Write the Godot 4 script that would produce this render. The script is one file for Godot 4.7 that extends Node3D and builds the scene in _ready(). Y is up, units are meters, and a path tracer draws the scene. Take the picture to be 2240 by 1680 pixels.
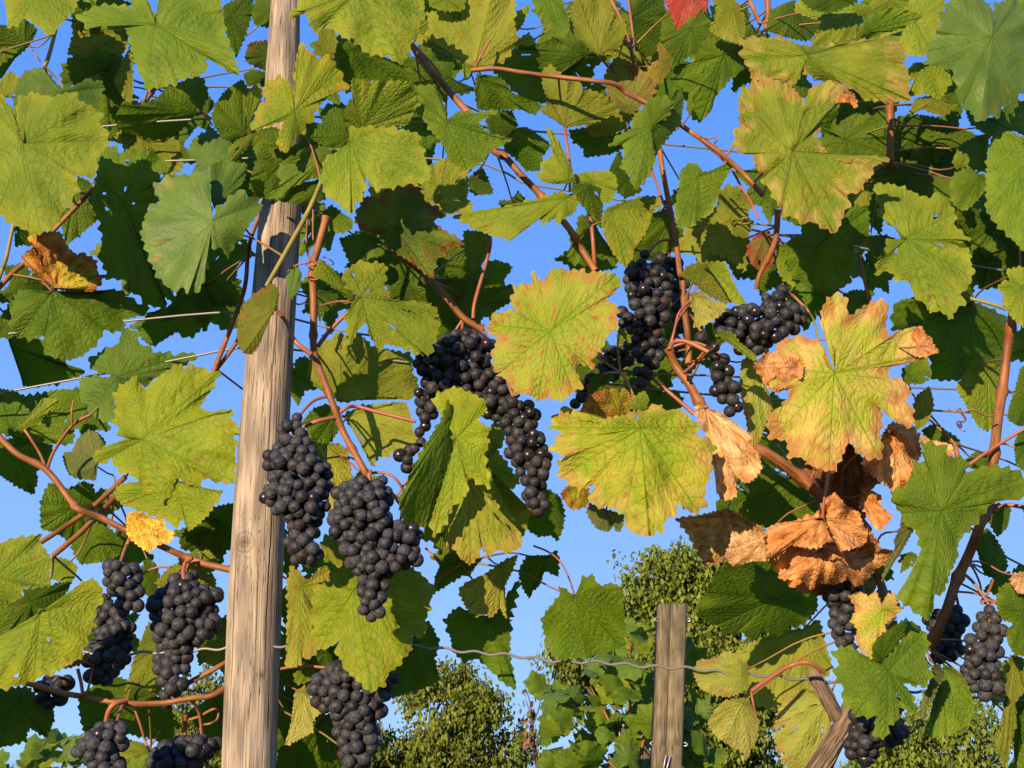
extends Node3D
# A vineyard row against the sky: tall post, trellis wires, grapevines with leaves, canes and grape bunches, and behind it a short post, a second vine and trees.
const FOCAL := 2510.0          # focal length of the view in picture units (2240 x 1680)
const PITCH := 18.5
var eye := Vector3(0, 1.5, 0)
var cp := cos(deg_to_rad(PITCH))
var sp := sin(deg_to_rad(PITCH))
var rng := RandomNumberGenerator.new()
var nz := {}
var M := {}
var KINDS := {}
var vines: Array = []
var taken := {}
var cane_pts := PackedVector3Array()
var cane_vine := PackedInt32Array()
var grape_mesh: Array = []
var grape_mat: Array = []
var leaf_no := 0


func at(px: float, py: float, d: float) -> Vector3:
	# a place d metres away (measured level) on the upright plane of the row that d stands for
	var ty := (840.0 - py) / FOCAL
	var deep := d * cp / (cp - ty * sp)
	return eye + Vector3((px - 1120.0) / FOCAL * deep, sp * deep + cp * ty * deep, -cp * deep + sp * ty * deep)


func numbered(called: String) -> String:
	var n: int = taken.get(called, 0)
	taken[called] = n + 1
	return called if n == 0 else "%s_%03d" % [called, n]


func tag(o: Node3D, label := "", category := "", group := "", kind := "") -> void:
	if label: o.set_meta("label", label)
	if category: o.set_meta("category", category)
	if group: o.set_meta("group", group)
	if kind: o.set_meta("kind", kind)


func thing(called: String, label: String, category: String, where: Vector3, group := "") -> Node3D:
	var o := Node3D.new()
	o.name = numbered(called)
	add_child(o)
	o.position = where
	tag(o, label, category, group)
	return o


func put(called: String, mesh: Mesh, mat: Material, parent: Node, where := Vector3.ZERO) -> MeshInstance3D:
	var o := MeshInstance3D.new()
	o.mesh = mesh
	o.material_override = mat
	o.name = called
	if parent == self:
		o.name = numbered(called)
		add_child(o)
		o.position = where
	else:
		var n: int = parent.get_meta("_n_" + called, 0)
		parent.set_meta("_n_" + called, n + 1)
		if n > 0: o.name = "%s_%03d" % [called, n]
		parent.add_child(o, true)
		o.position = where
	return o


func noise(key: String, freq: float, sd: int, kind := FastNoiseLite.TYPE_SIMPLEX_SMOOTH, oct := 2) -> FastNoiseLite:
	var f := FastNoiseLite.new()
	f.noise_type = kind
	f.frequency = freq
	f.seed = sd
	f.fractal_octaves = oct
	nz[key] = f
	return f


func mesh_from(v: PackedVector3Array, nrm: PackedVector3Array, uv: PackedVector2Array, col: PackedColorArray, idx: PackedInt32Array) -> ArrayMesh:
	var a := []
	a.resize(Mesh.ARRAY_MAX)
	a[Mesh.ARRAY_VERTEX] = v
	a[Mesh.ARRAY_NORMAL] = nrm
	if uv.size(): a[Mesh.ARRAY_TEX_UV] = uv
	if col.size(): a[Mesh.ARRAY_COLOR] = col
	a[Mesh.ARRAY_INDEX] = idx
	var m := ArrayMesh.new()
	m.add_surface_from_arrays(Mesh.PRIMITIVE_TRIANGLES, a)
	return m


# ---------------------------------------------------------------- textures
func lin(r: float, g: float, b: float) -> Color:
	return Color(clampf(r, 0, 1), clampf(g, 0, 1), clampf(b, 0, 1)).linear_to_srgb()


func stamp(f: PackedFloat32Array, n: int, x: float, y: float, r: float, amount: float) -> void:
	for j in range(maxi(0, int(y - r)), mini(n, int(y + r) + 2)):
		for i in range(maxi(0, int(x - r)), mini(n, int(x + r) + 2)):
			var k := 1.0 - Vector2(i - x, j - y).length() / r
			if k > 0.0:
				f[j * n + i] = maxf(f[j * n + i], k * amount)


func vein_line(narrow: PackedFloat32Array, wide: PackedFloat32Array, n: int, p: Vector2, q: Vector2, bend: float, w0: float, w1: float, hold := 1.0) -> void:
	var steps := int(p.distance_to(q) * n / 1.6) + 2
	var side := (q - p).orthogonal() * bend
	for s in steps:
		var t := float(s) / (steps - 1)
		var c := (p.lerp(q, t) + side * t * (1.0 - t)) * n
		var w := lerpf(w0, w1, t)
		stamp(narrow, n, c.x, c.y, w, hold)
		if s % 3 == 0:
			stamp(wide, n, c.x, c.y, w * 3.0 + 6.0, hold)


func make_leaf_textures() -> void:
	var n := 512
	var narrow := PackedFloat32Array()
	var wide := PackedFloat32Array()
	narrow.resize(n * n)
	wide.resize(n * n)
	var mid := Vector2(0.5, 0.5)
	for a in [0.0, 52.0, -52.0, 105.0, -105.0]:
		var dir := Vector2(sin(deg_to_rad(a)), -cos(deg_to_rad(a)))
		var long := 0.495
		vein_line(narrow, wide, n, mid, mid + dir * long, 0.0, 3.6, 1.4)
		for k in 7:
			var t := 0.12 + 0.125 * k
			for s in [-1.0, 1.0]:
				var d2: Vector2 = dir.rotated(s * deg_to_rad(46.0 + 4.0 * sin(k * 3.0 + a)))
				var p: Vector2 = mid + dir * long * (t + 0.03 * s)
				var reach := (0.30 if absf(a) > 100.0 and s * a > 0.0 else 0.20) * (1.0 - t * 0.72)
				vein_line(narrow, wide, n, p, p + d2 * reach, -0.22 * s, 2.0, 0.9, 0.85)
	var cell := noise("cell", 1.0 / 19.0, 5, FastNoiseLite.TYPE_CELLULAR)
	cell.cellular_return_type = FastNoiseLite.RETURN_DISTANCE2_SUB
	cell.fractal_type = FastNoiseLite.FRACTAL_NONE
	var big := noise("big", 1.0 / 90.0, 8)
	var fine := noise("fine", 1.0 / 7.0, 9)
	var h := Image.create(n, n, false, Image.FORMAT_RGB8)
	var soft := Image.create(n, n, false, Image.FORMAT_RGB8)
	var aut := Image.create(n, n, false, Image.FORMAT_RGB8)
	var pale := Image.create(n, n, false, Image.FORMAT_RGB8)
	var dry := Image.create(n, n, false, Image.FORMAT_RGB8)
	for y in n:
		for x in n:
			var v := minf(1.0, narrow[y * n + x] * 1.4)
			var w := wide[y * n + x]
			var c := clampf(cell.get_noise_2d(x, y) * 0.5 + 0.5, 0.0, 1.0)
			c = clampf((c - 0.0) * 2.2, 0.0, 1.0)
			var b := big.get_noise_2d(x, y)
			var f := fine.get_noise_2d(x, y)
			var e := clampf(0.40 * (1.0 - w) + 0.55 * sqrt(c) + 0.06 * f - 0.25 * v, 0.0, 1.0)
			h.set_pixel(x, y, Color(e, e, e))
			var lam := 0.86 + 0.10 * b + 0.07 * f + 0.07 * (c - 0.6)
			var k := clampf(v * 0.55 + w * 0.28, 0.0, 1.0)
			soft.set_pixel(x, y, lin(lam * (1.0 - 0.42 * k), lam * (1.0 - 0.20 * k), lam * (1.0 - 0.3 * k)))
			k = clampf(v * 0.90 + w * w * 0.26 + 0.45 * maxf(0.0, b), 0.0, 1.0)
			lam = 0.9 + 0.08 * f + 0.10 * (c - 0.5)
			aut.set_pixel(x, y, lin(lam * (1.0 - 0.48 * k), lam * (1.0 - 0.20 * k), lam * (1.0 - 0.66 * k)))
			lam = 0.80 + 0.12 * b + 0.06 * f + 0.06 * (c - 0.6)
			k = v * 0.75
			pale.set_pixel(x, y, lin(lerpf(lam, 1.0, k), lerpf(lam, 0.97, k), lerpf(lam, 0.95, k)))
			lam = 0.80 + 0.30 * b + 0.22 * f + 0.10 * (c - 0.5) - 0.25 * v
			dry.set_pixel(x, y, lin(lam, lam * (0.93 + 0.15 * b), lam * (0.88 + 0.25 * b)))
	var make := func(im: Image) -> ImageTexture: return ImageTexture.create_from_image(im)
	var th: ImageTexture = make.call(h)
	for row in [["soft", make.call(soft), 0.52, 0.30, 0.15, 0.90], ["gloss", make.call(pale), 0.5, 0.34, 0.05, 0.30], ["aut", make.call(aut), 0.6, 0.25, 0.17, 0.90], ["pale", make.call(pale), 0.75, 0.2, -0.16, 0.90], ["dry", make.call(dry), 0.8, 0.2, 0.16, 0.20]]:
		var m := StandardMaterial3D.new()
		m.resource_name = "leaf_" + row[0]
		m.albedo_texture = row[1]
		m.vertex_color_use_as_albedo = true
		m.roughness = row[2]
		m.metallic_specular = row[3]
		m.heightmap_enabled = true
		m.heightmap_texture = th
		m.heightmap_scale = absf(row[4])
		m.heightmap_flip_texture = row[4] < 0.0
		m.backlight_enabled = true
		m.backlight = Color(row[5] * 1.0, row[5] * 1.0, row[5] * 0.55).linear_to_srgb()
		m.cull_mode = BaseMaterial3D.CULL_DISABLED
		M[row[0]] = m


func wood_texture(w: int, hgt: int, sd: int, ca: Color, cb: Color, crack: float, knots: Array) -> Array:
	var g := noise("g", 1.0, sd)
	var c := noise("c", 1.0, sd + 3)
	var b := noise("b", 1.0, sd + 7)
	var im := Image.create(w, hgt, false, Image.FORMAT_RGB8)
	var hm := Image.create(w, hgt, false, Image.FORMAT_RGB8)
	for y in hgt:
		for x in w:
			var th := TAU * x / w
			var yy := float(y)
			var ox := 0.0
			var dark := 0.0
			for k in knots:
				var dx := wrapf(float(x) - k[0], -w / 2.0, w / 2.0)
				var dy := yy - float(k[1])
				var r := sqrt(dx * dx * 0.25 + dy * dy) / float(k[2])
				if r < 4.5:
					ox += signf(dx) * exp(-r * 0.9) * float(k[2]) * 0.10
					if r < 1.0: dark = maxf(dark, 0.55 * (1.0 - r * r) + 0.35 * (0.5 + 0.5 * sin(r * 15.0)) * (1.0 - r))
					elif r < 1.3: dark = maxf(dark, 0.5 * (1.3 - r) / 0.3)
			var cx := cos(th + ox * 0.1) * w * 0.16
			var cy := sin(th + ox * 0.1) * w * 0.16
			var grain := g.get_noise_3d(cx * 0.16, cy * 0.16, yy * 0.0035) * 0.55 + g.get_noise_3d(cx * 0.42, cy * 0.42, yy * 0.006 + 50.0) * 0.45
			var tone := b.get_noise_3d(cx * 0.035, cy * 0.035, yy * 0.010)
			var wave := sin((cx * 0.35 + yy * 0.09) + 5.0 * b.get_noise_3d(cx * 0.05, cy * 0.05, yy * 0.006)) * 0.5
			var cr := 1.0 - absf(c.get_noise_3d(cx * 0.22, cy * 0.22, yy * 0.0035)) * 14.0
			cr = clampf(cr, 0.0, 1.0) * clampf(0.35 + 2.0 * c.get_noise_3d(cx * 0.1 + 90.0, cy * 0.1, yy * 0.006), 0.0, 1.0)
			var k2 := clampf(0.5 + 0.95 * tone + 0.35 * grain, 0.0, 1.0)
			var col := ca.lerp(cb, k2) * (0.95 + 0.09 * grain + 0.08 * wave)
			col = col.lerp(Color(0.06, 0.04, 0.025), clampf(cr * crack + dark * 1.05, 0.0, 0.9))
			im.set_pixel(x, y, lin(col.r, col.g, col.b))
			var e := clampf(0.6 + 0.25 * grain - 0.6 * cr - 0.3 * dark, 0.0, 1.0)
			hm.set_pixel(x, y, Color(e, e, e))
	# long drying cracks
	var rr := RandomNumberGenerator.new()
	rr.seed = sd * 5 + 1
	for k in int(w * 0.16 * crack):
		var x := rr.randf() * w
		var y0 := rr.randf_range(-0.1, 0.9) * hgt
		var long := rr.randf_range(0.04, 0.30) * hgt
		var deep := rr.randf_range(0.35, 1.0)
		for i in int(long):
			var y := int(y0) + i
			x += rr.randf_range(-0.32, 0.32)
			if y < 0 or y >= hgt: continue
			var f := deep * sin(PI * i / long)
			for dx in [-2, -1, 0, 1, 2]:
				var q: float = f * [0.9, 0.62, 0.2][absi(dx)]
				var xx := posmod(int(x) + dx, w)
				im.set_pixel(xx, y, im.get_pixel(xx, y).lerp(Color(0.20, 0.15, 0.11), q))
				hm.set_pixel(xx, y, hm.get_pixel(xx, y).lerp(Color.BLACK, q))
	return [ImageTexture.create_from_image(im), ImageTexture.create_from_image(hm)]


func plain_mat(called: String, c: Color, rough: float, spec := 0.3, vc := false) -> StandardMaterial3D:
	var m := StandardMaterial3D.new()
	m.resource_name = called
	m.albedo_color = c.linear_to_srgb()
	m.roughness = rough
	m.metallic_specular = spec
	m.vertex_color_use_as_albedo = vc
	M[called] = m
	return m


func make_materials() -> void:
	make_leaf_textures()
	for row in [["cane", 0.5, 0.35], ["shoot", 0.5, 0.35], ["stalk", 0.45, 0.4], ["bark", 0.9, 0.15]]:
		var m := plain_mat(row[0], Color.WHITE, row[1], row[2], true)
		if row[0] in ["bark", "cane"]:
			var t := wood_texture(64, 512, 71, Color(0.62, 0.6, 0.58), Color(1, 1, 1), 0.75 if row[0] == "bark" else 0.4, [])
			m.albedo_texture = t[0]
			m.heightmap_enabled = true
			m.heightmap_texture = t[1]
			m.heightmap_scale = 0.35 if row[0] == "bark" else 0.05
	plain_mat("wire", Color(0.21, 0.195, 0.18), 0.5, 0.4).metallic = 0.4
	var w := wood_texture(384, 1536, 11, Color(0.19, 0.150, 0.122), Color(0.42, 0.325, 0.245), 0.9, [[77, 1072, 11], [130, 1224, 5], [60, 520, 6], [230, 800, 10]])
	var post := plain_mat("post_wood", Color.WHITE, 0.8, 0.2)
	post.albedo_texture = w[0]
	post.heightmap_enabled = true
	post.heightmap_texture = w[1]
	post.heightmap_scale = 0.18
	w = wood_texture(192, 512, 31, Color(0.105, 0.085, 0.058), Color(0.20, 0.155, 0.095), 0.85, [])
	post = plain_mat("short_post_wood", Color.WHITE, 0.85, 0.2)
	post.albedo_texture = w[0]
	post.heightmap_enabled = true
	post.heightmap_texture = w[1]
	post.heightmap_scale = 0.2
	# grapes: waxy bloom over near-black skin, in four degrees
	var i := 0
	for row in [[Color(0.013, 0.012, 0.015), Color(0.050, 0.049, 0.058), 0.55, 0.35], [Color(0.018, 0.017, 0.020), Color(0.062, 0.060, 0.070), 0.62, 0.3], [Color(0.007, 0.006, 0.008), Color(0.034, 0.032, 0.040), 0.55, 0.35], [Color(0.007, 0.004, 0.006), Color(0.026, 0.020, 0.024), 0.30, 0.45], [Color(0.018, 0.009, 0.011), Color(0.055, 0.036, 0.040), 0.6, 0.3]]:
		var f := FastNoiseLite.new()
		f.noise_type = FastNoiseLite.TYPE_SIMPLEX
		f.frequency = 0.016
		f.fractal_octaves = 4
		f.seed = 40 + i
		var ramp := Gradient.new()
		ramp.offsets = PackedFloat32Array([0.25, 0.5, 0.75])
		ramp.colors = PackedColorArray([row[0].linear_to_srgb(), row[0].lerp(row[1], 0.65).linear_to_srgb(), row[1].linear_to_srgb()])
		var t := NoiseTexture2D.new()
		t.width = 256
		t.height = 256
		t.seamless = true
		t.noise = f
		t.color_ramp = ramp
		var m := plain_mat("grape_skin_%d" % i, Color.WHITE, row[2], row[3], true)
		m.albedo_texture = t
		m.uv1_triplanar = true
		m.uv1_scale = Vector3(0.35, 0.35, 0.35)
		grape_mat.append(m)
		i += 1
	plain_mat("grape_stem", Color(0.20, 0.07, 0.03), 0.6)
	plain_mat("cut_wood", Color(0.65, 0.5, 0.32), 0.8)
	plain_mat("metal", Color(0.34, 0.33, 0.32), 0.4, 0.5).metallic = 0.7
	plain_mat("tree_leaf", Color(1, 1, 1), 0.5, 0.35, true).backlight_enabled = true
	M.tree_leaf.backlight = Color(0.3, 0.3, 0.15).linear_to_srgb()
	M.tree_leaf.cull_mode = BaseMaterial3D.CULL_DISABLED
	plain_mat("tree_bark", Color(0.10, 0.075, 0.055), 0.9, 0.15)
	plain_mat("turf", Color(0.055, 0.075, 0.02), 0.95, 0.1)
	# leaf kinds: [texture, colour, second colour, margin colour, margin amount, spot colour, spot amount, waviness, droop, tilt]
	var G := Color(0.120, 0.195, 0.012)
	var Y := Color(0.275, 0.325, 0.024)
	var brown := Color(0.30, 0.10, 0.025)
	var red := Color(0.34, 0.045, 0.025)
	var cream := Color(0.62, 0.42, 0.13)
	KINDS = {
		"green": ["soft", G, Color(0.165, 0.245, 0.016), Y, 0.3, brown, 0.0, 0.05, 0.10],
		"sage": ["gloss", Color(0.066, 0.122, 0.012), Color(0.094, 0.152, 0.018), G, 0.1, brown, 0.0, 0.06, 0.12],
		"sagey": ["soft", Color(0.115, 0.195, 0.025), Color(0.155, 0.245, 0.030), G, 0.1, brown, 0.08, 0.05, 0.08],
		"yg": ["soft", Color(0.195, 0.268, 0.018), Y, Color(0.35, 0.34, 0.03), 0.45, brown, 0.04, 0.06, 0.10],
		"ygb": ["soft", Color(0.245, 0.315, 0.016), Color(0.30, 0.355, 0.018), Color(0.38, 0.35, 0.025), 0.45, Color(0.36, 0.15, 0.03), 0.18, 0.05, 0.08],
		"ygy": ["soft", Color(0.175, 0.245, 0.014), Color(0.270, 0.305, 0.020), Color(0.44, 0.37, 0.03), 0.6, brown, 0.12, 0.07, 0.10],
		"ygc": ["soft", Color(0.225, 0.290, 0.020), Color(0.32, 0.345, 0.028), Color(0.60, 0.44, 0.11), 0.85, brown, 0.18, 0.07, 0.12],
		"mid": ["soft", Color(0.105, 0.175, 0.009), Color(0.150, 0.225, 0.011), G, 0.3, brown, 0.02, 0.06, 0.10],
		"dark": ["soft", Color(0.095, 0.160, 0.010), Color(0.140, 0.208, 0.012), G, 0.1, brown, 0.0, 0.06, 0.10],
		"under": ["pale", Color(0.235, 0.265, 0.030), Color(0.310, 0.320, 0.045), Color(0.32, 0.29, 0.04), 0.3, brown, 0.04, 0.08, -0.08],
		"underg": ["pale", Color(0.180, 0.200, 0.060), Color(0.225, 0.235, 0.075), G, 0.2, brown, 0.08, 0.06, -0.06],
		"underr": ["pale", Color(0.215, 0.235, 0.040), Color(0.265, 0.255, 0.055), Color(0.30, 0.16, 0.06), 0.4, red, 0.42, 0.08, -0.08],
		"redge": ["soft", Color(0.095, 0.145, 0.015), Color(0.200, 0.245, 0.020), Color(0.24, 0.04, 0.02), 0.6, red, 0.22, 0.06, 0.10],
		"rim": ["pale", Color(0.170, 0.205, 0.022), Color(0.225, 0.240, 0.035), Color(0.34, 0.12, 0.04), 0.42, red, 0.10, 0.05, 0.04],
		"red": ["aut", Color(0.50, 0.055, 0.040), Color(0.55, 0.10, 0.075), Color(0.48, 0.02, 0.03), 0.6, Color(0.55, 0.22, 0.12), 0.35, 0.05, 0.05],
		"redv": ["pale", Color(0.22, 0.22, 0.06), Color(0.42, 0.08, 0.06), Color(0.40, 0.06, 0.04), 0.5, red, 0.5, 0.06, 0.05],
		"orange": ["soft", Color(0.21, 0.24, 0.02), Color(0.46, 0.22, 0.04), Color(0.46, 0.28, 0.05), 0.5, brown, 0.25, 0.06, 0.10],
		"yellow": ["dry", Color(0.68, 0.42, 0.055), Color(0.72, 0.47, 0.08), Color(0.68, 0.40, 0.05), 0.4, brown, 0.16, 0.05, 0.08],
		"ylw": ["soft", Color(0.30, 0.31, 0.03), Color(0.42, 0.37, 0.045), Color(0.50, 0.36, 0.06), 0.5, brown, 0.2, 0.07, 0.10],
		"ylws": ["soft", Color(0.29, 0.32, 0.024), Color(0.40, 0.38, 0.045), Color(0.50, 0.36, 0.06), 0.52, Color(0.46, 0.15, 0.06), 0.30, 0.07, 0.08],
		"palyel": ["pale", Color(0.48, 0.46, 0.09), Color(0.54, 0.50, 0.13), Color(0.54, 0.40, 0.10), 0.5, brown, 0.10, 0.06, 0.06],
		"pale": ["pale", Color(0.36, 0.40, 0.065), Color(0.44, 0.44, 0.09), Color(0.54, 0.32, 0.12), 0.55, brown, 0.06, 0.06, 0.05],
		"autumn": ["aut", Color(0.46, 0.46, 0.050), Color(0.76, 0.50, 0.15), Color(0.54, 0.20, 0.07), 0.9, Color(0.62, 0.32, 0.10), 0.20, 0.07, 0.06],
		"autyel": ["aut", Color(0.33, 0.385, 0.026), Color(0.48, 0.43, 0.050), Color(0.66, 0.46, 0.12), 0.66, Color(0.50, 0.18, 0.05), 0.24, 0.08, 0.08],
		"autspot": ["aut", Color(0.33, 0.385, 0.030), Color(0.42, 0.43, 0.055), Color(0.56, 0.30, 0.09), 0.54, Color(0.56, 0.12, 0.06), 0.34, 0.07, 0.08],
		"dry": ["dry", Color(0.55, 0.235, 0.075), Color(0.68, 0.35, 0.145), Color(0.54, 0.20, 0.055), 0.5, brown, 0.25, 0.46, 0.05],
		"drypale": ["dry", Color(0.70, 0.42, 0.20), Color(0.78, 0.52, 0.27), Color(0.64, 0.30, 0.12), 0.6, brown, 0.25, 0.14, 0.05],
		"drymix": ["dry", Color(0.36, 0.33, 0.035), Color(0.46, 0.19, 0.055), Color(0.50, 0.18, 0.05), 0.8, brown, 0.35, 0.24, 0.05],
		"drydark": ["dry", Color(0.15, 0.07, 0.03), Color(0.20, 0.09, 0.03), brown, 0.5, brown, 0.3, 0.15, 0.05],
		"tan": ["dry", Color(0.44, 0.30, 0.11), Color(0.50, 0.34, 0.13), Color(0.45, 0.20, 0.08), 0.5, Color(0.24, 0.08, 0.03), 0.40, 0.05, 0.05],
	}


# ---------------------------------------------------------------- leaves
func curved(p: PackedVector2Array, step: float) -> PackedVector2Array:
	# a closed outline through the points, gently rounded between them
	var out := PackedVector2Array()
	var n := p.size()
	for i in n:
		var a := p[(i + n - 1) % n]
		var b := p[i]
		var c := p[(i + 1) % n]
		var d := p[(i + 2) % n]
		var k := maxi(1, int(b.distance_to(c) / step))
		var m1 := (c - a) * 0.17
		var m2 := (d - b) * 0.17
		var most := b.distance_to(c) * 0.6
		m1 = m1.limit_length(most)
		m2 = m2.limit_length(most)
		for s in k:
			var t := float(s) / k
			var t2 := t * t
			var t3 := t2 * t
			out.append(b * (2 * t3 - 3 * t2 + 1) + m1 * (t3 - 2 * t2 + t) + c * (-2 * t3 + 3 * t2) + m2 * (t3 - t2))
	return out


var brownish := Color(0.20, 0.09, 0.03)


func leaf_mesh(kind: Array, d: float, gx: float, gy: float, j: Vector2, outline: PackedVector2Array, flat: bool, bul: float, sd: int) -> ArrayMesh:
	# outline in picture units, its first point the tip of the leaf; the sheet is shaped by tilt, droop, bulges between the veins and waves
	var area := 0.0
	var peri := 0.0
	for i in outline.size():
		var a := outline[i]
		var b := outline[(i + 1) % outline.size()]
		area += a.cross(b)
		peri += a.distance_to(b)
	var pts := outline
	if area < 0.0:
		pts = PackedVector2Array()
		pts.append(outline[0])
		for i in range(outline.size() - 1, 0, -1): pts.append(outline[i])
	var r2 := RandomNumberGenerator.new()
	r2.seed = sd * 7919 + 13
	var tooth := clampf(peri / 46.0, 8.0, 19.0)
	var ring := curved(pts, tooth / 5.0)
	var n := ring.size()
	# teeth
	var toothed := PackedVector2Array()
	var ph := 0.0
	var amp := r2.randf_range(0.5, 1.1)
	var length := tooth * r2.randf_range(0.75, 1.25)
	for i in n:
		var p := ring[i]
		var t := (ring[(i + 1) % n] - ring[(i + n - 1) % n]).normalized()
		var out := Vector2(t.y, -t.x)
		ph += p.distance_to(ring[(i + 1) % n]) / length
		if ph >= 1.0:
			ph -= 1.0
			length = tooth * (r2.randf_range(0.55, 1.0) if r2.randf() < 0.5 else r2.randf_range(1.0, 1.9))
			amp = clampf(length / tooth, 0.6, 1.5) * r2.randf_range(0.55, 1.1)
		var s := ph / 0.62 if ph < 0.62 else (1.0 - ph) / 0.38
		var bend := (p - ring[(i + n - 4) % n]).cross(ring[(i + 4) % n] - p) / maxf(tooth * tooth, 1.0)
		toothed.append(p + out * tooth * 0.52 * amp * (s - 0.40) * clampf(1.0 + bend * 2.2, 0.12, 1.0))
	var px := d / FOCAL
	var size := 0.0
	for p in toothed: size += p.distance_to(j)
	size = size / n * px
	# where the side veins run: to the lobes
	var tip := (pts[0] - j).angle()
	var best1 := {-1: [0.0, 52.0], 1: [0.0, 52.0]}
	var best2 := {-1: [0.0, 105.0], 1: [0.0, 105.0]}
	var ang := PackedFloat32Array()
	for p in ring:
		var a := rad_to_deg(wrapf((p - j).angle() - tip, -PI, PI))
		ang.append(a)
		var s := 1 if a >= 0 else -1
		var r := p.distance_to(j)
		if absf(a) > 30 and absf(a) < 82 and r > best1[s][0]: best1[s] = [r, absf(a)]
		if absf(a) >= 86 and absf(a) < 150 and r > best2[s][0]: best2[s] = [r, absf(a)]
	var rings := clampi(int(size / px / 11.0), 7, 20)
	var wave: float = kind[7]
	var droop: float = kind[8]
	var crumple := wave > 0.11
	var under: bool = kind[0] == "pale"
	var c0: Color = kind[1]
	var c1: Color = kind[2]
	var ce: Color = kind[3]
	var ae: float = kind[4]
	var cs: Color = kind[5]
	var as_: float = kind[6]
	var fold := r2.randf_range(-0.05, 0.28) if not flat else 0.22
	var across := Vector2.from_angle(tip + PI / 2.0)
	var holes := sd % 6 == 0 and not flat
	var gone := PackedByteArray()
	var tone := r2.randf_range(0.98, 1.26)
	var hue := r2.randf_range(-0.3, 0.3)
	var nw: FastNoiseLite = nz.wave
	var nb: FastNoiseLite = nz.blot
	var ns: FastNoiseLite = nz.spot
	var off := Vector2(sd * 137.0, sd * 71.0)
	var v := PackedVector3Array()
	var uv := PackedVector2Array()
	var col := PackedColorArray()
	var idx := PackedInt32Array()
	var origin := at(j.x, j.y, d)
	for i in n:
		var a := ang[i]
		var s := 1 if a >= 0 else -1
		var a1: float = best1[s][1]
		var a2: float = maxf(best2[s][1], a1 + 20.0)
		var x := absf(a)
		var w := x / a1 * 52.0 if x < a1 else (52.0 + (x - a1) / (a2 - a1) * 53.0 if x < a2 else 105.0 + (x - a2) / maxf(180.0 - a2, 5.0) * 75.0)
		var near := minf(minf(absf(w), absf(w - 52.0)), absf(w - 105.0))
		var puff := smoothstep(0.0, 26.0, near)
		var wr := deg_to_rad(w * s)
		var edge_amp := 0.6 + 0.7 * nw.get_noise_2d(i * 6.0 + off.x, off.y)
		for k in range(1, rings + 1):
			var rho := float(k) / rings
			var q := j.lerp(ring[i].lerp(toothed[i], clampf((rho - 0.8) * 5.0, 0.0, 1.0)), rho)
			var lx := (q.x - j.x) * px
			var ly := (j.y - q.y) * px
			var o := gx * lx + gy * ly
			var bump := 0.062 * size * bul * puff * rho * (1.0 - 0.45 * rho)
			o += bump if under else -bump
			o += fold * absf((q - j).dot(across)) * px
			o += droop * 1.4 * size * edge_amp * rho * rho
			o += wave * size * rho * 2.2 * nw.get_noise_2d(q.x + off.x, q.y + off.y)
			if crumple: o += wave * size * 0.55 * nw.get_noise_2d(q.x * 3.1 + off.x, q.y * 3.1 + off.y)
			v.append(Vector3(lx, ly, -o) if flat else at(q.x, q.y, d + o) - origin)
			uv.append(Vector2(0.5 + 0.5 * rho * sin(wr), 0.5 - 0.5 * rho * cos(wr)))
			var m := clampf(0.5 + hue + 1.2 * nb.get_noise_2d(q.x * 0.7 + off.x, q.y * 0.7 + off.y) + (rho - 0.5) * (0.9 if kind[0] == "aut" else 0.2), 0.0, 1.0)
			var c := c0.lerp(c1, m)
			var blot := nb.get_noise_2d(q.x * 1.6 + off.x + 500.0, q.y * 1.6 + off.y)
			var e := smoothstep(0.76, 1.02, rho + 0.36 * blot) * ae
			c = c.lerp(ce, e)
			var sn := ns.get_noise_2d(q.x + off.x, q.y + off.y)
			c = c.lerp(cs, smoothstep(0.74 - as_ * 0.75, 0.82 - as_ * 0.75, sn + 0.12 * rho) * 0.8)
			if ae > 0.5: c = c.lerp(cs.darkened(0.1), smoothstep(0.93, 1.03, rho + 0.30 * blot) * (ae - 0.3))
			var hn := ns.get_noise_2d(q.x * 0.75 + off.y + 900.0, q.y * 0.75 + off.x) if holes else 0.0
			gone.append(1 if hn > 0.70 else 0)
			if hn > 0.60: c = c.lerp(brownish, 0.7)
			col.append(Color(c.r * tone, c.g * tone, c.b * tone))
	gone.append(0)
	var centre := v.size()
	v.append(Vector3.ZERO)
	uv.append(Vector2(0.5, 0.5))
	col.append(c0)
	var nrm := PackedVector3Array()
	nrm.resize(v.size())
	for i in n:
		var i2 := (i + 1) % n
		for k in rings:
			var a := i * rings + k
			var b := i2 * rings + k
			if k == 0:
				idx.append_array([centre, a, b])
			elif not gone[a] and not gone[b]:
				idx.append_array([a - 1, a, b, a - 1, b, b - 1])
	var t := 0
	while t < idx.size():
		var p0 := v[idx[t]]
		var f := (v[idx[t + 2]] - p0).cross(v[idx[t + 1]] - p0)
		nrm[idx[t]] += f
		nrm[idx[t + 1]] += f
		nrm[idx[t + 2]] += f
		t += 3
	for i in nrm.size(): nrm[i] = nrm[i].normalized() if nrm[i].length_squared() > 0.0 else Vector3.BACK
	return mesh_from(v, nrm, uv, col, idx)


func vine_of(px: float) -> int:
	return 0 if px < 560.0 else (1 if px < 1500.0 else 2)


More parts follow.
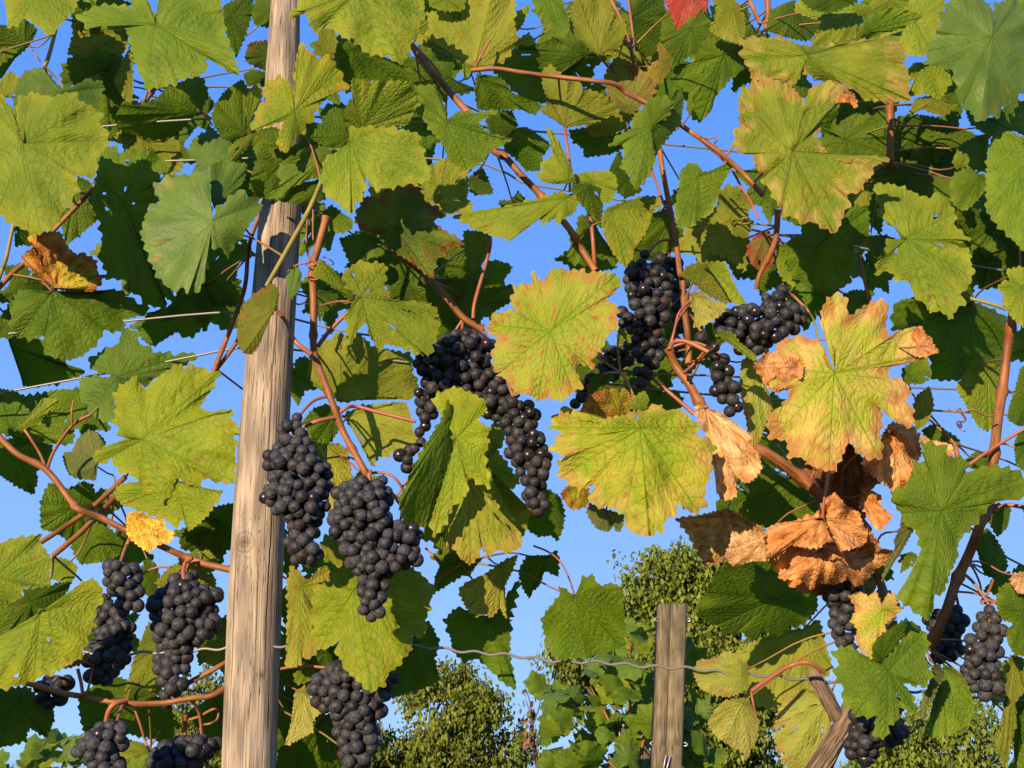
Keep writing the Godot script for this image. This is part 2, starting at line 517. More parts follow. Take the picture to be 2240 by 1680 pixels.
func lf(kind: String, d: float, gx: float, gy: float, bul: float, jx: float, jy: float, xy: Array, label := "") -> void:
	leaf_no += 1
	var pts := PackedVector2Array()
	for i in range(0, xy.size(), 2): pts.append(Vector2(xy[i], xy[i + 1]))
	var k: Array = KINDS[kind]
	rng.seed = leaf_no * 31
	if gx == 0.0 and gy == 0.0:
		if kind == "dark":
			gx = rng.randf_range(-0.1, 0.7)
			gy = rng.randf_range(-0.6, 0.1)
		else:
			gx = rng.randf_range(-0.25, 0.25)
			gy = rng.randf_range(-0.2, 0.25)
	var who := vine_of(jx)
	var vine: Node3D = vines[who]
	var where := at(jx, jy, d)
	var o := put("leaf", leaf_mesh(k, d, gx, gy, Vector2(jx, jy), pts, false, bul, leaf_no), M[k[0]], vine, where - vine.position)
	if label: o.set_meta("label", label)
	# its stalk, back to the nearest cane
	var best := 0.26
	var to := Vector3.INF
	for p in cane_pts:
		var far := p.distance_to(where + Vector3(0, 0, -0.03))
		if far < best and far > 0.012:
			best = far
			to = p
	if to == Vector3.INF:
		to = where + Vector3(0.03, -0.05, -0.10)
	var mid := where.lerp(to, 0.5) + Vector3(0, 0.012, -0.025)
	put("stalk", tube([Vector3(0, 0, -0.0012), (where.lerp(mid, 0.4) + Vector3(0, 0, -0.012)) - where, mid - where, to - where], [0.0010, 0.0011, 0.0012, 0.0014], 5, Color(0.22, 0.15, 0.04), Color(0.26, 0.09, 0.045), 3), M.stalk, o)


# ---------------------------------------------------------------- canes, stalks, tendrils, wires
func smooth_path(p: Array, sub: int) -> PackedVector3Array:
	var out := PackedVector3Array()
	for i in p.size() - 1:
		var a: Vector3 = p[maxi(i - 1, 0)]
		var b: Vector3 = p[i]
		var c: Vector3 = p[i + 1]
		var e: Vector3 = p[mini(i + 2, p.size() - 1)]
		for s in sub: out.append(b.cubic_interpolate(c, a, e, float(s) / sub))
	out.append(p[p.size() - 1])
	return out


func tube(p: Array, r: Array, sides: int, ca: Color, cb: Color, sub := 5, knobs := 0.0, rough := 0.0) -> ArrayMesh:
	var path := smooth_path(p, sub)
	var n := path.size()
	var v := PackedVector3Array()
	var nrm := PackedVector3Array()
	var uv := PackedVector2Array()
	var col := PackedColorArray()
	var idx := PackedInt32Array()
	var side := Vector3.ZERO
	var run := 0.0
	var nb: FastNoiseLite = nz.blot
	for i in n:
		var dir := (path[mini(i + 1, n - 1)] - path[maxi(i - 1, 0)]).normalized()
		if side == Vector3.ZERO: side = dir.cross(Vector3(0.3, 0.2, 1.0)).normalized()
		side = (side - dir * side.dot(dir)).normalized()
		var up := dir.cross(side)
		if i > 0: run += path[i].distance_to(path[i - 1])
		var f := float(i) / (n - 1) * (r.size() - 1)
		var rad: float = lerpf(r[int(f)], r[mini(int(f) + 1, r.size() - 1)], f - int(f))
		if knobs > 0.0:
			var g := absf(wrapf(run, -knobs / 2, knobs / 2))
			rad *= 1.0 + 0.42 * exp(-pow(g / (rad * 0.9), 2.0))
		for s in sides + 1:
			var a := TAU * s / sides
			var o := side * cos(a) + up * sin(a)
			var rr := rad
			if rough > 0.0: rr *= 1.0 + rough * nb.get_noise_3d(cos(a) * 150.0, sin(a) * 150.0, run * 260.0)
			v.append(path[i] + o * rr)
			nrm.append(o)
			uv.append(Vector2(float(s) / sides, run / 0.30))
			var m := clampf(0.5 + 1.1 * nb.get_noise_3d(path[i].x * 2600.0 + p.size() * 77.0, path[i].y * 2600.0, cos(a) * 14.0), 0.0, 1.0)
			col.append(ca.lerp(cb, m))
	for i in n - 1:
		for s in sides:
			var a := i * (sides + 1) + s
			var b := a + sides + 1
			idx.append_array([a, b, a + 1, a + 1, b, b + 1])
	for e in [0, n - 1]:
		var c := v.size()
		var dir := (path[1] - path[0] if e == 0 else path[n - 1] - path[n - 2]).normalized() * (-1.0 if e == 0 else 1.0)
		v.append(path[e])
		nrm.append(dir)
		uv.append(Vector2.ZERO)
		col.append(ca)
		for s in sides:
			var a: int = e * (sides + 1) + s
			idx.append_array([c, a, a + 1] if e == 0 else [c, a + 1, a])
	return mesh_from(v, nrm, uv, col, idx)


func path3(xy: Array, d0: float, d1: float) -> Array:
	var out := []
	var n := xy.size() / 2
	for i in n: out.append(at(xy[2 * i], xy[2 * i + 1], lerpf(d0, d1, float(i) / (n - 1)) + 0.006 * sin(i * 2.1 + xy[0])))
	return out


func cane(kind: String, d0: float, d1: float, r0: float, r1: float, xy: Array) -> void:
	var p := path3(xy, d0, d1)
	var s := d0 / FOCAL
	var mid := xy.size() / 4 * 2
	var vine: Node3D = vines[vine_of(xy[mid])]
	var local := []
	for q in p: local.append(q - vine.position)
	var look := {
		"cane": [Color(0.24, 0.085, 0.026), Color(0.36, 0.145, 0.050)], "shoot": [Color(0.17, 0.15, 0.03), Color(0.26, 0.20, 0.05)],
		"stalk": [Color(0.27, 0.075, 0.045), Color(0.33, 0.11, 0.055)], "bark": [Color(0.22, 0.15, 0.10), Color(0.30, 0.21, 0.14)],
	}
	var thick := kind == "cane" and r0 * s > 0.0035
	put("cane" if kind != "stalk" else "leaf_stalk", tube(local, [r0 * s, r1 * s], 10 if r0 > 4.0 else 7, look[kind][0], look[kind][1], 7, 0.075 if thick else 0.0, 0.25 if kind == "bark" else 0.12), M[kind], vine)
	if kind != "stalk":
		for q in smooth_path(p, 3): cane_pts.append(q)


func tendril(d: float, r0: float, r1: float, xy: Array) -> void:
	var p := path3(xy, d, d)
	var vine: Node3D = vines[vine_of(xy[0])]
	var local := []
	for q in p: local.append(q - vine.position)
	put("tendril", tube(local, [r0 * d / FOCAL, r1 * d / FOCAL], 6, Color(0.24, 0.08, 0.03), Color(0.32, 0.12, 0.04), 6), M.stalk, vine)


func wire(d: float, w: float, wavy: bool, xy: Array, label: String) -> void:
	var p := []
	var n := xy.size() / 2
	for i in n - 1:
		var a := Vector2(xy[2 * i], xy[2 * i + 1])
		var b := Vector2(xy[2 * i + 2], xy[2 * i + 3])
		var k := maxi(1, int(a.distance_to(b) / (14.0 if wavy else 200.0)))
		for s in k:
			var q := a.lerp(b, float(s) / k)
			var z := 0.0
			if wavy: z = 3.2 * sin(q.x / 66.0 * TAU) + 1.4 * sin(q.x / 31.0)
			# the row bends back a little on both sides of the tall post
			p.append(at(q.x, q.y + z, d + 0.00004 * absf(q.x - 580.0)))
	p.append(at(xy[2 * n - 2], xy[2 * n - 1], d + 0.00004 * absf(xy[2 * n - 2] - 580.0)))
	var mid: Vector3 = p[p.size() / 2]
	var local := []
	for q in p: local.append(q - mid)
	var o := put("trellis_wire", tube(local, [w * d / FOCAL], 8, Color.WHITE, Color.WHITE, 2), M.wire, self, mid)
	tag(o, label, "wire", "trellis wires")


# ---------------------------------------------------------------- grapes
func make_grapes() -> void:
	for kind in 3:
		var st := SurfaceTool.new()
		st.begin(Mesh.PRIMITIVE_TRIANGLES)
		var rows := 11
		var cols := 18
		var dent := noise("dent%d" % kind, 0.9, 60 + kind)
		for i in rows + 1:
			var a := PI * i / rows
			for k in cols + 1:
				var b := TAU * k / cols
				var p := Vector3(sin(a) * cos(b), -cos(a), sin(a) * sin(b))
				var r := 1.0 + (0.025 if kind < 2 else 0.11) * dent.get_noise_3d(p.x * 1.6, p.y * 1.6, p.z * 1.6) - 0.03 * exp(-pow((PI - a) / 0.25, 2.0))
				var c := 1.0 if i > 0 else 0.35
				st.set_color(Color(c, c * (1.0 if i > 0 else 0.8), c))
				st.set_uv(Vector2(float(k) / cols, float(i) / rows))
				st.add_vertex(p * r * Vector3(1.0, 1.04, 1.0))
		for i in rows:
			for k in cols:
				var a := i * (cols + 1) + k
				var b := a + cols + 1
				for q in [a, b, a + 1, a + 1, b, b + 1]: st.add_index(q)
		st.generate_normals()
		grape_mesh.append(st.commit())


func bunch(d: float, gloss: int, rows: Array, label: String) -> void:
	var n := rows.size() / 3
	rng.seed = 1000 + int(rows[0]) + int(rows[1]) * 3
	var top: float = rows[0]
	var bottom: float = rows[3 * (n - 1)]
	var r := 13.9
	var px := d / FOCAL
	var mid := (float(rows[1]) + float(rows[2])) / 2.0
	var root := at(mid, top, d)
	var o := thing("grape_bunch", label, "grape bunch", root, "bunches of dark grapes on the vines")
	var got: Array = []
	var area := 0.0
	for i in n - 1: area += (rows[3 * i + 2] - rows[3 * i + 1] + rows[3 * i + 5] - rows[3 * i + 4]) * 0.5 * (rows[3 * i + 3] - rows[3 * i])
	var tries := int(clampf(area / 11.0, 500.0, 6000.0))
	for t in tries:
		var y := rng.randf_range(top, bottom)
		var i := 0
		while i < n - 2 and y > rows[3 * i + 3]: i += 1
		var f: float = (y - rows[3 * i]) / maxf(rows[3 * i + 3] - rows[3 * i], 1.0)
		var xl: float = lerpf(rows[3 * i + 1], rows[3 * i + 4], f) + r * 0.75
		var xr: float = lerpf(rows[3 * i + 2], rows[3 * i + 5], f) - r * 0.75
		if xr < xl:
			xl = (xl + xr) / 2.0
			xr = xl
		var u := rng.randf_range(-1.0, 1.0)
		var half := (xr - xl) / 2.0
		var x := (xl + xr) / 2.0 + u * half
		# most sit on the outer shell, towards the light and the viewer
		var z := sqrt(maxf(0.0, 1.0 - u * u)) * minf(half, 62.0) * 0.9 * (rng.randf_range(0.55, 1.0) if t % 3 else rng.randf_range(-0.5, 0.6))
		var rr := r * rng.randf_range(0.80, 1.12)
		var p := Vector3(x, y, z)
		var ok := true
		for g in got:
			if p.distance_to(g[0]) < (rr + g[1]) * 0.73:
				ok = false
				break
		if ok: got.append([p, rr])
	var stem := [Vector3.ZERO]
	for g in got:
		var p: Vector3 = g[0]
		var q := at(p.x, p.y, d - p.z * px) - root
		var m: Mesh = grape_mesh[2 if rng.randf() < 0.10 else rng.randi() % 2]
		var pick := rng.randf()
		var mat: Material
		if gloss: mat = grape_mat[3 if pick < 0.20 else (2 if pick < 0.62 else 0)]
		else: mat = grape_mat[0 if pick < 0.45 else (1 if pick < 0.82 else (2 if pick < 0.96 else 3))]
		if rng.randf() < 0.02: mat = grape_mat[4]
		var b := put("grape", m, mat, o, q)
		var s: float = g[1] * px
		var out := Vector3((p.x - mid) * 0.02, -0.4, 0.35 + p.z * 0.012).normalized()
		var bs := Basis(Quaternion(Vector3.DOWN, out)) * Basis(Vector3.UP, rng.randf() * TAU)
		b.basis = bs.scaled(Vector3(s, s, s))
	for i in n:
		if i > 0: stem.append(at((float(rows[3 * i + 1]) + float(rows[3 * i + 2])) / 2.0, rows[3 * i] - 6.0, d) - root)
	put("bunch_stem", tube(stem, [0.0016, 0.0008], 6, Color(0.24, 0.08, 0.035), Color(0.26, 0.14, 0.04), 3), M.stalk, o)
	# short side stems that show between the berries
	for k in mini(got.size(), 10):
		var g: Vector3 = got[(k * 7) % got.size()][0]
		if g.y > top + (bottom - top) * 0.45: continue
		var c := at(mid, g.y - 14.0, d) - root
		var e := at(g.x, g.y, d - g.z * px) - root
		put("berry_stem", tube([c, c.lerp(e, 0.5) + Vector3(0, 0.002, 0.003), e], [0.0010, 0.0008], 5, Color(0.34, 0.09, 0.035), Color(0.30, 0.14, 0.04), 3), M.stalk, o)
	# the stalk that it hangs by
	var best := 0.3
	var to := root + Vector3(0.01, 0.05, -0.03)
	for p in cane_pts:
		var far := p.distance_to(root + Vector3(0, 0.02, 0))
		if far < best:
			best = far
			to = p
	put("bunch_stalk", tube([Vector3(0, -0.004, 0), (to - root) * 0.45 + Vector3(0, 0.008, -0.006), to - root], [0.0016, 0.0019], 7, Color(0.24, 0.075, 0.045), Color(0.27, 0.12, 0.05), 5), M.stalk, o)


# ---------------------------------------------------------------- posts
func tall_post() -> void:
	var base := at(545, 1680, 1.36)
	base.y = 0.0
	var o := thing("tall_post", "tall round weathered wooden post with drying cracks and a knot", "post", base)
	var rows := []
	for r in [[-160, 598, 660], [-30, 593, 657], [0, 594, 656], [180, 581, 654], [450, 570, 659], [775, 540, 640], [1080, 514, 625], [1300, 500, 616], [1680, 485, 603], [2000, 468, 598]]:
		var c := at((r[1] + r[2]) / 2.0, r[0], 1.36)
		rows.append([c, (at(r[2], r[0], 1.36) - at(r[1], r[0], 1.36)).length() / 2.0])
	var foot: Vector3 = rows[-1][0]
	rows.append([Vector3(foot.x - 0.03, 0.0, foot.z), 0.034])
	var sides := 48
	var v := PackedVector3Array()
	var nrm := PackedVector3Array()
	var uv := PackedVector2Array()
	var idx := PackedInt32Array()
	var nb: FastNoiseLite = nz.blot
	var path := []
	for i in rows.size() - 1:
		for s in 10: path.append([(rows[i][0] as Vector3).lerp(rows[i + 1][0], s / 10.0), lerpf(rows[i][1], rows[i + 1][1], s / 10.0)])
	path.append(rows[-1])
	for i in path.size():
		var c: Vector3 = path[i][0]
		for s in sides + 1:
			var a := TAU * s / sides
			var dir := Vector3(sin(a), 0, cos(a))
			var rr: float = path[i][1] * (1.0 + 0.022 * nb.get_noise_3d(dir.x * 60.0, c.y * 160.0, dir.z * 60.0) + 0.012 * nb.get_noise_3d(dir.x * 260.0, c.y * 90.0, dir.z * 260.0))
			v.append(c + dir * rr - base)
			nrm.append(dir)
			uv.append(Vector2(fposmod(float(s) / sides + 0.25, 1.0) if false else float(s) / sides + 0.25, 1.0 - (c.y - 1.30) / 1.45))
	for i in path.size() - 1:
		for s in sides:
			var a := i * (sides + 1) + s
			var b := a + sides + 1
			idx.append_array([a, a + 1, b, a + 1, b + 1, b])
	var top := v.size()
	v.append(path[0][0] - base)
	nrm.append(Vector3.UP)
	uv.append(Vector2(0.5, 0))
	for s in sides: idx.append_array([top, s + 1, s])
	put("post_shaft", mesh_from(v, nrm, uv, PackedColorArray(), idx), M.post_wood, o)


func short_post(d: float) -> void:
	var top := at(1470, 1324, d)
	var foot := at(1456, 1690, d)
	var per := d / FOCAL
	var down := (foot - top) / (top.y - foot.y)
	var base := top + down * top.y
	base.y = 0.0
	var o := thing("short_post", "short square split wooden post with a crack and wire staples", "post", base)
	for half in 2:
		# the two halves of the post on either side of its drying crack
		var st := SurfaceTool.new()
		st.begin(Mesh.PRIMITIVE_TRIANGLES)
		var w := 27.8 * per
		var x0 := -w if half == 0 else -0.150 * w
		var x1 := -0.172 * w if half == 0 else w
		var dp := w * 0.95
		var bev := 0.009
		var sec := [Vector2(x0 + (bev if half == 0 else 0.001), dp), Vector2(x1 - (0.001 if half == 0 else bev), dp), Vector2(x1, dp - (0.002 if half == 0 else bev)), Vector2(x1, -dp), Vector2(x0, -dp), Vector2(x0, dp - (bev if half == 0 else 0.002))]
		var hgt := top.y
		var steps := 14
		for i in steps:
			for k in 6:
				var a: Vector2 = sec[k]
				var b: Vector2 = sec[(k + 1) % 6]
				var quad := []
				for e in [[a, i], [b, i], [b, i + 1], [a, i + 1]]:
					var t := float(e[1]) / steps
					var q: Vector2 = e[0]
					var g := 1.0 + 0.10 * t
					var n: float = (nz.blot as FastNoiseLite).get_noise_3d(q.x * 900.0, t * 300.0, q.y * 900.0) * 0.0025
					quad.append([top + down * hgt * t + Vector3(q.x * g + n, 0, q.y * g + n) - base, Vector2((k + (0.0 if e[0] == a else 1.0)) / 6.0, t * hgt / 0.55)])
				for e in [0, 1, 2, 0, 2, 3]:
					st.set_uv(quad[e][1])
					st.add_vertex(quad[e][0])
		for k in range(1, 5):
			for e in [0, k, k + 1]:
				var q: Vector2 = sec[e]
				st.set_uv(Vector2(q.x * 6.0 + 0.5, q.y * 2.0 + 0.1))
				st.add_vertex(top + Vector3(q.x, 0.004 * sin(q.x * 300.0 + half), q.y) - base)
		st.set_smooth_group(-1)
		st.generate_normals()
		put("post_half", st.commit(), M.short_post_wood, o)
	for q in [[1443, 1356, -1], [1496, 1357, 1], [1434, 1626, -1], [1489, 1628, 1]]:
		var c := at(q[0], q[1], d - 0.01) - base
		var s: float = q[2]
		put("wire_staple", tube([c + Vector3(-s * 0.010, 0.006, 0.016), c + Vector3(s * 0.016, 0.005, 0.022), c + Vector3(s * 0.021, -0.005, 0.022), c + Vector3(-s * 0.010, -0.010, 0.016)], [0.0036], 6, Color.WHITE, Color.WHITE, 4), M.metal, o)
	for q in [[1457, 1652, 1450, 1690], [1466, 1655, 1455, 1695]]:
		put("wire_staple", tube([at(q[0], q[1], d - 0.068) - base, at((q[0] + q[2]) / 2.0, (q[1] + q[3]) / 2.0, d - 0.075) - base, at(q[2], q[3], d - 0.068) - base], [0.0036], 6, Color.WHITE, Color.WHITE, 3), M.metal, o)


# ---------------------------------------------------------------- what stands behind
func tree_leaf_mesh() -> ArrayMesh:
	var v := PackedVector3Array()
	var nrm := PackedVector3Array()
	var idx := PackedInt32Array()
	var row := [[0.0, 0.0, 0.0], [0.28, 0.26, 0.05], [0.62, 0.23, 0.02], [1.0, 0.0, -0.16]]
	for r in row:
		for s in [-1.0, 0.0, 1.0]:
			v.append(Vector3(s * r[1], -r[0], r[2] - absf(s) * r[1] * 0.35))
			nrm.append(Vector3(s * 0.35, 0.1, 1.0).normalized())
	for i in 3:
		for k in 2:
			var a := i * 3 + k
			idx.append_array([a, a + 1, a + 3, a + 1, a + 4, a + 3])
	return mesh_from(v, nrm, PackedVector2Array(), PackedColorArray(), idx)


func tree(label: String, d: float, blobs: Array, per_blob: float, size: float, ca: Color, cb: Color, sd: int, loose := 0.5) -> void:
	rng.seed = sd
	var centre := Vector3.ZERO
	for b in blobs: centre += at(b[0], b[1], d) / blobs.size()
	var base := Vector3(centre.x, 0, centre.z)
	var o := thing("tree", label, "tree", base, "trees behind the vines")
	var per := d / FOCAL
	var crown := centre - base
	put("trunk", tube([Vector3(0, -0.1, 0), Vector3(0.05, crown.y * 0.35, 0), Vector3(0, crown.y * 0.8, 0.05)], [0.16, 0.11, 0.07], 9, Color.WHITE, Color.WHITE, 4), M.tree_bark, o)
	var places: Array = []
	var tint: Array = []
	for b in blobs:
		var c := at(b[0], b[1], d + rng.randf_range(-0.4, 0.6)) - base
		c += Vector3(rng.randfn(), rng.randfn(), 0.0) * 0.28 * b[2] * per
		var rad: float = b[2] * per * rng.randf_range(0.62, 1.2)
		put("limb", tube([Vector3(0, crown.y * 0.45, 0), Vector3(c.x * 0.45, lerpf(crown.y * 0.5, c.y, 0.4), c.z * 0.5), c], [0.05, 0.03, 0.012], 6, Color.WHITE, Color.WHITE, 4), M.tree_bark, o)
		var twigs := int(per_blob * b[2] * b[2] / 10000.0 / 15.0) + 3
		for t in twigs:
			var dir := Vector3(rng.randfn(), rng.randfn(), rng.randfn()).normalized()
			var p := c + dir * rad * pow(rng.randf(), 0.38) * (1.0 + loose * 0.45 * rng.randf() * rng.randf())
			if (nz.blot as FastNoiseLite).get_noise_3dv((p + base) * 150.0) < -0.05: continue
			var grow := (dir + Vector3(0, 0.25, 0) + Vector3(rng.randfn(), rng.randfn(), rng.randfn()) * 0.5).normalized()
			var spray := rng.randf_range(0.16, 0.34) * (0.7 + 0.3 * d / 13.0)
			var shade := rng.randf()
			for k in 26:
				var f := k / 26.0
				var q := p + grow * spray * f + Vector3(rng.randfn(), rng.randfn(), rng.randfn()) * 0.045 - Vector3(0, 0.06 * f * f, 0)
				var yaw := rng.randf() * TAU
				var bs := Basis(Vector3.UP, yaw) * Basis(Vector3.RIGHT, rng.randf_range(-0.2, 1.1)) * Basis(Vector3.UP, rng.randf_range(-0.8, 0.8))
				var s := size * rng.randf_range(0.7, 1.25)
				places.append(Transform3D(bs.scaled(Vector3(s, s, s)), q))
				tint.append(ca.lerp(cb, clampf(0.55 * shade + 0.45 * rng.randf(), 0.0, 1.0)))
	var mm := MultiMesh.new()
	mm.transform_format = MultiMesh.TRANSFORM_3D
	mm.use_colors = true
	mm.mesh = tree_leaf_mesh()
	mm.instance_count = places.size()
	for i in places.size():
		mm.set_instance_transform(i, places[i])
		mm.set_instance_color(i, tint[i])
	var leaves := MultiMeshInstance3D.new()
	leaves.name = "leaves"
	leaves.multimesh = mm
	leaves.material_override = M.tree_leaf
	leaves.set_meta("kind", "stuff")
	o.add_child(leaves, true)


func back_vine(label: String, d: float, region: Array, count: int, size_px: float, sd: int) -> void:
	rng.seed = sd
	var lobes := []
	for spec in [[1.0, 0.74, 0.88, 0.6, 0.66, 0.52], [1.0, 0.80, 0.95, 0.72, 0.76, 0.5], [1.0, 0.66, 0.86, 0.56, 0.72, 0.48]]:
		var right := PackedVector2Array()
		var angs := [0.0, 27.0, 52.0, 79.0, 106.0, 140.0]
		var all := PackedVector2Array()
		for i in 6: all.append(Vector2(sin(deg_to_rad(angs[i])), cos(deg_to_rad(angs[i]))) * spec[i] * 150.0)
		all.append(Vector2(0.05, -0.30) * 150.0)
		all.append(Vector2(0.0, -0.06) * 150.0)
		all.append(Vector2(-0.05, -0.30) * 150.0)
		for i in range(5, 0, -1): all.append(Vector2(-all[i].x, all[i].y))
		lobes.append(all)
	var meshes := []
	for i in 6:
		var k: Array = (KINDS[["green", "green", "mid", "sagey", "yg", "sage"][i]] as Array).duplicate()
		meshes.append([leaf_mesh(k, 1.3, 0, 0, Vector2.ZERO, lobes[i % 3], true, 1.0, 900 + i), M[k[0]]])
	var mid := Vector3.ZERO
	for q in region: mid += at(q[0], q[1], d) / region.size()
	var base := Vector3(mid.x, 0, mid.z)
	var o := thing("background_grapevine", label, "grapevine", base)
	put("trunk", tube([Vector3(0, -0.05, 0), Vector3(0.03, 0.4, 0.0), Vector3(-0.02, mid.y - 0.25, 0)], [0.03, 0.022, 0.016], 8, Color(0.2, 0.14, 0.1), Color(0.26, 0.19, 0.13), 4, 0.0, 0.2), M.bark, o)
	for q in region:
		var e := at(q[0], q[1], d + rng.randf_range(-0.05, 0.1)) - base
		put("cane", tube([Vector3(0, mid.y - 0.3, 0), e * Vector3(0.5, 1, 0.5) + Vector3(0, -0.15, -0.05), e], [0.007, 0.005, 0.003], 6, Color(0.26, 0.09, 0.03), Color(0.34, 0.13, 0.045), 4), M.cane, o)
	for i in count:
		var q: Array = region[i % region.size()]
		var x: float = q[0] + q[2] * rng.randf_range(-1, 1)
		var y: float = q[1] + q[2] * rng.randf_range(-1, 1)
		var z := d + rng.randf_range(-0.26, 0.30)
		var p: Array = meshes[rng.randi() % 6]
		var l := put("leaf", p[0], p[1], o, at(x, y, z) - base)
		var s := size_px * rng.randf_range(0.72, 1.2) / 150.0 * d / 1.3
		var roll := rng.randfn(PI, 0.7)
		l.basis = (Basis(Vector3.UP, rng.randfn(-0.2, 0.65)) * Basis(Vector3.RIGHT, rng.randfn(-0.35, 0.45)) * Basis(Vector3.BACK, roll)).scaled(Vector3(s, s, s))


func sapling(d: float) -> void:
	rng.seed = 77
	var base := at(1190, 1690, d)
	base.y = 0.0
	var o := thing("sapling", "thin sapling with sparse reddish leaves beside the background vine", "tree", base)
	var leaf := tree_leaf_mesh()
	put("trunk", tube([Vector3(0, -0.05, 0), Vector3(0.02, 0.9, 0), at(1170, 1640, d) - base, at(1160, 1580, d) - base], [0.02, 0.015, 0.008, 0.004], 7, Color.WHITE, Color.WHITE, 4), M.tree_bark, o)
	for tw in [[1160, 1600, 1185, 1485], [1165, 1640, 1150, 1530], [1168, 1640, 1210, 1520], [1160, 1600, 1148, 1500], [1170, 1660, 1140, 1600]]:
		var a := at(tw[0], tw[1], d) - base
		var b := at(tw[2], tw[3], d - 0.1) - base
		put("branch", tube([a, a.lerp(b, 0.5) + Vector3(0.02, 0, 0.03), b], [0.005, 0.002], 5, Color.WHITE, Color.WHITE, 4), M.tree_bark, o)
		for k in 13:
			var q := a.lerp(b, 0.25 + 0.75 * k / 12.0) + Vector3(rng.randfn(), rng.randfn(), rng.randfn()) * 0.02
			var l := put("leaf", leaf, M.twig_red if k % 3 else M.twig_green, o, q)
			var s := rng.randf_range(0.035, 0.055) * d / 8.0
			l.basis = (Basis(Vector3.UP, rng.randf() * TAU) * Basis(Vector3.RIGHT, rng.randf_range(-0.4, 0.6))).scaled(Vector3(s, s, s))


func old_trunk(p: Array, r: Array, vine: Node3D, called: String, strips: int) -> void:
	# a woody core wrapped in loose, slightly twisted strips of bark
	rng.seed = 400 + strips
	var local := []
	for q in p: local.append(q - vine.position)
	var core := put(called, tube(local, r, 18, Color(0.13, 0.088, 0.065), Color(0.22, 0.155, 0.115), 8, 0.0, 0.16), M.bark, vine)
	var path := smooth_path(local, 6)
	var n := path.size()
	for k in strips:
		var a0 := TAU * k / strips + rng.randf_range(-0.2, 0.2)
		var from := rng.randi_range(0, n / 3)
		var to := rng.randi_range(n / 2, n - 1)
		var twist := rng.randf_range(0.2, 0.7)
		var pts := []
		for i in range(from, to + 1, 2):
			var dir := (path[mini(i + 1, n - 1)] - path[maxi(i - 1, 0)]).normalized()
			var side := dir.cross(Vector3(0.3, 0.2, 1.0)).normalized()
			var f := float(i) / (n - 1) * (r.size() - 1)
			var rad: float = lerpf(r[int(f)], r[mini(int(f) + 1, r.size() - 1)], f - int(f))
			var a := a0 + twist * i * 0.12
			var lift := 0.94 + 0.16 * rng.randf() + (0.35 if (i == from or i >= to - 1) and k % 3 == 0 else 0.0)
			pts.append(path[i] + (side * cos(a) + dir.cross(side) * sin(a)) * rad * lift)
		if pts.size() < 2: continue
		var w: float = r[0] * rng.randf_range(0.14, 0.30)
		put("bark_strip", tube(pts, [w * 0.4, w, w * 0.9, w * 0.3], 5, Color(0.17, 0.118, 0.088), Color(0.34, 0.245, 0.190), 3, 0.0, 0.3), M.bark, core)


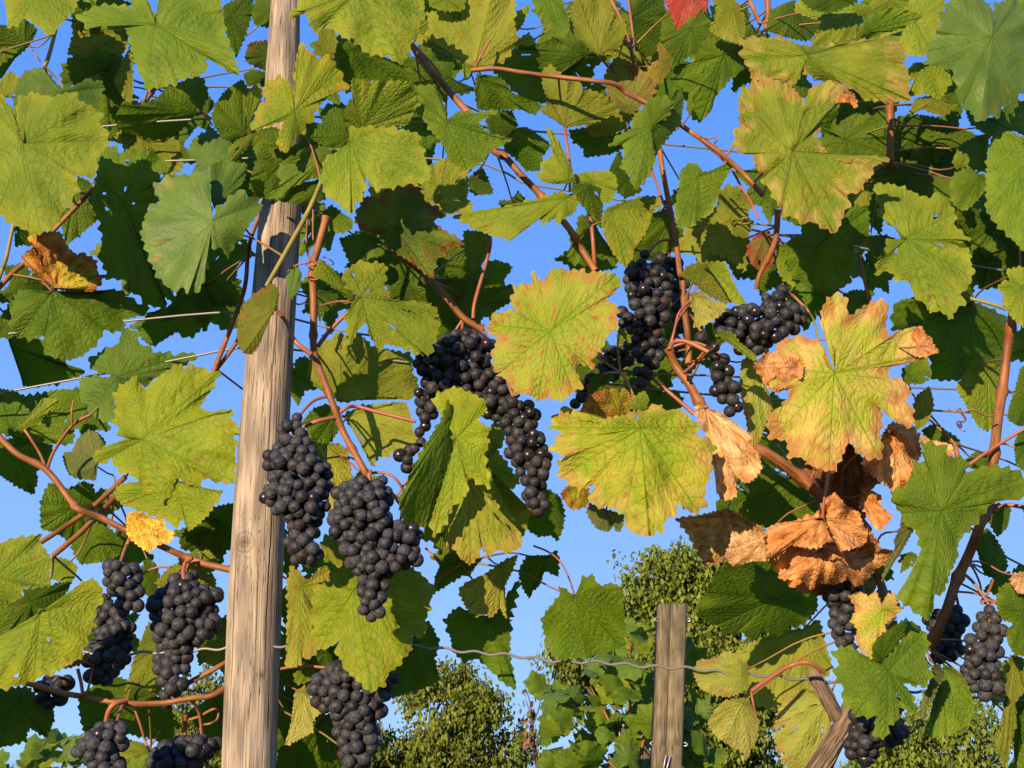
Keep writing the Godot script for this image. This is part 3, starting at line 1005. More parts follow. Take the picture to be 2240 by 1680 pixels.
func _ready() -> void:
	var cam := Camera3D.new()
	cam.name = "camera"
	cam.fov = rad_to_deg(2.0 * atan(840.0 / FOCAL))
	cam.position = eye
	cam.rotation_degrees = Vector3(PITCH, 0, 0)
	cam.near = 0.05
	cam.far = 900.0
	cam.current = true
	add_child(cam)
	var sky := ProceduralSkyMaterial.new()
	sky.sky_top_color = Color(0.052, 0.172, 0.550).linear_to_srgb()
	sky.sky_horizon_color = Color(0.245, 0.410, 0.650).linear_to_srgb()
	sky.sky_curve = 0.21
	sky.ground_horizon_color = Color(0.16, 0.20, 0.16).linear_to_srgb()
	sky.ground_bottom_color = Color(0.06, 0.07, 0.04).linear_to_srgb()
	sky.sun_angle_max = 1.0
	var e := Environment.new()
	e.background_mode = Environment.BG_SKY
	e.sky = Sky.new()
	e.sky.sky_material = sky
	e.tonemap_mode = Environment.TONE_MAPPER_LINEAR
	e.tonemap_exposure = 1.74
	e.sdfgi_enabled = true
	e.ssao_enabled = true
	e.ssil_enabled = true
	var we := WorldEnvironment.new()
	we.name = "environment"
	we.environment = e
	add_child(we)
	var sun := DirectionalLight3D.new()
	sun.name = "sun"
	sun.light_energy = 1.6
	sun.light_color = Color(1.0, 0.79, 0.50).linear_to_srgb()
	sun.light_angular_distance = 0.5
	sun.shadow_enabled = true
	add_child(sun)
	sun.look_at_from_position(Vector3.ZERO, Vector3(0.55, -0.281, -1.143))

	noise("wave", 1.0 / 130.0, 21)
	noise("blot", 1.0 / 85.0, 22)
	noise("spot", 1.0 / 17.0, 23, FastNoiseLite.TYPE_SIMPLEX_SMOOTH, 2)
	make_materials()
	plain_mat("twig_red", Color(0.20, 0.075, 0.04), 0.6)
	plain_mat("twig_green", Color(0.13, 0.15, 0.03), 0.6)
	make_grapes()

	# the ground, out to the horizon
	var ground := put("ground", PlaneMesh.new(), M.turf, self, Vector3(0, 0, -150))
	(ground.mesh as PlaneMesh).size = Vector2(900, 900)
	tag(ground, "", "", "", "structure")

	tall_post()
	short_post(5.0)
	for row in [["grapevine with a large sage-green leaf and a small bright yellow leaf beside the tall post", 230.0, 1.45], ["grapevine trained between the tall post and the golden leaf, bearing the most grape bunches", 1010.0, 1.47], ["grapevine with an old grey bark trunk, dead brown leaves and a star-shaped autumn leaf", 1660.0, 1.45]]:
		var p := at(row[1], 1680, row[2])
		p.y = 0.0
		vines.append(thing("grapevine", row[0], "grapevine", p, "grapevines of the nearest row"))
	# woody trunks
	var third: Vector3 = vines[2].position
	old_trunk([at(1862, 1540, 1.365), at(1846, 1582, 1.36), at(1820, 1630, 1.36), at(1786, 1690, 1.36), at(1752, 1750, 1.365), at(1716, 1830, 1.37), at(1690, 1960, 1.39), Vector3(third.x - 0.01, 0.9, third.z - 0.01), Vector3(third.x, 0.4, third.z), Vector3(third.x, -0.05, third.z)], [0.0080, 0.0094, 0.0100, 0.0106, 0.0112, 0.012, 0.014, 0.018, 0.023, 0.03], vines[2], "trunk", 16)
	old_trunk([at(1776, 1468, 1.36), at(1798, 1508, 1.355), at(1822, 1550, 1.358), at(1842, 1586, 1.362)], [0.0070, 0.0076, 0.0072, 0.0070], vines[2], "spur", 7)
	for i in 2:
		var b: Vector3 = vines[i].position
		put("trunk", tube([Vector3(0, -0.05, 0), Vector3(0.04, 0.6, 0), Vector3(-0.02, 1.2, 0.0), at([150, 760][i], 1900, 1.42) - b], [0.03, 0.022, 0.017, 0.011], 12, Color(0.27, 0.18, 0.125), Color(0.36, 0.25, 0.17), 6, 0.0, 0.3), M.bark, vines[i])

	# trellis wires
	wire(1.385, 2.6, false, [-300, 764, 0, 732, 398, 690, 531, 683, 641, 697, 757, 726, 1416, 817, 1550, 821, 2003, 848, 2220, 857, 2500, 872], "thin straight trellis wire passing below the red-rimmed leaf on the post")
	wire(1.40, 2.6, false, [-300, 916, 5, 859, 250, 813, 427, 779, 530, 760, 640, 765, 1536, 862, 2002, 896, 2175, 905, 2500, 930], "lowest straight trellis wire with a brown tendril wound round it")
	wire(1.405, 2.6, false, [-300, 330, 40, 293, 242, 275, 318, 268, 463, 259, 600, 252, 905, 267, 1127, 284, 1369, 304, 1460, 316, 1644, 335, 1965, 376, 2081, 391, 2500, 450], "topmost trellis wire among the upper leaves")
	wire(1.40, 2.6, false, [-300, 375, 400, 351, 560, 345, 640, 320, 1064, 360, 1140, 398, 1239, 416, 1366, 440, 1539, 479, 1680, 510, 2500, 640], "thin trellis wire second from the top")
	wire(1.345, 2.9, true, [-300, 1425, 195, 1429, 336, 1429, 560, 1412, 860, 1412, 1000, 1422, 1200, 1444, 1442, 1458, 1640, 1475, 1821, 1493, 2500, 1560], "crimped wavy trellis wire crossing in front of the short post")
	# canes, stalks and tendrils
	cane("cane", 1.36, 1.36, 6.9, 6.9, [-22, 934, 36, 992, 101, 1028, 156, 1097, 174, 1115, 221, 1133, 271, 1158, 354, 1195, 409, 1220, 452, 1234, 506, 1247])
	cane("cane", 1.37, 1.42, 5.4, 6.1, [87, 1188, 159, 1141, 203, 1109, 275, 1043])
	cane("cane", 1.38, 1.44, 5.8, 6.5, [116, 1216, 174, 1167, 217, 1123, 253, 1087])
	cane("cane", 1.35, 1.35, 5.8, 6.1, [-22, 1478, 65, 1496, 127, 1514, 188, 1525, 271, 1538, 351, 1539, 416, 1528, 463, 1521, 503, 1496])
	cane("cane", 1.38, 1.38, 5.4, 5.4, [391, 1507, 409, 1496, 470, 1463, 503, 1445])
	cane("cane", 1.38, 1.38, 5.4, 4.3, [467, 815, 506, 714, 535, 630, 542, 562, 550, 518, 575, 450, 582, 395])
	cane("cane", 1.39, 1.39, 4.7, 4.3, [474, 808, 521, 743, 542, 685, 564, 648])
	cane("shoot", 1.42, 1.42, 4.7, 4.0, [-7, 622, 4, 593, 14, 564, 27, 503, 36, 470])
	cane("cane", 1.43, 1.43, 6.1, 5.1, [-22, 651, 25, 600, 54, 575, 108, 514, 195, 423, 231, 383])
	cane("shoot", 1.40, 1.4, 5.1, 4.0, [98, 145, 108, 119, 125, 54, 134, 18])
	cane("cane", 1.39, 1.39, 3.6, 3.3, [199, 907, 159, 930, 119, 985, 103, 1028])
	cane("cane", 1.39, 1.39, 3.3, 3.3, [54, 941, 65, 956, 87, 992, 99, 1021])
	cane("stalk", 1.38, 1.38, 2.5, 2.2, [159, 930, 157, 902, 161, 876])
	cane("cane", 1.36, 1.36, 5.1, 3.6, [286, 1174, 278, 1192, 269, 1214, 264, 1236])
	cane("cane", 1.45, 1.45, 5.1, 5.1, [340, 192, 322, 217, 311, 231, 297, 275])
	cane("cane", 1.285, 1.285, 8.7, 7.2, [714, 475, 696, 540, 683, 587, 685, 638, 686, 692, 686, 764, 699, 808, 732, 894, 753, 949, 793, 1021, 804, 1043])
	cane("cane", 1.28, 1.28, 5.1, 5.4, [808, 1035, 806, 1075, 808, 1119])
	cane("shoot", 1.26, 1.26, 6.1, 5.4, [703, 398, 674, 463, 620, 561, 583, 626])
	cane("cane", 1.29, 1.29, 2.5, 2.5, [674, 459, 670, 524, 677, 575])
	cane("cane", 1.29, 1.29, 2.2, 2.2, [685, 459, 685, 521, 692, 542])
	cane("stalk", 1.26, 1.26, 4.0, 6.1, [603, 677, 627, 706, 645, 746, 681, 775])
	cane("stalk", 1.31, 1.31, 5.1, 4.3, [696, 757, 721, 724, 761, 683])
	cane("stalk", 1.29, 1.29, 4.3, 4.0, [732, 913, 757, 893, 779, 889, 829, 902, 909, 922])
	cane("stalk", 1.28, 1.28, 5.1, 3.6, [737, 913, 699, 920, 670, 931, 638, 949])
	cane("stalk", 1.32, 1.32, 2.2, 2.2, [714, 1003, 746, 999, 764, 1010, 786, 1032])
	cane("stalk", 1.31, 1.31, 3.3, 2.9, [806, 1035, 847, 1035, 873, 1057, 882, 1082, 876, 1140])
	cane("cane", 1.34, 1.34, 5.1, 5.1, [844, 1068, 876, 1101, 887, 1126])
	cane("cane", 1.34, 1.34, 8.3, 7.6, [887, 80, 920, 123, 949, 159, 978, 195, 1003, 224, 1028, 253, 1075, 325, 1105, 344, 1134, 376, 1185, 430, 1235, 488, 1254, 514, 1275, 550, 1303, 593])
	cane("cane", 1.30, 1.3, 5.8, 6.1, [1032, 154, 1082, 150, 1140, 159, 1188, 165, 1297, 177, 1344, 184, 1369, 203, 1405, 221, 1460, 253, 1507, 286, 1543, 311, 1586, 344, 1633, 387, 1668, 427])
	cane("stalk", 1.33, 1.33, 3.3, 2.5, [1543, 315, 1594, 362, 1622, 409, 1644, 445, 1659, 481])
	cane("stalk", 1.33, 1.33, 3.6, 2.9, [1039, 150, 1054, 119, 1072, 87])
	cane("cane", 1.365, 1.365, 6.1, 7.2, [1442, 318, 1449, 369, 1462, 438, 1478, 524, 1487, 597, 1492, 608, 1496, 665, 1503, 720, 1507, 763, 1505, 803])
	cane("stalk", 1.37, 1.37, 2.9, 2.9, [1425, 369, 1445, 427, 1463, 470])
	cane("cane", 1.33, 1.36, 8.7, 13.0, [1463, 761, 1478, 800, 1507, 840, 1532, 884, 1568, 923, 1641, 970, 1688, 999, 1749, 1043, 1800, 1090, 1839, 1133])
	cane("stalk", 1.27, 1.27, 4.7, 5.4, [1550, 770, 1500, 747, 1474, 749, 1464, 764])
	cane("stalk", 1.28, 1.28, 2.2, 3.3, [1527, 625, 1507, 659, 1485, 685, 1474, 728, 1467, 757])
	cane("stalk", 1.34, 1.34, 3.6, 4.7, [1420, 822, 1460, 855, 1518, 905])
	cane("stalk", 1.31, 1.31, 2.9, 3.6, [1539, 771, 1514, 800, 1496, 815])
	cane("cane", 1.36, 1.36, 7.2, 7.6, [865, 551, 894, 573, 938, 609, 974, 648, 1014, 696, 1057, 721])
	cane("stalk", 1.35, 1.35, 4.0, 4.3, [1072, 515, 1072, 540, 1061, 583, 1039, 659, 1035, 696])
	cane("cane", 1.29, 1.36, 10.1, 10.8, [2233, 594, 2215, 692, 2204, 757, 2193, 847, 2182, 920, 2172, 1017, 2166, 1097, 2146, 1144, 2121, 1209, 2092, 1271, 2067, 1343, 2031, 1419])
	cane("stalk", 1.30, 1.3, 3.3, 4.0, [2248, 934, 2182, 974, 2110, 1023])
	cane("stalk", 1.33, 1.33, 4.3, 4.3, [2248, 1111, 2201, 1105, 2172, 1120])
	cane("stalk", 1.30, 1.3, 4.3, 4.3, [1644, 1512, 1687, 1481, 1730, 1456, 1763, 1449, 1788, 1460, 1805, 1472])
	cane("stalk", 1.34, 1.34, 2.2, 1.8, [1643, 1512, 1647, 1536, 1656, 1572])
	cane("bark", 1.37, 1.37, 8.0, 10.1, [1882, 1185, 1908, 1236, 1926, 1275, 1938, 1315, 1951, 1355])
	cane("cane", 1.40, 1.4, 5.1, 5.1, [1633, -22, 1644, 11, 1662, 51])
	cane("cane", 1.41, 1.41, 8.0, 7.2, [1676, -22, 1680, 22, 1676, 65])
	cane("cane", 1.42, 1.42, 8.7, 8.0, [1946, 231, 1947, 275, 1947, 354])
	cane("cane", 1.36, 1.36, 7.2, 5.4, [1702, 459, 1698, 514, 1687, 550, 1662, 600, 1654, 633])
	cane("cane", 1.38, 1.38, 5.1, 4.3, [1330, -11, 1355, 36, 1369, 72, 1380, 108, 1387, 145])
	cane("stalk", 1.36, 1.36, 3.3, 2.9, [1373, -7, 1382, 54, 1387, 101])
	cane("stalk", 1.35, 1.35, 2.9, 2.9, [1311, 121, 1321, 134, 1331, 148])
	cane("stalk", 1.34, 1.34, 3.6, 2.9, [1236, 277, 1239, 307, 1245, 344, 1247, 369, 1246, 420])
	cane("stalk", 1.34, 1.34, 4.7, 4.7, [1283, 448, 1292, 481, 1297, 524, 1301, 586])
	cane("shoot", 1.29, 1.29, 4.3, 4.3, [2119, 652, 2161, 663, 2201, 676])
	cane("stalk", 1.42, 1.42, 2.9, 2.9, [1877, 551, 1890, 612, 1900, 656])
	cane("cane", 1.36, 1.36, 5.1, 5.1, [2088, 970, 2093, 988, 2095, 1010])
	cane("stalk", 1.27, 1.27, 3.6, 3.6, [1812, 1032, 1805, 1082, 1799, 1135])
	cane("shoot", 1.29, 1.29, 2.5, 2.5, [1770, 683, 1781, 703, 1790, 743])
	cane("stalk", 1.42, 1.42, 2.2, 2.2, [2110, 1243, 2125, 1239, 2143, 1275, 2147, 1304])
	cane("stalk", 1.42, 1.42, 2.2, 2.2, [2197, 1217, 2219, 1228, 2248, 1243])
	cane("stalk", 1.36, 1.36, 2.5, 2.9, [2173, 1268, 2161, 1297, 2146, 1319, 2182, 1315])
	cane("stalk", 1.44, 1.44, 2.2, 1.8, [1167, 1194, 1199, 1207, 1225, 1228, 1243, 1261, 1257, 1301])
	cane("stalk", 1.44, 1.44, 2.5, 2.5, [931, 1199, 956, 1225, 970, 1250])
	cane("cane", 1.43, 1.43, 3.3, 3.3, [952, 1283, 974, 1257, 1021, 1228])
	cane("stalk", 1.44, 1.44, 2.5, 1.8, [443, 246, 456, 260, 465, 275])
	cane("stalk", 1.45, 1.45, 1.8, 1.8, [65, 103, 78, 119, 89, 136])
	cane("stalk", 1.29, 1.29, 6.1, 5.1, [278, 1532, 253, 1539, 239, 1554, 231, 1583])
	cane("stalk", 1.35, 1.35, 3.6, 3.6, [181, 1521, 177, 1492, 170, 1463])
	cane("stalk", 1.35, 1.35, 2.5, 2.5, [293, 1547, 307, 1586, 318, 1622, 327, 1644])
	cane("stalk", 1.385, 1.385, 4.3, 3.6, [407, 1565, 405, 1594, 398, 1633, 376, 1651])
	cane("stalk", 1.35, 1.35, 4.3, 4.0, [420, 1221, 405, 1232, 401, 1254, 403, 1275])
	cane("shoot", 1.30, 1.3, 3.3, 2.9, [1358, 815, 1373, 837, 1384, 862])
	tendril(1.28, 2.5, 1.8, [2076, 896, 2088, 902, 2099, 894, 2110, 902, 2128, 896, 2154, 909, 2179, 907])
	tendril(1.28, 2.2, 1.1, [2103, 903, 2112, 916, 2107, 923, 2094, 922, 2096, 932, 2103, 934, 2101, 925, 2098, 934, 2105, 943, 2113, 943])
	tendril(1.38, 2.9, 2.2, [409, 1575, 434, 1568, 467, 1551, 478, 1557, 474, 1575, 459, 1583, 445, 1586, 436, 1597])
	tendril(1.275, 2.2, 1.8, [630, 594, 648, 580, 670, 576, 685, 571, 692, 576, 677, 582, 667, 576])
	tendril(1.275, 2.2, 1.8, [672, 607, 685, 605, 696, 609, 685, 612, 674, 607])
	tendril(1.30, 1.4, 1.1, [706, 562, 717, 565, 728, 573, 730, 578, 724, 578])
	tendril(1.36, 1.4, 1.1, [710, 706, 715, 717, 713, 728, 703, 735])
	tendril(1.30, 2.2, 1.4, [1532, 300, 1547, 304, 1565, 300, 1568, 307, 1563, 315, 1570, 322])
	tendril(1.36, 2.9, 2.2, [300, 1261, 325, 1248, 347, 1241, 373, 1241])
	tendril(1.40, 1.4, 1.1, [786, 761, 788, 768, 779, 771, 764, 764, 757, 771])
	# bunches of grapes
	bunch(1.255, 0, [909, 638, 659, 938, 596, 677, 974, 605, 696, 996, 574, 699, 1025, 576, 728, 1054, 587, 730, 1082, 567, 721, 1108, 576, 724, 1127, 609, 710, 1163, 623, 699, 1199, 620, 706, 1225, 634, 708, 1240, 667, 688], "dusty dark bunch of grapes hanging against the tall post")
	bunch(1.245, 0, [1051, 771, 847, 1073, 728, 858, 1098, 726, 865, 1134, 717, 865, 1160, 717, 927, 1188, 735, 923, 1225, 753, 923, 1239, 764, 894, 1261, 775, 855, 1297, 777, 851, 1333, 779, 847, 1355, 797, 829], "fullest long tapering bunch of dusty grapes before a bright green leaf")
	bunch(1.31, 0, [1236, 221, 297, 1254, 215, 315, 1279, 231, 318, 1304, 250, 318, 1330, 253, 311, 1340, 260, 289], "small sunlit upper bunch of grapes partly behind the big yellow-green leaf")
	bunch(1.37, 0, [1311, 213, 253, 1333, 206, 260, 1369, 203, 300, 1405, 192, 289, 1442, 184, 289, 1471, 181, 260, 1496, 192, 231], "deeply shaded long bunch of grapes behind the big yellow-green leaf")
	bunch(1.43, 0, [1485, 90, 174, 1514, 69, 152, 1539, 83, 137], "small black shaded bunch behind the curved cane under the yellow-green leaf")
	bunch(1.36, 0, [1254, 373, 441, 1279, 358, 438, 1301, 335, 495, 1326, 318, 477, 1355, 320, 485, 1380, 325, 485, 1405, 333, 448, 1427, 344, 427, 1456, 333, 416, 1481, 340, 409, 1507, 344, 409, 1525, 347, 376, 1543, 358, 373], "loose long bunch of dusty grapes above the curved orange cane")
	bunch(1.275, 0, [1586, 217, 286, 1615, 177, 286, 1644, 157, 268, 1666, 174, 268, 1680, 192, 288, 1702, 181, 289, 1724, 203, 268], "bunch of dusty grapes on a red arched stalk below the curved orange cane")
	bunch(1.385, 0, [1615, 401, 485, 1637, 336, 485, 1659, 322, 452, 1680, 322, 445, 1706, 344, 434], "straggly bunch beside the foot of the tall post with a curling orange tendril")
	bunch(1.355, 1, [721, 999, 1021, 746, 956, 1090, 771, 905, 1079, 800, 902, 1079, 829, 913, 1108, 851, 916, 1133, 873, 956, 1140, 894, 1039, 1133, 913, 1061, 1119], "wide bunch of dark grapes between two green leaves and the red-spotted leaf")
	bunch(1.37, 1, [858, 900, 945, 887, 902, 963, 913, 902, 956, 941, 905, 945, 956, 909, 941, 992, 862, 916, 1010, 862, 916, 1028, 880, 913], "few grapes showing beside the upright folded green leaf")
	bunch(1.30, 1, [880, 1087, 1170, 894, 1091, 1176, 923, 1089, 1187, 949, 1102, 1192, 974, 1102, 1201, 999, 1102, 1212, 1025, 1123, 1207, 1054, 1134, 1207, 1079, 1136, 1196, 1104, 1141, 1205, 1119, 1167, 1196], "slender bunch of shiny black grapes below the red-spotted leaf")
	bunch(1.34, 1, [547, 1405, 1431, 573, 1384, 1427, 601, 1355, 1471, 630, 1366, 1474, 659, 1366, 1474, 685, 1348, 1474, 710, 1351, 1453, 735, 1380, 1453, 757, 1362, 1456, 786, 1391, 1456, 808, 1384, 1449, 829, 1377, 1420, 851, 1384, 1405], "long bunch of dark grapes directly right of the red-spotted leaf")
	bunch(1.41, 1, [757, 1355, 1380, 771, 1311, 1384, 793, 1311, 1391, 815, 1304, 1369, 844, 1254, 1304, 884, 1246, 1283], "black shaded grapes between the red-spotted leaf and the golden leaf")
	bunch(1.42, 1, [562, 1431, 1496, 594, 1442, 1507, 630, 1463, 1510, 667, 1467, 1510, 703, 1471, 1507, 743, 1463, 1500, 775, 1471, 1500], "black shaded grapes behind the upright orange cane")
	bunch(1.28, 1, [634, 1701, 1723, 652, 1662, 1720, 667, 1673, 1748, 685, 1571, 1770, 706, 1553, 1763, 728, 1553, 1748, 743, 1604, 1698, 764, 1607, 1687, 771, 1640, 1669], "glossy round-berried bunch above the star-shaped autumn leaf")
	bunch(1.29, 1, [757, 1550, 1572, 779, 1547, 1594, 800, 1545, 1604, 826, 1550, 1604, 847, 1550, 1626, 873, 1565, 1626, 894, 1583, 1626, 902, 1586, 1604], "short bunch of grapes hanging left of the star-shaped autumn leaf")
	bunch(1.37, 1, [721, 1518, 1550, 743, 1518, 1547], "handful of grapes behind the small pale leaf near the orange cane")
	bunch(1.31, 0, [1283, 1814, 1893, 1304, 1796, 1886, 1333, 1814, 1864, 1351, 1814, 1871, 1387, 1805, 1871, 1405, 1828, 1871, 1416, 1853, 1871], "plump dusty grapes beneath the shrivelled brown leaf")
	bunch(1.33, 0, [1326, 2157, 2182, 1351, 2135, 2190, 1380, 2125, 2204, 1402, 2110, 2193, 1427, 2107, 2193, 1453, 2103, 2190, 1478, 2107, 2190, 1503, 2121, 2193, 1521, 2135, 2164], "compact dusty bunch hanging right of the leaning orange cane")
	bunch(1.41, 0, [1326, 2085, 2110, 1355, 2016, 2121, 1387, 2038, 2110, 1424, 2031, 2110, 1442, 2031, 2096], "shaded dark bunch behind the leaning orange cane")
	bunch(1.30, 1, [1550, 1850, 1893, 1575, 1853, 1915, 1594, 1853, 1984, 1612, 1843, 1994, 1630, 1843, 1922, 1648, 1846, 1922, 1662, 1886, 1911], "glossy black bunch beside the grey bark trunk")
	bunch(1.35, 0, [1456, 714, 771, 1474, 703, 865, 1489, 674, 876, 1510, 674, 862, 1536, 681, 847, 1561, 721, 844, 1590, 724, 829, 1622, 730, 829, 1651, 741, 822, 1677, 746, 808, 1702, 757, 793], "dusty bunch under the tip of the bright green leaf right of the tall post")
	# leaves: kind, distance, lean across, lean up, puffiness, where the stalk meets the leaf, outline from its tip
	lf("yg", 1.33, 0, 0, 1, 83, -22, [108, 81, 87, 61, 54, 40, 40, 56, 18, 58, 14, 22, 11, -7, 54, -33, 119, -36, 170, -11, 165, 22, 145, 40, 130, 58])
	lf("mid", 1.47, .8, -.5, 1, 54, 98, [2, 172, 22, 137, 47, 116, 65, 98, 80, 72, 78, 60, 54, 42, 22, 58, 0, 54, -22, 90, -14, 152])
	lf("green", 1.30, -.1, .15, 1, 340, 54, [320, 197, 344, 192, 383, 184, 391, 174, 434, 166, 452, 156, 448, 127, 481, 141, 524, 165, 506, 105, 492, 72, 486, 18, 474, -22, 398, -43, 356, -29, 346, 7, 341, 46, 327, 11, 311, -22, 286, -7, 289, 14, 275, 13, 217, 11, 170, 36, 188, 58, 217, 47, 260, 38, 278, 69, 286, 101, 293, 130, 311, 170])
	lf("under", 1.42, 0, 0, 1, 268, 72, [148, 118, 181, 125, 217, 108, 268, 119, 282, 90, 268, 40, 217, 43, 170, 76, 156, 40, 159, 76])
	lf("dark", 1.41, 0, 0, 1, 224, 14, [177, 72, 156, 33, 163, 4, 224, -11, 289, 7, 260, 22, 217, 11, 174, 33])
	lf("dark", 1.46, 0, 0, 1, 231, 152, [242, 286, 217, 275, 217, 235, 195, 231, 192, 203, 174, 184, 137, 188, 136, 145, 156, 125, 217, 87, 268, 87, 269, 119, 266, 145, 250, 174, 253, 203, 269, 217, 260, 231, 235, 235])
	lf("sage", 1.37, .5, 0, 1, 132, 203, [33, 286, 29, 224, 38, 184, 54, 156, 90, 148, 119, 177, 134, 192, 174, 184, 215, 163, 228, 192, 213, 228, 174, 235, 108, 253])
	lf("under", 1.43, 0, 0, 1, 278, 159, [271, 217, 250, 177, 268, 134, 286, 101, 291, 152, 289, 224])
	lf("yg", 1.25, -.1, .1, 1.4, 51, 313, [90, 512, 112, 499, 134, 485, 134, 467, 159, 448, 159, 430, 174, 416, 165, 383, 195, 387, 213, 376, 210, 347, 231, 325, 239, 307, 228, 278, 217, 268, 221, 250, 195, 228, 174, 221, 166, 206, 141, 203, 123, 210, 101, 210, 72, 203, 47, 213, 36, 231, 38, 268, 54, 278, 52, 306, 34, 286, 22, 231, -4, 206, -33, 253, -43, 325, -22, 434, 0, 470, 22, 488, 47, 499, 72, 514])
	lf("mid", 1.44, .7, -.5, 1, 430, 246, [253, 253, 268, 228, 300, 231, 344, 213, 369, 188, 391, 181, 434, 166, 448, 181, 456, 206, 445, 231, 443, 250, 427, 253, 412, 268, 376, 300, 347, 307, 322, 304, 260, 282])
	lf("under", 1.47, 0, 0, 1, 325, 315, [401, 365, 398, 336, 391, 311, 376, 300, 358, 307, 322, 304, 268, 286, 266, 315, 307, 325, 344, 336, 369, 383, 391, 376])
	lf("mid", 1.39, 0, 0, 1, 269, 439, [365, 676, 315, 665, 307, 647, 286, 640, 282, 622, 268, 611, 235, 611, 231, 593, 217, 564, 224, 528, 215, 481, 199, 448, 197, 416, 206, 405, 213, 358, 206, 344, 221, 325, 253, 318, 260, 336, 275, 329, 307, 325, 336, 329, 347, 347, 365, 358, 369, 383, 336, 405, 347, 427, 351, 441, 325, 452, 318, 477, 307, 506, 307, 542, 325, 579, 336, 600, 347, 622, 358, 647])
	lf("sage", 1.245, .1, 0, 1, 465, 483, [412, 645, 401, 629, 373, 635, 362, 622, 347, 611, 340, 593, 329, 575, 322, 553, 311, 524, 307, 510, 318, 477, 325, 454, 349, 441, 344, 427, 333, 409, 365, 387, 420, 380, 452, 373, 460, 398, 461, 445, 467, 481, 474, 456, 495, 441, 521, 416, 535, 423, 575, 448, 557, 477, 535, 506, 528, 521, 514, 535, 499, 564, 485, 542, 445, 542, 452, 579, 443, 622, 425, 640])
	lf("sage", 1.265, .5, 0, 1, 470, 448, [539, 358, 535, 391, 521, 416, 499, 439, 468, 454, 459, 416, 456, 365, 481, 354])
	lf("sage", 1.38, -.3, .4, 1, 467, 340, [412, 333, 420, 307, 438, 293, 467, 282, 488, 304, 506, 311, 503, 354, 470, 362, 448, 376, 420, 383, 430, 354, 416, 344])
	lf("mid", 1.35, .5, 0, 1, 532, 289, [474, 224, 492, 199, 528, 174, 542, 192, 546, 203, 539, 239, 542, 289, 532, 304, 506, 307, 485, 300, 470, 278, 463, 253])
	lf("yg", 1.33, .9, 0, 1, 542, 271, [564, 177, 575, 203, 564, 235, 553, 268, 546, 289, 539, 253, 539, 217, 550, 192])
	lf("yg", 1.33, .7, 0, 1, 553, 297, [503, 356, 499, 329, 517, 307, 564, 289, 561, 307, 539, 325, 517, 347])
	lf("dark", 1.46, 0, 0, 1, 506, 36, [517, 127, 505, 101, 492, 65, 486, 18, 503, 4, 553, -11, 550, 36, 535, 83])
	lf("dark", 1.50, 0, 0, 1, 593, 22, [550, 22, 564, -7, 600, -14, 600, 43, 590, 61, 557, 54, 552, 36])
	lf("redge", 1.49, .6, -.4, 1, 593, 123, [535, 127, 546, 94, 586, 90, 590, 156, 564, 148, 542, 137])
	lf("dark", 1.49, 0, 0, 1, 593, 177, [532, 163, 553, 152, 582, 159, 582, 195, 564, 181, 542, 188])
	lf("under", 1.44, 0, 0, 1, 7, 210, [22, 156, 43, 170, 36, 203, 14, 213, -14, 217, 0, 177])
	lf("dark", 1.49, 0, 0, 1, 43, 495, [33, 539, 33, 495, 72, 514, 87, 521, 65, 539, 51, 535])
	lf("dark", 1.47, 0, 0, 1, 170, 394, [145, 535, 134, 485, 159, 448, 170, 387, 199, 401, 203, 452, 213, 481, 174, 514])
	lf("mid", 1.36, .15, -.1, 1.3, 116, 637, [145, 790, 112, 779, 98, 764, 96, 735, 65, 743, 40, 735, 22, 710, 27, 667, 34, 645, 54, 632, 80, 645, 98, 647, 115, 635, 174, 645, 217, 645, 253, 634, 275, 645, 300, 663, 329, 676, 304, 692, 268, 699, 275, 714, 253, 728, 228, 721, 217, 743, 199, 764, 177, 779])
	lf("drymix", 1.345, 0, 0, 1, 119, 629, [47, 562, 72, 540, 61, 518, 87, 507, 130, 507, 141, 526, 152, 544, 170, 558, 177, 551, 210, 569, 213, 591, 217, 601, 231, 601, 210, 634, 174, 638, 119, 632, 101, 620, 72, 594], "dry orange-brown curled upper part of a green leaf")
	lf("dark", 1.47, 0, 0, 1, 22, 757, [54, 847, 51, 822, 22, 743, 0, 692, 7, 685, 27, 656, 22, 710, 40, 735, 96, 743, 112, 779, 145, 790, 152, 808, 181, 808, 184, 818, 123, 840])
	lf("dark", 1.50, 0, 0, 1, 452, 641, [383, 728, 336, 757, 311, 743, 300, 721, 286, 714, 340, 681, 362, 676, 423, 634, 452, 569, 524, 612, 535, 681, 506, 728, 463, 706, 416, 739])
	lf("sagey", 1.39, .1, 0, 1, 259, 826, [250, 923, 224, 920, 195, 905, 192, 887, 174, 869, 177, 855, 172, 837, 184, 826, 224, 826, 258, 824, 203, 808, 192, 790, 210, 775, 231, 764, 260, 750, 264, 732, 282, 717, 300, 728, 307, 753, 333, 761, 333, 771, 362, 771, 383, 779, 420, 770, 423, 786, 409, 797, 391, 795, 362, 818, 318, 840, 300, 829, 268, 847, 253, 880])
	lf("ygb", 1.345, 0, 0, 1, 313, 961, [358, 1101, 340, 1086, 318, 1075, 307, 1054, 286, 1039, 260, 1032, 242, 999, 217, 1014, 201, 999, 221, 981, 268, 963, 300, 960, 268, 956, 250, 923, 253, 887, 250, 858, 260, 847, 293, 826, 318, 851, 340, 829, 392, 795, 405, 808, 423, 797, 445, 808, 479, 815, 467, 844, 448, 873, 438, 891, 463, 902, 506, 894, 503, 913, 521, 931, 524, 949, 510, 956, 521, 967, 514, 992, 515, 1054, 474, 1054, 463, 1032, 448, 1046, 434, 1066, 409, 1057, 387, 1046, 376, 1075], "bright yellow-green leaf with small brown spots beside the tall post")
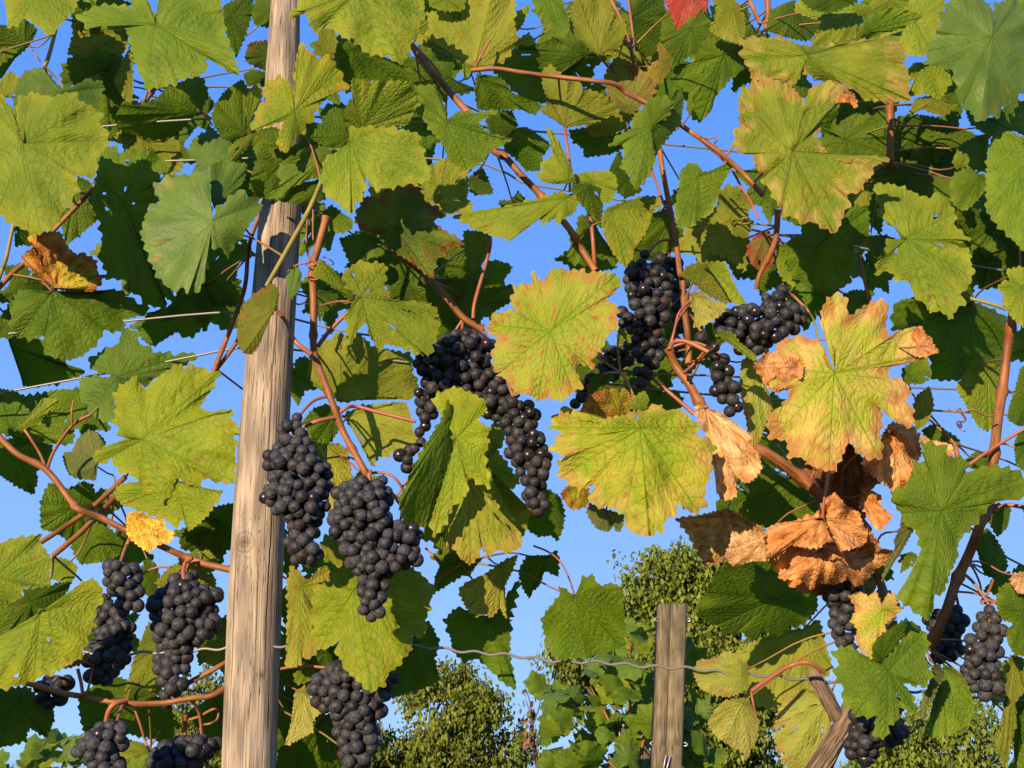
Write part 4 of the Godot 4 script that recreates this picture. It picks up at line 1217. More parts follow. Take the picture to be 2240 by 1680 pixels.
	lf("dark", 1.47, 0, 0, 1, 22, 934, [156, 902, 141, 923, 163, 945, 156, 970, 72, 970, 29, 956, -22, 938, 0, 851, 58, 865, 145, 851])
	lf("yg", 1.40, 0, 0, 1, 36, 940, [128, 876, 94, 871, 83, 902, 29, 941, 58, 945, 87, 927, 98, 909])
	lf("dark", 1.47, 0, 0, 1, 29, 974, [72, 1081, 43, 1068, 0, 1039, -29, 974, 36, 956, 112, 974, 118, 992, 108, 1014, 80, 1032, 83, 1050])
	lf("underg", 1.44, 0, 0, 1, 213, 1021, [152, 1039, 139, 1010, 139, 990, 156, 988, 170, 960, 195, 941, 217, 949, 231, 967, 224, 996, 217, 1010, 206, 1021, 210, 1050, 174, 1048])
	lf("mid", 1.46, .5, -.4, 1, 174, 1104, [90, 1155, 89, 1097, 108, 1057, 156, 1072, 174, 1054, 203, 1061, 217, 1119, 181, 1155, 152, 1184, 127, 1169])
	lf("ygb", 1.35, -.2, 0, 1, 383, 1054, [488, 1075, 452, 1082, 383, 1046, 307, 1054, 260, 1061, 250, 1082, 268, 1104, 311, 1119, 347, 1133, 369, 1140, 383, 1155, 405, 1133, 414, 1162, 456, 1126, 470, 1104])
	lf("yellow", 1.335, 0, 0, 1, 300, 1131, [325, 1208, 300, 1192, 278, 1170, 277, 1127, 293, 1118, 318, 1123, 336, 1138, 354, 1134, 363, 1152, 358, 1167, 382, 1163, 373, 1185, 347, 1192], "small bright yellow leaf")
	lf("yg", 1.32, 0, 0, 1, -7, 1261, [108, 1283, 90, 1283, 54, 1286, 47, 1297, 51, 1304, 22, 1319, 0, 1335, -54, 1315, -72, 1243, -22, 1188, 0, 1188, 29, 1178, 87, 1169, 89, 1188, 108, 1214, 110, 1243])
	lf("dark", 1.43, 0, 0, 1, 72, 1315, [0, 1405, -36, 1369, 0, 1330, 51, 1304, 54, 1288, 108, 1283, 127, 1275, 156, 1272, 145, 1301, 143, 1330, 94, 1340, 54, 1377])
	lf("yg", 1.45, 0, 0, 1, 137, 1239, [156, 1275, 116, 1268, 108, 1225, 116, 1217, 145, 1223, 170, 1239, 163, 1264])
	lf("ygb", 1.26, -.1, .1, 1, 89, 1338, [-54, 1532, 0, 1507, 58, 1496, 87, 1481, 127, 1469, 145, 1456, 177, 1438, 184, 1416, 195, 1387, 210, 1366, 206, 1355, 213, 1326, 228, 1308, 217, 1279, 203, 1266, 177, 1277, 159, 1297, 145, 1330, 119, 1333, 87, 1335, 69, 1369, 33, 1398, 0, 1407, -54, 1424, -108, 1478])
	lf("drymix", 1.30, 0, 0, 1, 177, 1442, [195, 1427, 192, 1442, 170, 1456, 137, 1463, 174, 1438])
	lf("under", 1.48, 0, 0, 1, 347, 1413, [271, 1525, 286, 1467, 289, 1449, 311, 1395, 325, 1362, 362, 1405, 365, 1478, 344, 1521, 300, 1532])
	lf("dark", 1.47, 0, 0, 1, 333, 1268, [307, 1254, 318, 1221, 340, 1232, 351, 1264, 336, 1311, 315, 1297])
	lf("under", 1.45, 0, 0, 1, 416, 1297, [405, 1225, 445, 1239, 470, 1283, 467, 1301, 416, 1308, 362, 1297, 340, 1275, 373, 1239])
	lf("mid", 1.48, 0, 0, 1, 217, 1174, [177, 1234, 156, 1199, 159, 1167, 206, 1141, 246, 1160, 269, 1185, 260, 1214, 231, 1228])
	lf("ylw", 1.44, 0, 0, 1, 495, 1405, [438, 1442, 452, 1405, 499, 1391, 514, 1405, 514, 1460, 481, 1463, 463, 1456])
	lf("dark", 1.48, 0, 0, 1, 286, 1528, [184, 1601, 172, 1550, 177, 1518, 253, 1478, 362, 1532, 380, 1561, 383, 1586, 376, 1626, 325, 1615, 289, 1608, 260, 1594, 224, 1586])
	lf("under", 1.45, 0, 0, 1, 318, 1644, [246, 1673, 268, 1695, 311, 1688, 333, 1666, 325, 1644, 315, 1626, 282, 1619, 268, 1633])
	lf("dark", 1.43, 0, 0, 1, 36, 1532, [101, 1612, 65, 1594, 54, 1622, 0, 1633, -18, 1550, 0, 1507, 61, 1503, 90, 1532, 116, 1550, 119, 1575])
	lf("dark", 1.50, 0, 0, 1, 499, 1145, [392, 1185, 409, 1152, 456, 1113, 514, 1102, 514, 1199, 452, 1207, 401, 1203])
	lf("dark", 1.50, 0, 0, 1, 488, 1568, [409, 1561, 434, 1543, 499, 1514, 499, 1622, 452, 1615])
	lf("yg", 1.23, 0, 0, 1.4, 790, -22, [880, 141, 844, 123, 808, 119, 793, 105, 786, 101, 764, 89, 750, 83, 735, 69, 714, 60, 685, 69, 677, 47, 670, 33, 667, 25, 648, 24, 634, 42, 641, 22, 659, -7, 703, -43, 793, -72, 884, -51, 934, -14, 927, 11, 931, 36, 920, 47, 916, 69, 905, 80, 902, 94, 894, 112])
	lf("ygy", 1.25, 0, 0, 1, 644, 243, [618, 331, 605, 318, 611, 289, 620, 266, 594, 273, 565, 282, 549, 288, 558, 260, 562, 235, 583, 221, 574, 203, 580, 184, 598, 174, 612, 166, 634, 181, 639, 206, 643, 239, 648, 145, 652, 112, 665, 99, 683, 119, 699, 130, 721, 123, 735, 145, 750, 170, 759, 190, 728, 203, 710, 217, 681, 219, 663, 235, 694, 224, 690, 250, 674, 271, 663, 289, 645, 304, 636, 322], "yellow-edged green leaf against the tall post")
	lf("under", 1.34, 0, 0, 1, 714, 119, [699, 61, 732, 65, 737, 94, 728, 127, 706, 123, 685, 119, 696, 87])
	lf("dark", 1.36, 0, 0, 1, 771, 108, [880, 181, 815, 177, 771, 174, 757, 181, 743, 145, 735, 105, 764, 90, 808, 119, 876, 137, 894, 170])
	lf("yg", 1.22, 0, .2, 1, 766, 311, [768, 468, 746, 452, 735, 441, 714, 430, 703, 401, 703, 383, 710, 351, 735, 333, 761, 311, 764, 282, 793, 278, 851, 278, 887, 286, 916, 293, 916, 311, 927, 333, 932, 354, 941, 369, 940, 391, 916, 401, 887, 401, 862, 412, 840, 412, 829, 420, 813, 409, 809, 391, 793, 380, 790, 367, 771, 356, 790, 371, 799, 391, 799, 416, 790, 434, 775, 452])
	lf("yg", 1.235, .35, -.6, 1, 793, 280, [887, 177, 902, 195, 911, 206, 905, 239, 894, 271, 851, 280, 793, 284, 764, 286, 753, 260, 753, 239, 771, 213, 768, 192, 771, 170, 793, 174, 822, 177])
	lf("mid", 1.26, .6, 0, 1, 761, 304, [679, 300, 696, 278, 714, 250, 728, 235, 750, 239, 753, 260, 761, 286, 764, 307, 743, 325, 724, 325, 699, 315])
	lf("green", 1.28, -.2, 0, 1, 710, 340, [583, 432, 605, 412, 616, 394, 605, 383, 612, 365, 648, 351, 667, 325, 692, 318, 721, 325, 728, 336, 717, 362, 696, 391, 681, 391, 648, 405, 627, 420, 609, 434])
	lf("dark", 1.30, 0, 0, 1, 703, 405, [616, 441, 641, 409, 696, 394, 714, 434, 685, 445, 648, 445])
	lf("dark", 1.30, 0, 0, 1, 663, 325, [587, 325, 630, 325, 663, 307, 677, 325, 648, 351, 612, 362])
	lf("dark", 1.40, 0, 0, 1, 601, 369, [544, 405, 562, 362, 605, 358, 612, 391, 587, 427, 562, 430])
	lf("green", 1.25, 0, 0, 1, 978, 269, [1021, 373, 1046, 362, 1064, 340, 1082, 325, 1099, 318, 1120, 304, 1075, 297, 1061, 282, 1046, 268, 1090, 242, 1046, 246, 1010, 242, 979, 260, 974, 235, 960, 210, 949, 184, 905, 190, 916, 206, 909, 235, 913, 250, 931, 268, 941, 286, 956, 300, 970, 318, 978, 344, 999, 362])
	lf("dark", 1.38, 0, 0, 1, 1075, 268, [1061, 253, 1090, 241, 1122, 250, 1133, 275, 1104, 300, 1072, 293])
	lf("under", 1.35, 0, -.1, 1, 1037, 145, [1082, -40, 1126, -7, 1126, 54, 1133, 90, 1104, 134, 1068, 145, 1037, 154, 999, 130, 978, 112, 938, 90, 920, 96, 905, 87, 938, 65, 934, 29, 967, 22, 985, 33, 1007, 47, 1014, 22, 1017, -22], "pale leaf showing its veined underside")
	lf("yg", 1.33, 0, 0, 1, 978, 0, [938, -7, 1017, -14, 1014, 22, 974, 25, 941, 14])
	lf("dark", 1.47, 0, 0, 1, 985, 170, [891, 163, 923, 137, 949, 134, 992, 137, 988, 170, 1007, 184, 1043, 195, 1010, 208, 981, 195, 902, 181])
	lf("mid", 1.35, .3, -.5, 1, 1054, 174, [1187, 231, 1169, 250, 1137, 239, 1082, 242, 1046, 239, 1039, 203, 1043, 163, 1093, 168, 1111, 188, 1133, 217])
	lf("redge", 1.29, .1, 0, 1, 865, 499, [945, 608, 958, 564, 985, 566, 974, 542, 1014, 535, 1003, 521, 970, 503, 949, 485, 969, 470, 952, 448, 934, 445, 920, 416, 905, 405, 865, 409, 840, 416, 829, 434, 793, 430, 775, 488, 808, 506, 829, 514, 847, 539, 884, 564, 916, 586], "green leaf with dark red upper margin")
	lf("under", 1.39, 0, 0, 1, 960, 434, [974, 347, 1021, 369, 1025, 416, 1021, 434, 1035, 448, 1028, 470, 974, 467, 963, 448, 922, 430, 923, 394, 941, 362])
	lf("under", 1.40, 0, 0, 1, 1046, 514, [1039, 595, 1017, 557, 1014, 506, 1054, 506, 1075, 517, 1072, 550, 1054, 579])
	lf("dark", 1.44, 0, 0, 1, 1035, 391, [1079, 423, 1039, 427, 1028, 416, 1021, 394, 1032, 383, 1054, 365, 1068, 391])
	lf("yg", 1.30, 0, .4, 1, 1239, 434, [990, 474, 1022, 467, 1080, 459, 1123, 448, 1181, 434, 1217, 421, 1250, 427, 1268, 441, 1254, 467, 1217, 488, 1214, 477, 1192, 490, 1178, 479, 1156, 479, 1120, 468, 1125, 495, 1120, 524, 1080, 517, 1044, 503, 1015, 488])
	lf("green", 1.34, 0, 0, 1, 735, 467, [771, 499, 750, 510, 721, 503, 710, 488, 706, 467, 724, 448, 750, 467, 771, 481])
	lf("dark", 1.48, 0, 0, 1, 811, 521, [771, 586, 743, 524, 793, 506, 829, 521, 851, 550, 902, 586, 905, 615, 847, 615, 840, 575, 800, 571])
	lf("yg", 1.25, .1, 0, 1, 790, 650, [938, 784, 916, 775, 898, 768, 865, 757, 844, 753, 829, 762, 815, 746, 808, 728, 802, 706, 790, 714, 779, 732, 764, 757, 757, 696, 764, 677, 779, 648, 757, 627, 750, 598, 771, 580, 793, 571, 815, 576, 826, 574, 844, 580, 847, 601, 840, 620, 855, 652, 876, 661, 916, 663, 941, 663, 961, 688, 949, 696, 961, 714, 956, 732, 949, 753])
	lf("yg", 1.28, .6, 0, 1, 771, 652, [699, 567, 714, 576, 739, 601, 757, 623, 779, 645, 771, 663, 743, 638, 721, 623, 692, 605, 685, 594])
	lf("sage", 1.26, 0, 0, 1, 635, 655, [645, 583, 659, 594, 658, 627, 645, 645, 634, 656, 627, 605])
	lf("dark", 1.38, 0, 0, 1, 696, 641, [699, 703, 692, 677, 696, 634, 739, 645, 735, 663, 710, 685])
	lf("rim", 1.21, .1, 0, 1, 600, 677, [533, 773, 522, 757, 518, 735, 522, 699, 536, 663, 562, 638, 594, 621, 609, 630, 609, 652, 601, 677, 587, 703, 573, 728, 565, 757, 551, 775], "olive leaf with a reddish rim hanging over the tall post")
	lf("under", 1.39, .2, 0, 1, 744, 876, [743, 728, 761, 735, 793, 735, 815, 757, 898, 775, 902, 815, 916, 840, 902, 873, 865, 865, 793, 873, 746, 881, 721, 862, 692, 847, 674, 822, 677, 786, 699, 757])
	lf("under", 1.38, 0, 0, 1, 757, 913, [817, 1021, 829, 999, 851, 1001, 858, 988, 884, 994, 902, 981, 902, 970, 923, 963, 905, 945, 902, 920, 887, 880, 837, 884, 793, 887, 750, 909, 771, 938, 786, 960, 800, 992])
	lf("mid", 1.35, .5, -.5, 1, 735, 902, [659, 927, 685, 894, 717, 884, 735, 905, 743, 938, 721, 970, 692, 967, 674, 941])
	lf("ylw", 1.43, 0, 0, 1, 714, 974, [764, 1082, 753, 1079, 739, 1111, 717, 1119, 714, 1046, 710, 1003, 692, 970, 739, 970, 761, 985, 770, 1043])
	lf("yg", 1.36, 0, 0, 1, 797, 1046, [761, 1075, 779, 1039, 790, 1025, 800, 1046, 840, 1039, 829, 1061, 808, 1068, 771, 1082])
	lf("green", 1.27, 1.3, -.3, 1, 988, 913, [967, 1215, 941, 1182, 923, 1178, 931, 1155, 902, 1151, 880, 1137, 873, 1104, 887, 1064, 920, 992, 967, 913, 981, 876, 996, 909, 992, 974, 988, 1010, 956, 1082, 945, 1137, 956, 1173])
	lf("ygb", 1.27, -.1, 0, 1, 998, 960, [949, 1177, 945, 1137, 988, 1010, 992, 974, 985, 884, 945, 876, 960, 858, 974, 855, 992, 846, 1021, 855, 1061, 876, 1063, 898, 1035, 916, 1046, 918, 1073, 941, 1064, 956, 1072, 970, 1061, 992, 1073, 1066, 1046, 1057, 1021, 1039, 1023, 1079, 992, 1104, 974, 1144])
	lf("ylws", 1.32, 0, 0, 1, 1025, 1044, [1030, 1237, 1007, 1221, 988, 1192, 974, 1192, 969, 1170, 974, 1127, 988, 1102, 1021, 1080, 1025, 1033, 1068, 1062, 1104, 1141, 1119, 1152, 1140, 1167, 1140, 1196, 1111, 1210, 1090, 1203, 1068, 1217, 1054, 1196, 1046, 1217], "yellow leaf with pinkish spots")
	lf("yg", 1.36, .2, 0, 1, 1058, 1010, [1145, 1173, 1080, 1173, 1037, 1137, 1026, 1046, 1051, 974, 1080, 923, 1109, 934, 1098, 974, 1080, 974, 1138, 1054, 1102, 1075, 1116, 1119, 1160, 1115])
	lf("under", 1.33, 0, 0, 1, 1311, 119, [1261, -14, 1250, 22, 1246, 54, 1252, 72, 1272, 87, 1290, 108, 1311, 122, 1333, 105, 1355, 105, 1369, 72, 1366, 40, 1348, 40, 1333, 0, 1297, -22])
	lf("green", 1.31, 0, 0, 1, 1203, -7, [1225, 85, 1214, 65, 1188, 58, 1178, 33, 1163, 0, 1185, -22, 1225, -11, 1239, 25, 1246, 43, 1243, 69])
	lf("yg", 1.40, 0, 0, 1, 1131, 90, [1174, 108, 1156, 112, 1127, 105, 1134, 87, 1156, 72, 1170, 87])
	lf("yg", 1.37, 0, 0, 1, 1131, 61, [1160, 13, 1145, 51, 1127, 72, 1123, 47, 1134, 22])
	lf("dark", 1.44, 0, 0, 1, 1283, 119, [1113, 188, 1080, 159, 1080, 119, 1134, 105, 1174, 98, 1214, 83, 1250, 87, 1275, 90, 1311, 123, 1272, 148, 1225, 159, 1188, 156, 1199, 203, 1203, 228, 1178, 224, 1145, 217])
	lf("mid", 1.42, .7, -.6, 1, 1384, 40, [1413, 127, 1391, 108, 1380, 36, 1373, 0, 1427, -11, 1453, 0, 1453, 54, 1442, 108])
	lf("red", 1.28, 0, 0, 1, 1507, -25, [1480, 65, 1471, 40, 1463, 22, 1454, 4, 1463, -22, 1514, -36, 1557, -22, 1547, 14, 1545, 27, 1528, 22, 1521, 38, 1507, 36, 1496, 51], "red leaf with crimson veins")
	lf("dark", 1.44, 0, 0, 1, 1514, 61, [1445, 98, 1449, 36, 1481, 65, 1532, 25, 1554, 47, 1547, 80, 1518, 116, 1478, 145, 1463, 137])
	lf("dark", 1.45, 0, 0, 1, 1586, 119, [1532, 268, 1510, 253, 1507, 206, 1463, 166, 1478, 145, 1518, 137, 1521, 119, 1550, 80, 1594, 94, 1630, 105, 1633, 145, 1601, 170, 1561, 217, 1557, 239])
	lf("under", 1.42, 0, 0, 1, 1604, 22, [1550, 65, 1579, 29, 1557, 0, 1597, -11, 1626, 22, 1630, 65, 1622, 98, 1586, 87])
	lf("orange", 1.36, 0, 0, 1, 1453, 134, [1442, 186, 1416, 159, 1427, 137, 1442, 130, 1438, 101, 1445, 94, 1471, 130, 1463, 156])
	lf("under", 1.36, .15, -.2, 1, 1236, 275, [1203, 139, 1221, 156, 1239, 177, 1268, 174, 1275, 203, 1283, 195, 1319, 206, 1358, 242, 1311, 264, 1268, 275, 1236, 279, 1210, 260, 1181, 242, 1199, 224, 1188, 188, 1185, 159])
	lf("underr", 1.38, 0, 0, 1, 1377, 231, [1348, 125, 1377, 134, 1398, 152, 1424, 163, 1442, 188, 1427, 213, 1405, 231, 1380, 250, 1355, 235, 1333, 213, 1322, 181, 1330, 148])
	lf("under", 1.40, 0, 0, 1, 1369, 260, [1283, 282, 1333, 246, 1384, 250, 1369, 282, 1333, 297, 1297, 300])
	lf("dark", 1.43, 0, 0, 1, 1355, 307, [1279, 344, 1275, 325, 1254, 311, 1246, 286, 1297, 278, 1351, 297, 1380, 275, 1362, 325, 1330, 338])
	lf("green", 1.25, -.1, 0, 1, 1427, 275, [1391, 416, 1375, 383, 1358, 365, 1366, 340, 1360, 315, 1333, 320, 1348, 300, 1380, 282, 1387, 250, 1405, 239, 1424, 213, 1456, 210, 1474, 224, 1463, 253, 1431, 275, 1427, 311, 1431, 354, 1424, 380])
	lf("green", 1.25, 1.0, -.4, 1, 1431, 286, [1480, 195, 1496, 213, 1489, 268, 1463, 300, 1438, 333, 1431, 347, 1424, 289, 1434, 268, 1463, 253, 1478, 231])
	lf("yg", 1.39, 0, 0, 1, 1509, 250, [1509, 204, 1516, 235, 1510, 253, 1501, 235])
	lf("yg", 1.30, .3, 0, 1, 1243, 394, [1199, 278, 1196, 286, 1205, 315, 1207, 340, 1181, 358, 1188, 369, 1174, 383, 1188, 398, 1225, 403, 1259, 398, 1250, 365, 1236, 336, 1221, 307])
	lf("mid", 1.43, .3, -.5, 1, 1127, 325, [1181, 373, 1152, 373, 1127, 347, 1105, 329, 1102, 318, 1120, 282, 1152, 278, 1185, 300, 1205, 318, 1188, 340])
	lf("dark", 1.40, 0, 0, 1, 1102, 260, [1080, 318, 1080, 246, 1120, 242, 1127, 268, 1123, 297, 1102, 304])
	lf("yg", 1.33, 0, 0, 1, 1297, 398, [1349, 416, 1333, 445, 1315, 441, 1311, 420, 1283, 401, 1254, 405, 1257, 383, 1283, 376, 1330, 373, 1348, 387])
	lf("green", 1.31, .8, -.4, 1, 1286, 409, [1315, 499, 1297, 477, 1272, 448, 1254, 427, 1250, 405, 1283, 401, 1315, 412, 1319, 441])
	lf("ygy", 1.28, 0, 0, 1, 1340, 459, [1368, 584, 1351, 568, 1337, 546, 1322, 514, 1315, 485, 1326, 456, 1366, 441, 1405, 430, 1442, 430, 1447, 448, 1427, 467, 1420, 492, 1405, 521, 1387, 542, 1384, 564])
	lf("mid", 1.40, .6, -.5, 1, 1471, 470, [1427, 553, 1405, 535, 1424, 470, 1467, 456, 1485, 514, 1471, 542, 1456, 564])
	lf("green", 1.31, 0, 0, 1, 1527, 387, [1481, 499, 1478, 470, 1476, 445, 1485, 409, 1489, 373, 1507, 358, 1525, 358, 1539, 376, 1568, 376, 1597, 353, 1601, 365, 1583, 398, 1568, 427, 1561, 452, 1539, 474, 1507, 495])
	lf("mid", 1.41, .6, -.5, 1, 1373, 391, [1333, 373, 1355, 329, 1373, 383, 1405, 416, 1369, 434, 1351, 420])
	lf("under", 1.43, .3, 0, 1, 1594, 481, [1632, 593, 1586, 564, 1532, 542, 1514, 499, 1561, 463, 1586, 405, 1622, 412, 1644, 441, 1637, 470, 1604, 481, 1604, 492, 1644, 481, 1633, 542])
	lf("redv", 1.40, 0, 0, 1, 1673, 517, [1644, 579, 1633, 542, 1651, 517, 1680, 506, 1698, 542, 1695, 568, 1673, 597], "green leaf mottled with red along its veins")
	lf("dark", 1.43, 0, 0, 1, 1297, 485, [1239, 557, 1261, 521, 1264, 474, 1297, 470, 1311, 514, 1333, 542, 1348, 586, 1304, 593, 1261, 586])
	lf("dark", 1.45, 0, 0, 1, 902, 634, [855, 656, 840, 612, 847, 583, 902, 576, 949, 605, 1010, 612, 1025, 743, 996, 750, 960, 757, 949, 663, 884, 659])
	lf("dark", 1.46, 0, 0, 1, 1039, 667, [1122, 623, 1119, 659, 1057, 696, 1025, 743, 992, 685, 1010, 612, 1039, 598, 1061, 630])
	lf("ygc", 1.24, 0, .1, 1.3, 1767, 121, [1991, 221, 1937, 221, 1911, 221, 1886, 210, 1871, 195, 1843, 186, 1810, 183, 1785, 174, 1759, 159, 1756, 148, 1745, 174, 1732, 192, 1720, 181, 1694, 170, 1647, 177, 1640, 156, 1629, 134, 1618, 119, 1626, 105, 1620, 87, 1640, 81, 1694, 83, 1723, 85, 1748, 98, 1774, 101, 1821, 98, 1893, 87, 1965, 80, 1976, 69, 1965, 94, 1984, 119, 1976, 137, 1991, 166, 1989, 195], "broad yellow-green leaf with cream toothed edges")
	lf("ygc", 1.22, 0, .1, 1.3, 1735, 331, [1823, 511, 1796, 495, 1774, 485, 1756, 488, 1730, 474, 1712, 474, 1705, 452, 1687, 423, 1683, 412, 1669, 401, 1676, 383, 1654, 365, 1647, 340, 1640, 336, 1618, 336, 1604, 304, 1618, 268, 1615, 217, 1633, 192, 1654, 177, 1680, 168, 1712, 181, 1738, 197, 1759, 221, 1763, 260, 1756, 286, 1732, 311, 1730, 327, 1739, 307, 1760, 288, 1766, 260, 1764, 217, 1774, 192, 1796, 181, 1828, 184, 1857, 192, 1832, 213, 1814, 235, 1796, 268, 1788, 304, 1799, 318, 1814, 336, 1832, 340, 1850, 358, 1893, 342, 1940, 349, 1911, 365, 1908, 383, 1890, 401, 1886, 416, 1853, 427, 1859, 445, 1846, 470, 1839, 492], "large yellowing leaf with ragged brown edges")
	lf("dry", 1.22, 0, 0, 1, 1853, 203, [1877, 231, 1871, 237, 1857, 224, 1835, 224, 1824, 221, 1853, 199, 1868, 206], "dry brown leaf tip")
	lf("yg", 1.34, 0, 0, 1.4, 1879, 22, [1774, 98, 1785, 72, 1796, 47, 1738, 25, 1748, 0, 1777, 22, 1821, 25, 1871, 7, 1906, 14, 1900, 40, 1879, 61, 1871, 83, 1821, 94])
	lf("dark", 1.30, 0, 0, 1, 1828, -7, [1752, 0, 1785, -22, 1871, -14, 1875, 5, 1821, 27, 1777, 22])
	lf("dark", 1.40, 0, 0, 1, 1741, 29, [1676, 65, 1687, 22, 1738, 0, 1745, 29, 1796, 47, 1788, 72, 1763, 90, 1712, 80])
	lf("green", 1.25, 0, -.5, 1, 1900, 69, [2020, 34, 1987, 22, 1947, 18, 1918, 29, 1890, 47, 1881, 80, 1893, 87, 1915, 72, 1947, 69, 1984, 58, 2002, 43])
	lf("yg", 1.36, 0, 0, 1.5, 2002, 47, [1918, 76, 1947, 69, 2020, 36, 1980, 18, 2002, -11, 2067, -7, 2063, 25, 2052, 65, 2038, 101, 2023, 123, 1984, 119, 1965, 87])
	lf("yg", 1.38, 0, 0, 1, 1947, 0, [1908, 22, 1904, 0, 1947, -14, 1998, -7, 1987, 22, 1947, 16])
	lf("sage", 1.23, .2, 0, 1, 2170, 81, [2141, 268, 2125, 250, 2107, 231, 2096, 203, 2088, 174, 2081, 152, 2049, 145, 2023, 141, 2031, 112, 2049, 72, 2061, 29, 2074, 4, 2121, -18, 2161, 7, 2172, 25, 2173, 51, 2170, 83, 2177, 54, 2179, 7, 2219, 0, 2240, 22, 2255, 108, 2251, 152, 2237, 203, 2211, 224, 2197, 231, 2182, 253, 2161, 257])
	lf("yg", 1.32, 0, 0, 1, 2020, 141, [1987, 210, 1998, 177, 1980, 159, 2002, 137, 2023, 137, 2070, 148, 2079, 163, 2085, 181, 2067, 203, 2056, 219, 2027, 206])
	lf("under", 1.43, 0, 0, 1, 2045, 217, [1987, 253, 2002, 217, 2038, 210, 2092, 231, 2067, 253, 2045, 250, 2016, 239])
	lf("dark", 1.48, 0, 0, 1, 1900, 235, [1843, 351, 1810, 329, 1792, 271, 1828, 231, 1893, 224, 1965, 221, 1955, 260, 1955, 347, 1893, 347])
	lf("dark", 1.48, 0, 0, 1, 2023, 268, [2038, 376, 1965, 369, 1951, 347, 1955, 260, 2002, 250, 2067, 260, 2096, 289, 2096, 325, 2085, 373])
	lf("dark", 1.44, 0, 0, 1, 2074, 213, [2092, 253, 2067, 239, 2060, 210, 2088, 203, 2107, 239])
	lf("dark", 1.42, 0, 0, 1, 2182, 268, [2168, 300, 2154, 293, 2121, 268, 2110, 231, 2139, 271, 2175, 253, 2219, 217, 2255, 231, 2255, 300, 2219, 286])
	lf("dark", 1.38, 0, 0, 1, 2146, 307, [2085, 347, 2103, 315, 2139, 297, 2164, 293, 2161, 325, 2157, 376, 2121, 369, 2099, 358])
	lf("green", 1.31, 0, 0, 1, 2143, 387, [2099, 458, 2079, 438, 2078, 398, 2088, 380, 2114, 367, 2143, 380, 2159, 383, 2155, 416, 2135, 441, 2117, 458])
	lf("yg", 1.34, 0, 0, 1, 2103, 362, [2083, 354, 2096, 329, 2107, 340, 2110, 365, 2092, 369])
	lf("green", 1.26, 0, 0, 1.5, 2269, 333, [2240, 550, 2215, 524, 2182, 495, 2172, 481, 2157, 459, 2157, 423, 2157, 376, 2161, 333, 2168, 304, 2182, 286, 2208, 289, 2233, 297, 2291, 325, 2309, 434, 2284, 535])
	lf("yg", 1.28, 0, 0, 1.6, 1984, 521, [2081, 699, 2056, 680, 2034, 684, 2023, 665, 2002, 647, 1987, 618, 1962, 611, 1940, 593, 1915, 597, 1918, 575, 1940, 564, 1937, 542, 1940, 524, 1973, 528, 1958, 499, 1918, 467, 1922, 445, 1911, 405, 1940, 401, 1973, 409, 2031, 434, 2049, 420, 2074, 441, 2092, 467, 2088, 492, 2121, 524, 2081, 535, 2099, 542, 2121, 550, 2125, 579, 2128, 600, 2121, 622, 2099, 647, 2114, 658, 2099, 669, 2088, 684])
	lf("under", 1.38, 0, 0, 1, 1900, 398, [1846, 430, 1886, 412, 1908, 391, 1908, 423, 1893, 463, 1871, 445])
	lf("mid", 1.35, .3, -.2, 1, 1785, 542, [1799, 637, 1759, 622, 1727, 597, 1720, 564, 1705, 542, 1759, 506, 1821, 514, 1857, 463, 1871, 448, 1900, 456, 1900, 521, 1864, 542, 1861, 600, 1857, 622])
	lf("yg", 1.37, 0, 0, 1, 1720, 550, [1752, 615, 1734, 626, 1712, 611, 1698, 579, 1701, 535, 1723, 542, 1720, 564, 1727, 593])
	lf("dark", 1.46, 0, 0, 1, 2182, 481, [2146, 633, 2128, 597, 2125, 535, 2099, 499, 2092, 463, 2128, 459, 2157, 459, 2219, 524, 2240, 550, 2240, 615])
	lf("mid", 1.34, .6, 0, 1, 1937, 517, [1915, 564, 1900, 542, 1900, 517, 1937, 514, 1969, 528, 1940, 535, 1944, 564])
	lf("dark", 1.43, 0, 0, 1, 2002, 383, [1908, 383, 1951, 347, 2002, 380, 2078, 391, 2078, 434, 2038, 430, 2002, 416, 1940, 401])
	lf("autumn", 1.20, 0, 0, 1.4, 1826, 817, [1814, 1030, 1792, 1025, 1763, 1014, 1752, 999, 1729, 1005, 1718, 963, 1687, 963, 1678, 923, 1687, 902, 1709, 891, 1727, 855, 1683, 853, 1665, 822, 1649, 800, 1676, 775, 1698, 771, 1698, 753, 1730, 739, 1752, 735, 1770, 739, 1799, 753, 1801, 779, 1806, 797, 1824, 809, 1824, 757, 1799, 714, 1796, 681, 1810, 652, 1835, 641, 1850, 648, 1853, 677, 1859, 690, 1900, 663, 1933, 654, 1942, 677, 1938, 714, 1947, 739, 1965, 724, 2009, 714, 2027, 732, 2041, 753, 2052, 768, 2020, 779, 1987, 793, 1955, 799, 1942, 813, 1951, 828, 1980, 837, 1996, 860, 1980, 876, 1998, 891, 1996, 934, 1969, 927, 1947, 909, 1942, 876, 1926, 896, 1929, 916, 1926, 956, 1931, 985, 1918, 1005, 1890, 999, 1857, 969, 1844, 992, 1828, 1028], "large star-shaped cream and green autumn leaf with brown tips")
	lf("mid", 1.40, 0, 0, 1, 1893, 659, [1857, 685, 1861, 659, 1886, 652, 1904, 659, 1900, 685])
	lf("dark", 1.47, 0, 0, 1, 2121, 667, [2081, 833, 2038, 829, 2034, 779, 2002, 714, 1955, 724, 1951, 685, 1965, 659, 1998, 652, 2023, 677, 2081, 699, 2125, 659, 2197, 692, 2219, 757, 2182, 829, 2121, 829])
	lf("pale", 1.33, 0, 0, 1, 1647, 786, [1647, 985, 1629, 902, 1618, 847, 1622, 793, 1640, 775, 1658, 793, 1673, 829, 1680, 858, 1691, 887, 1676, 923, 1665, 956])
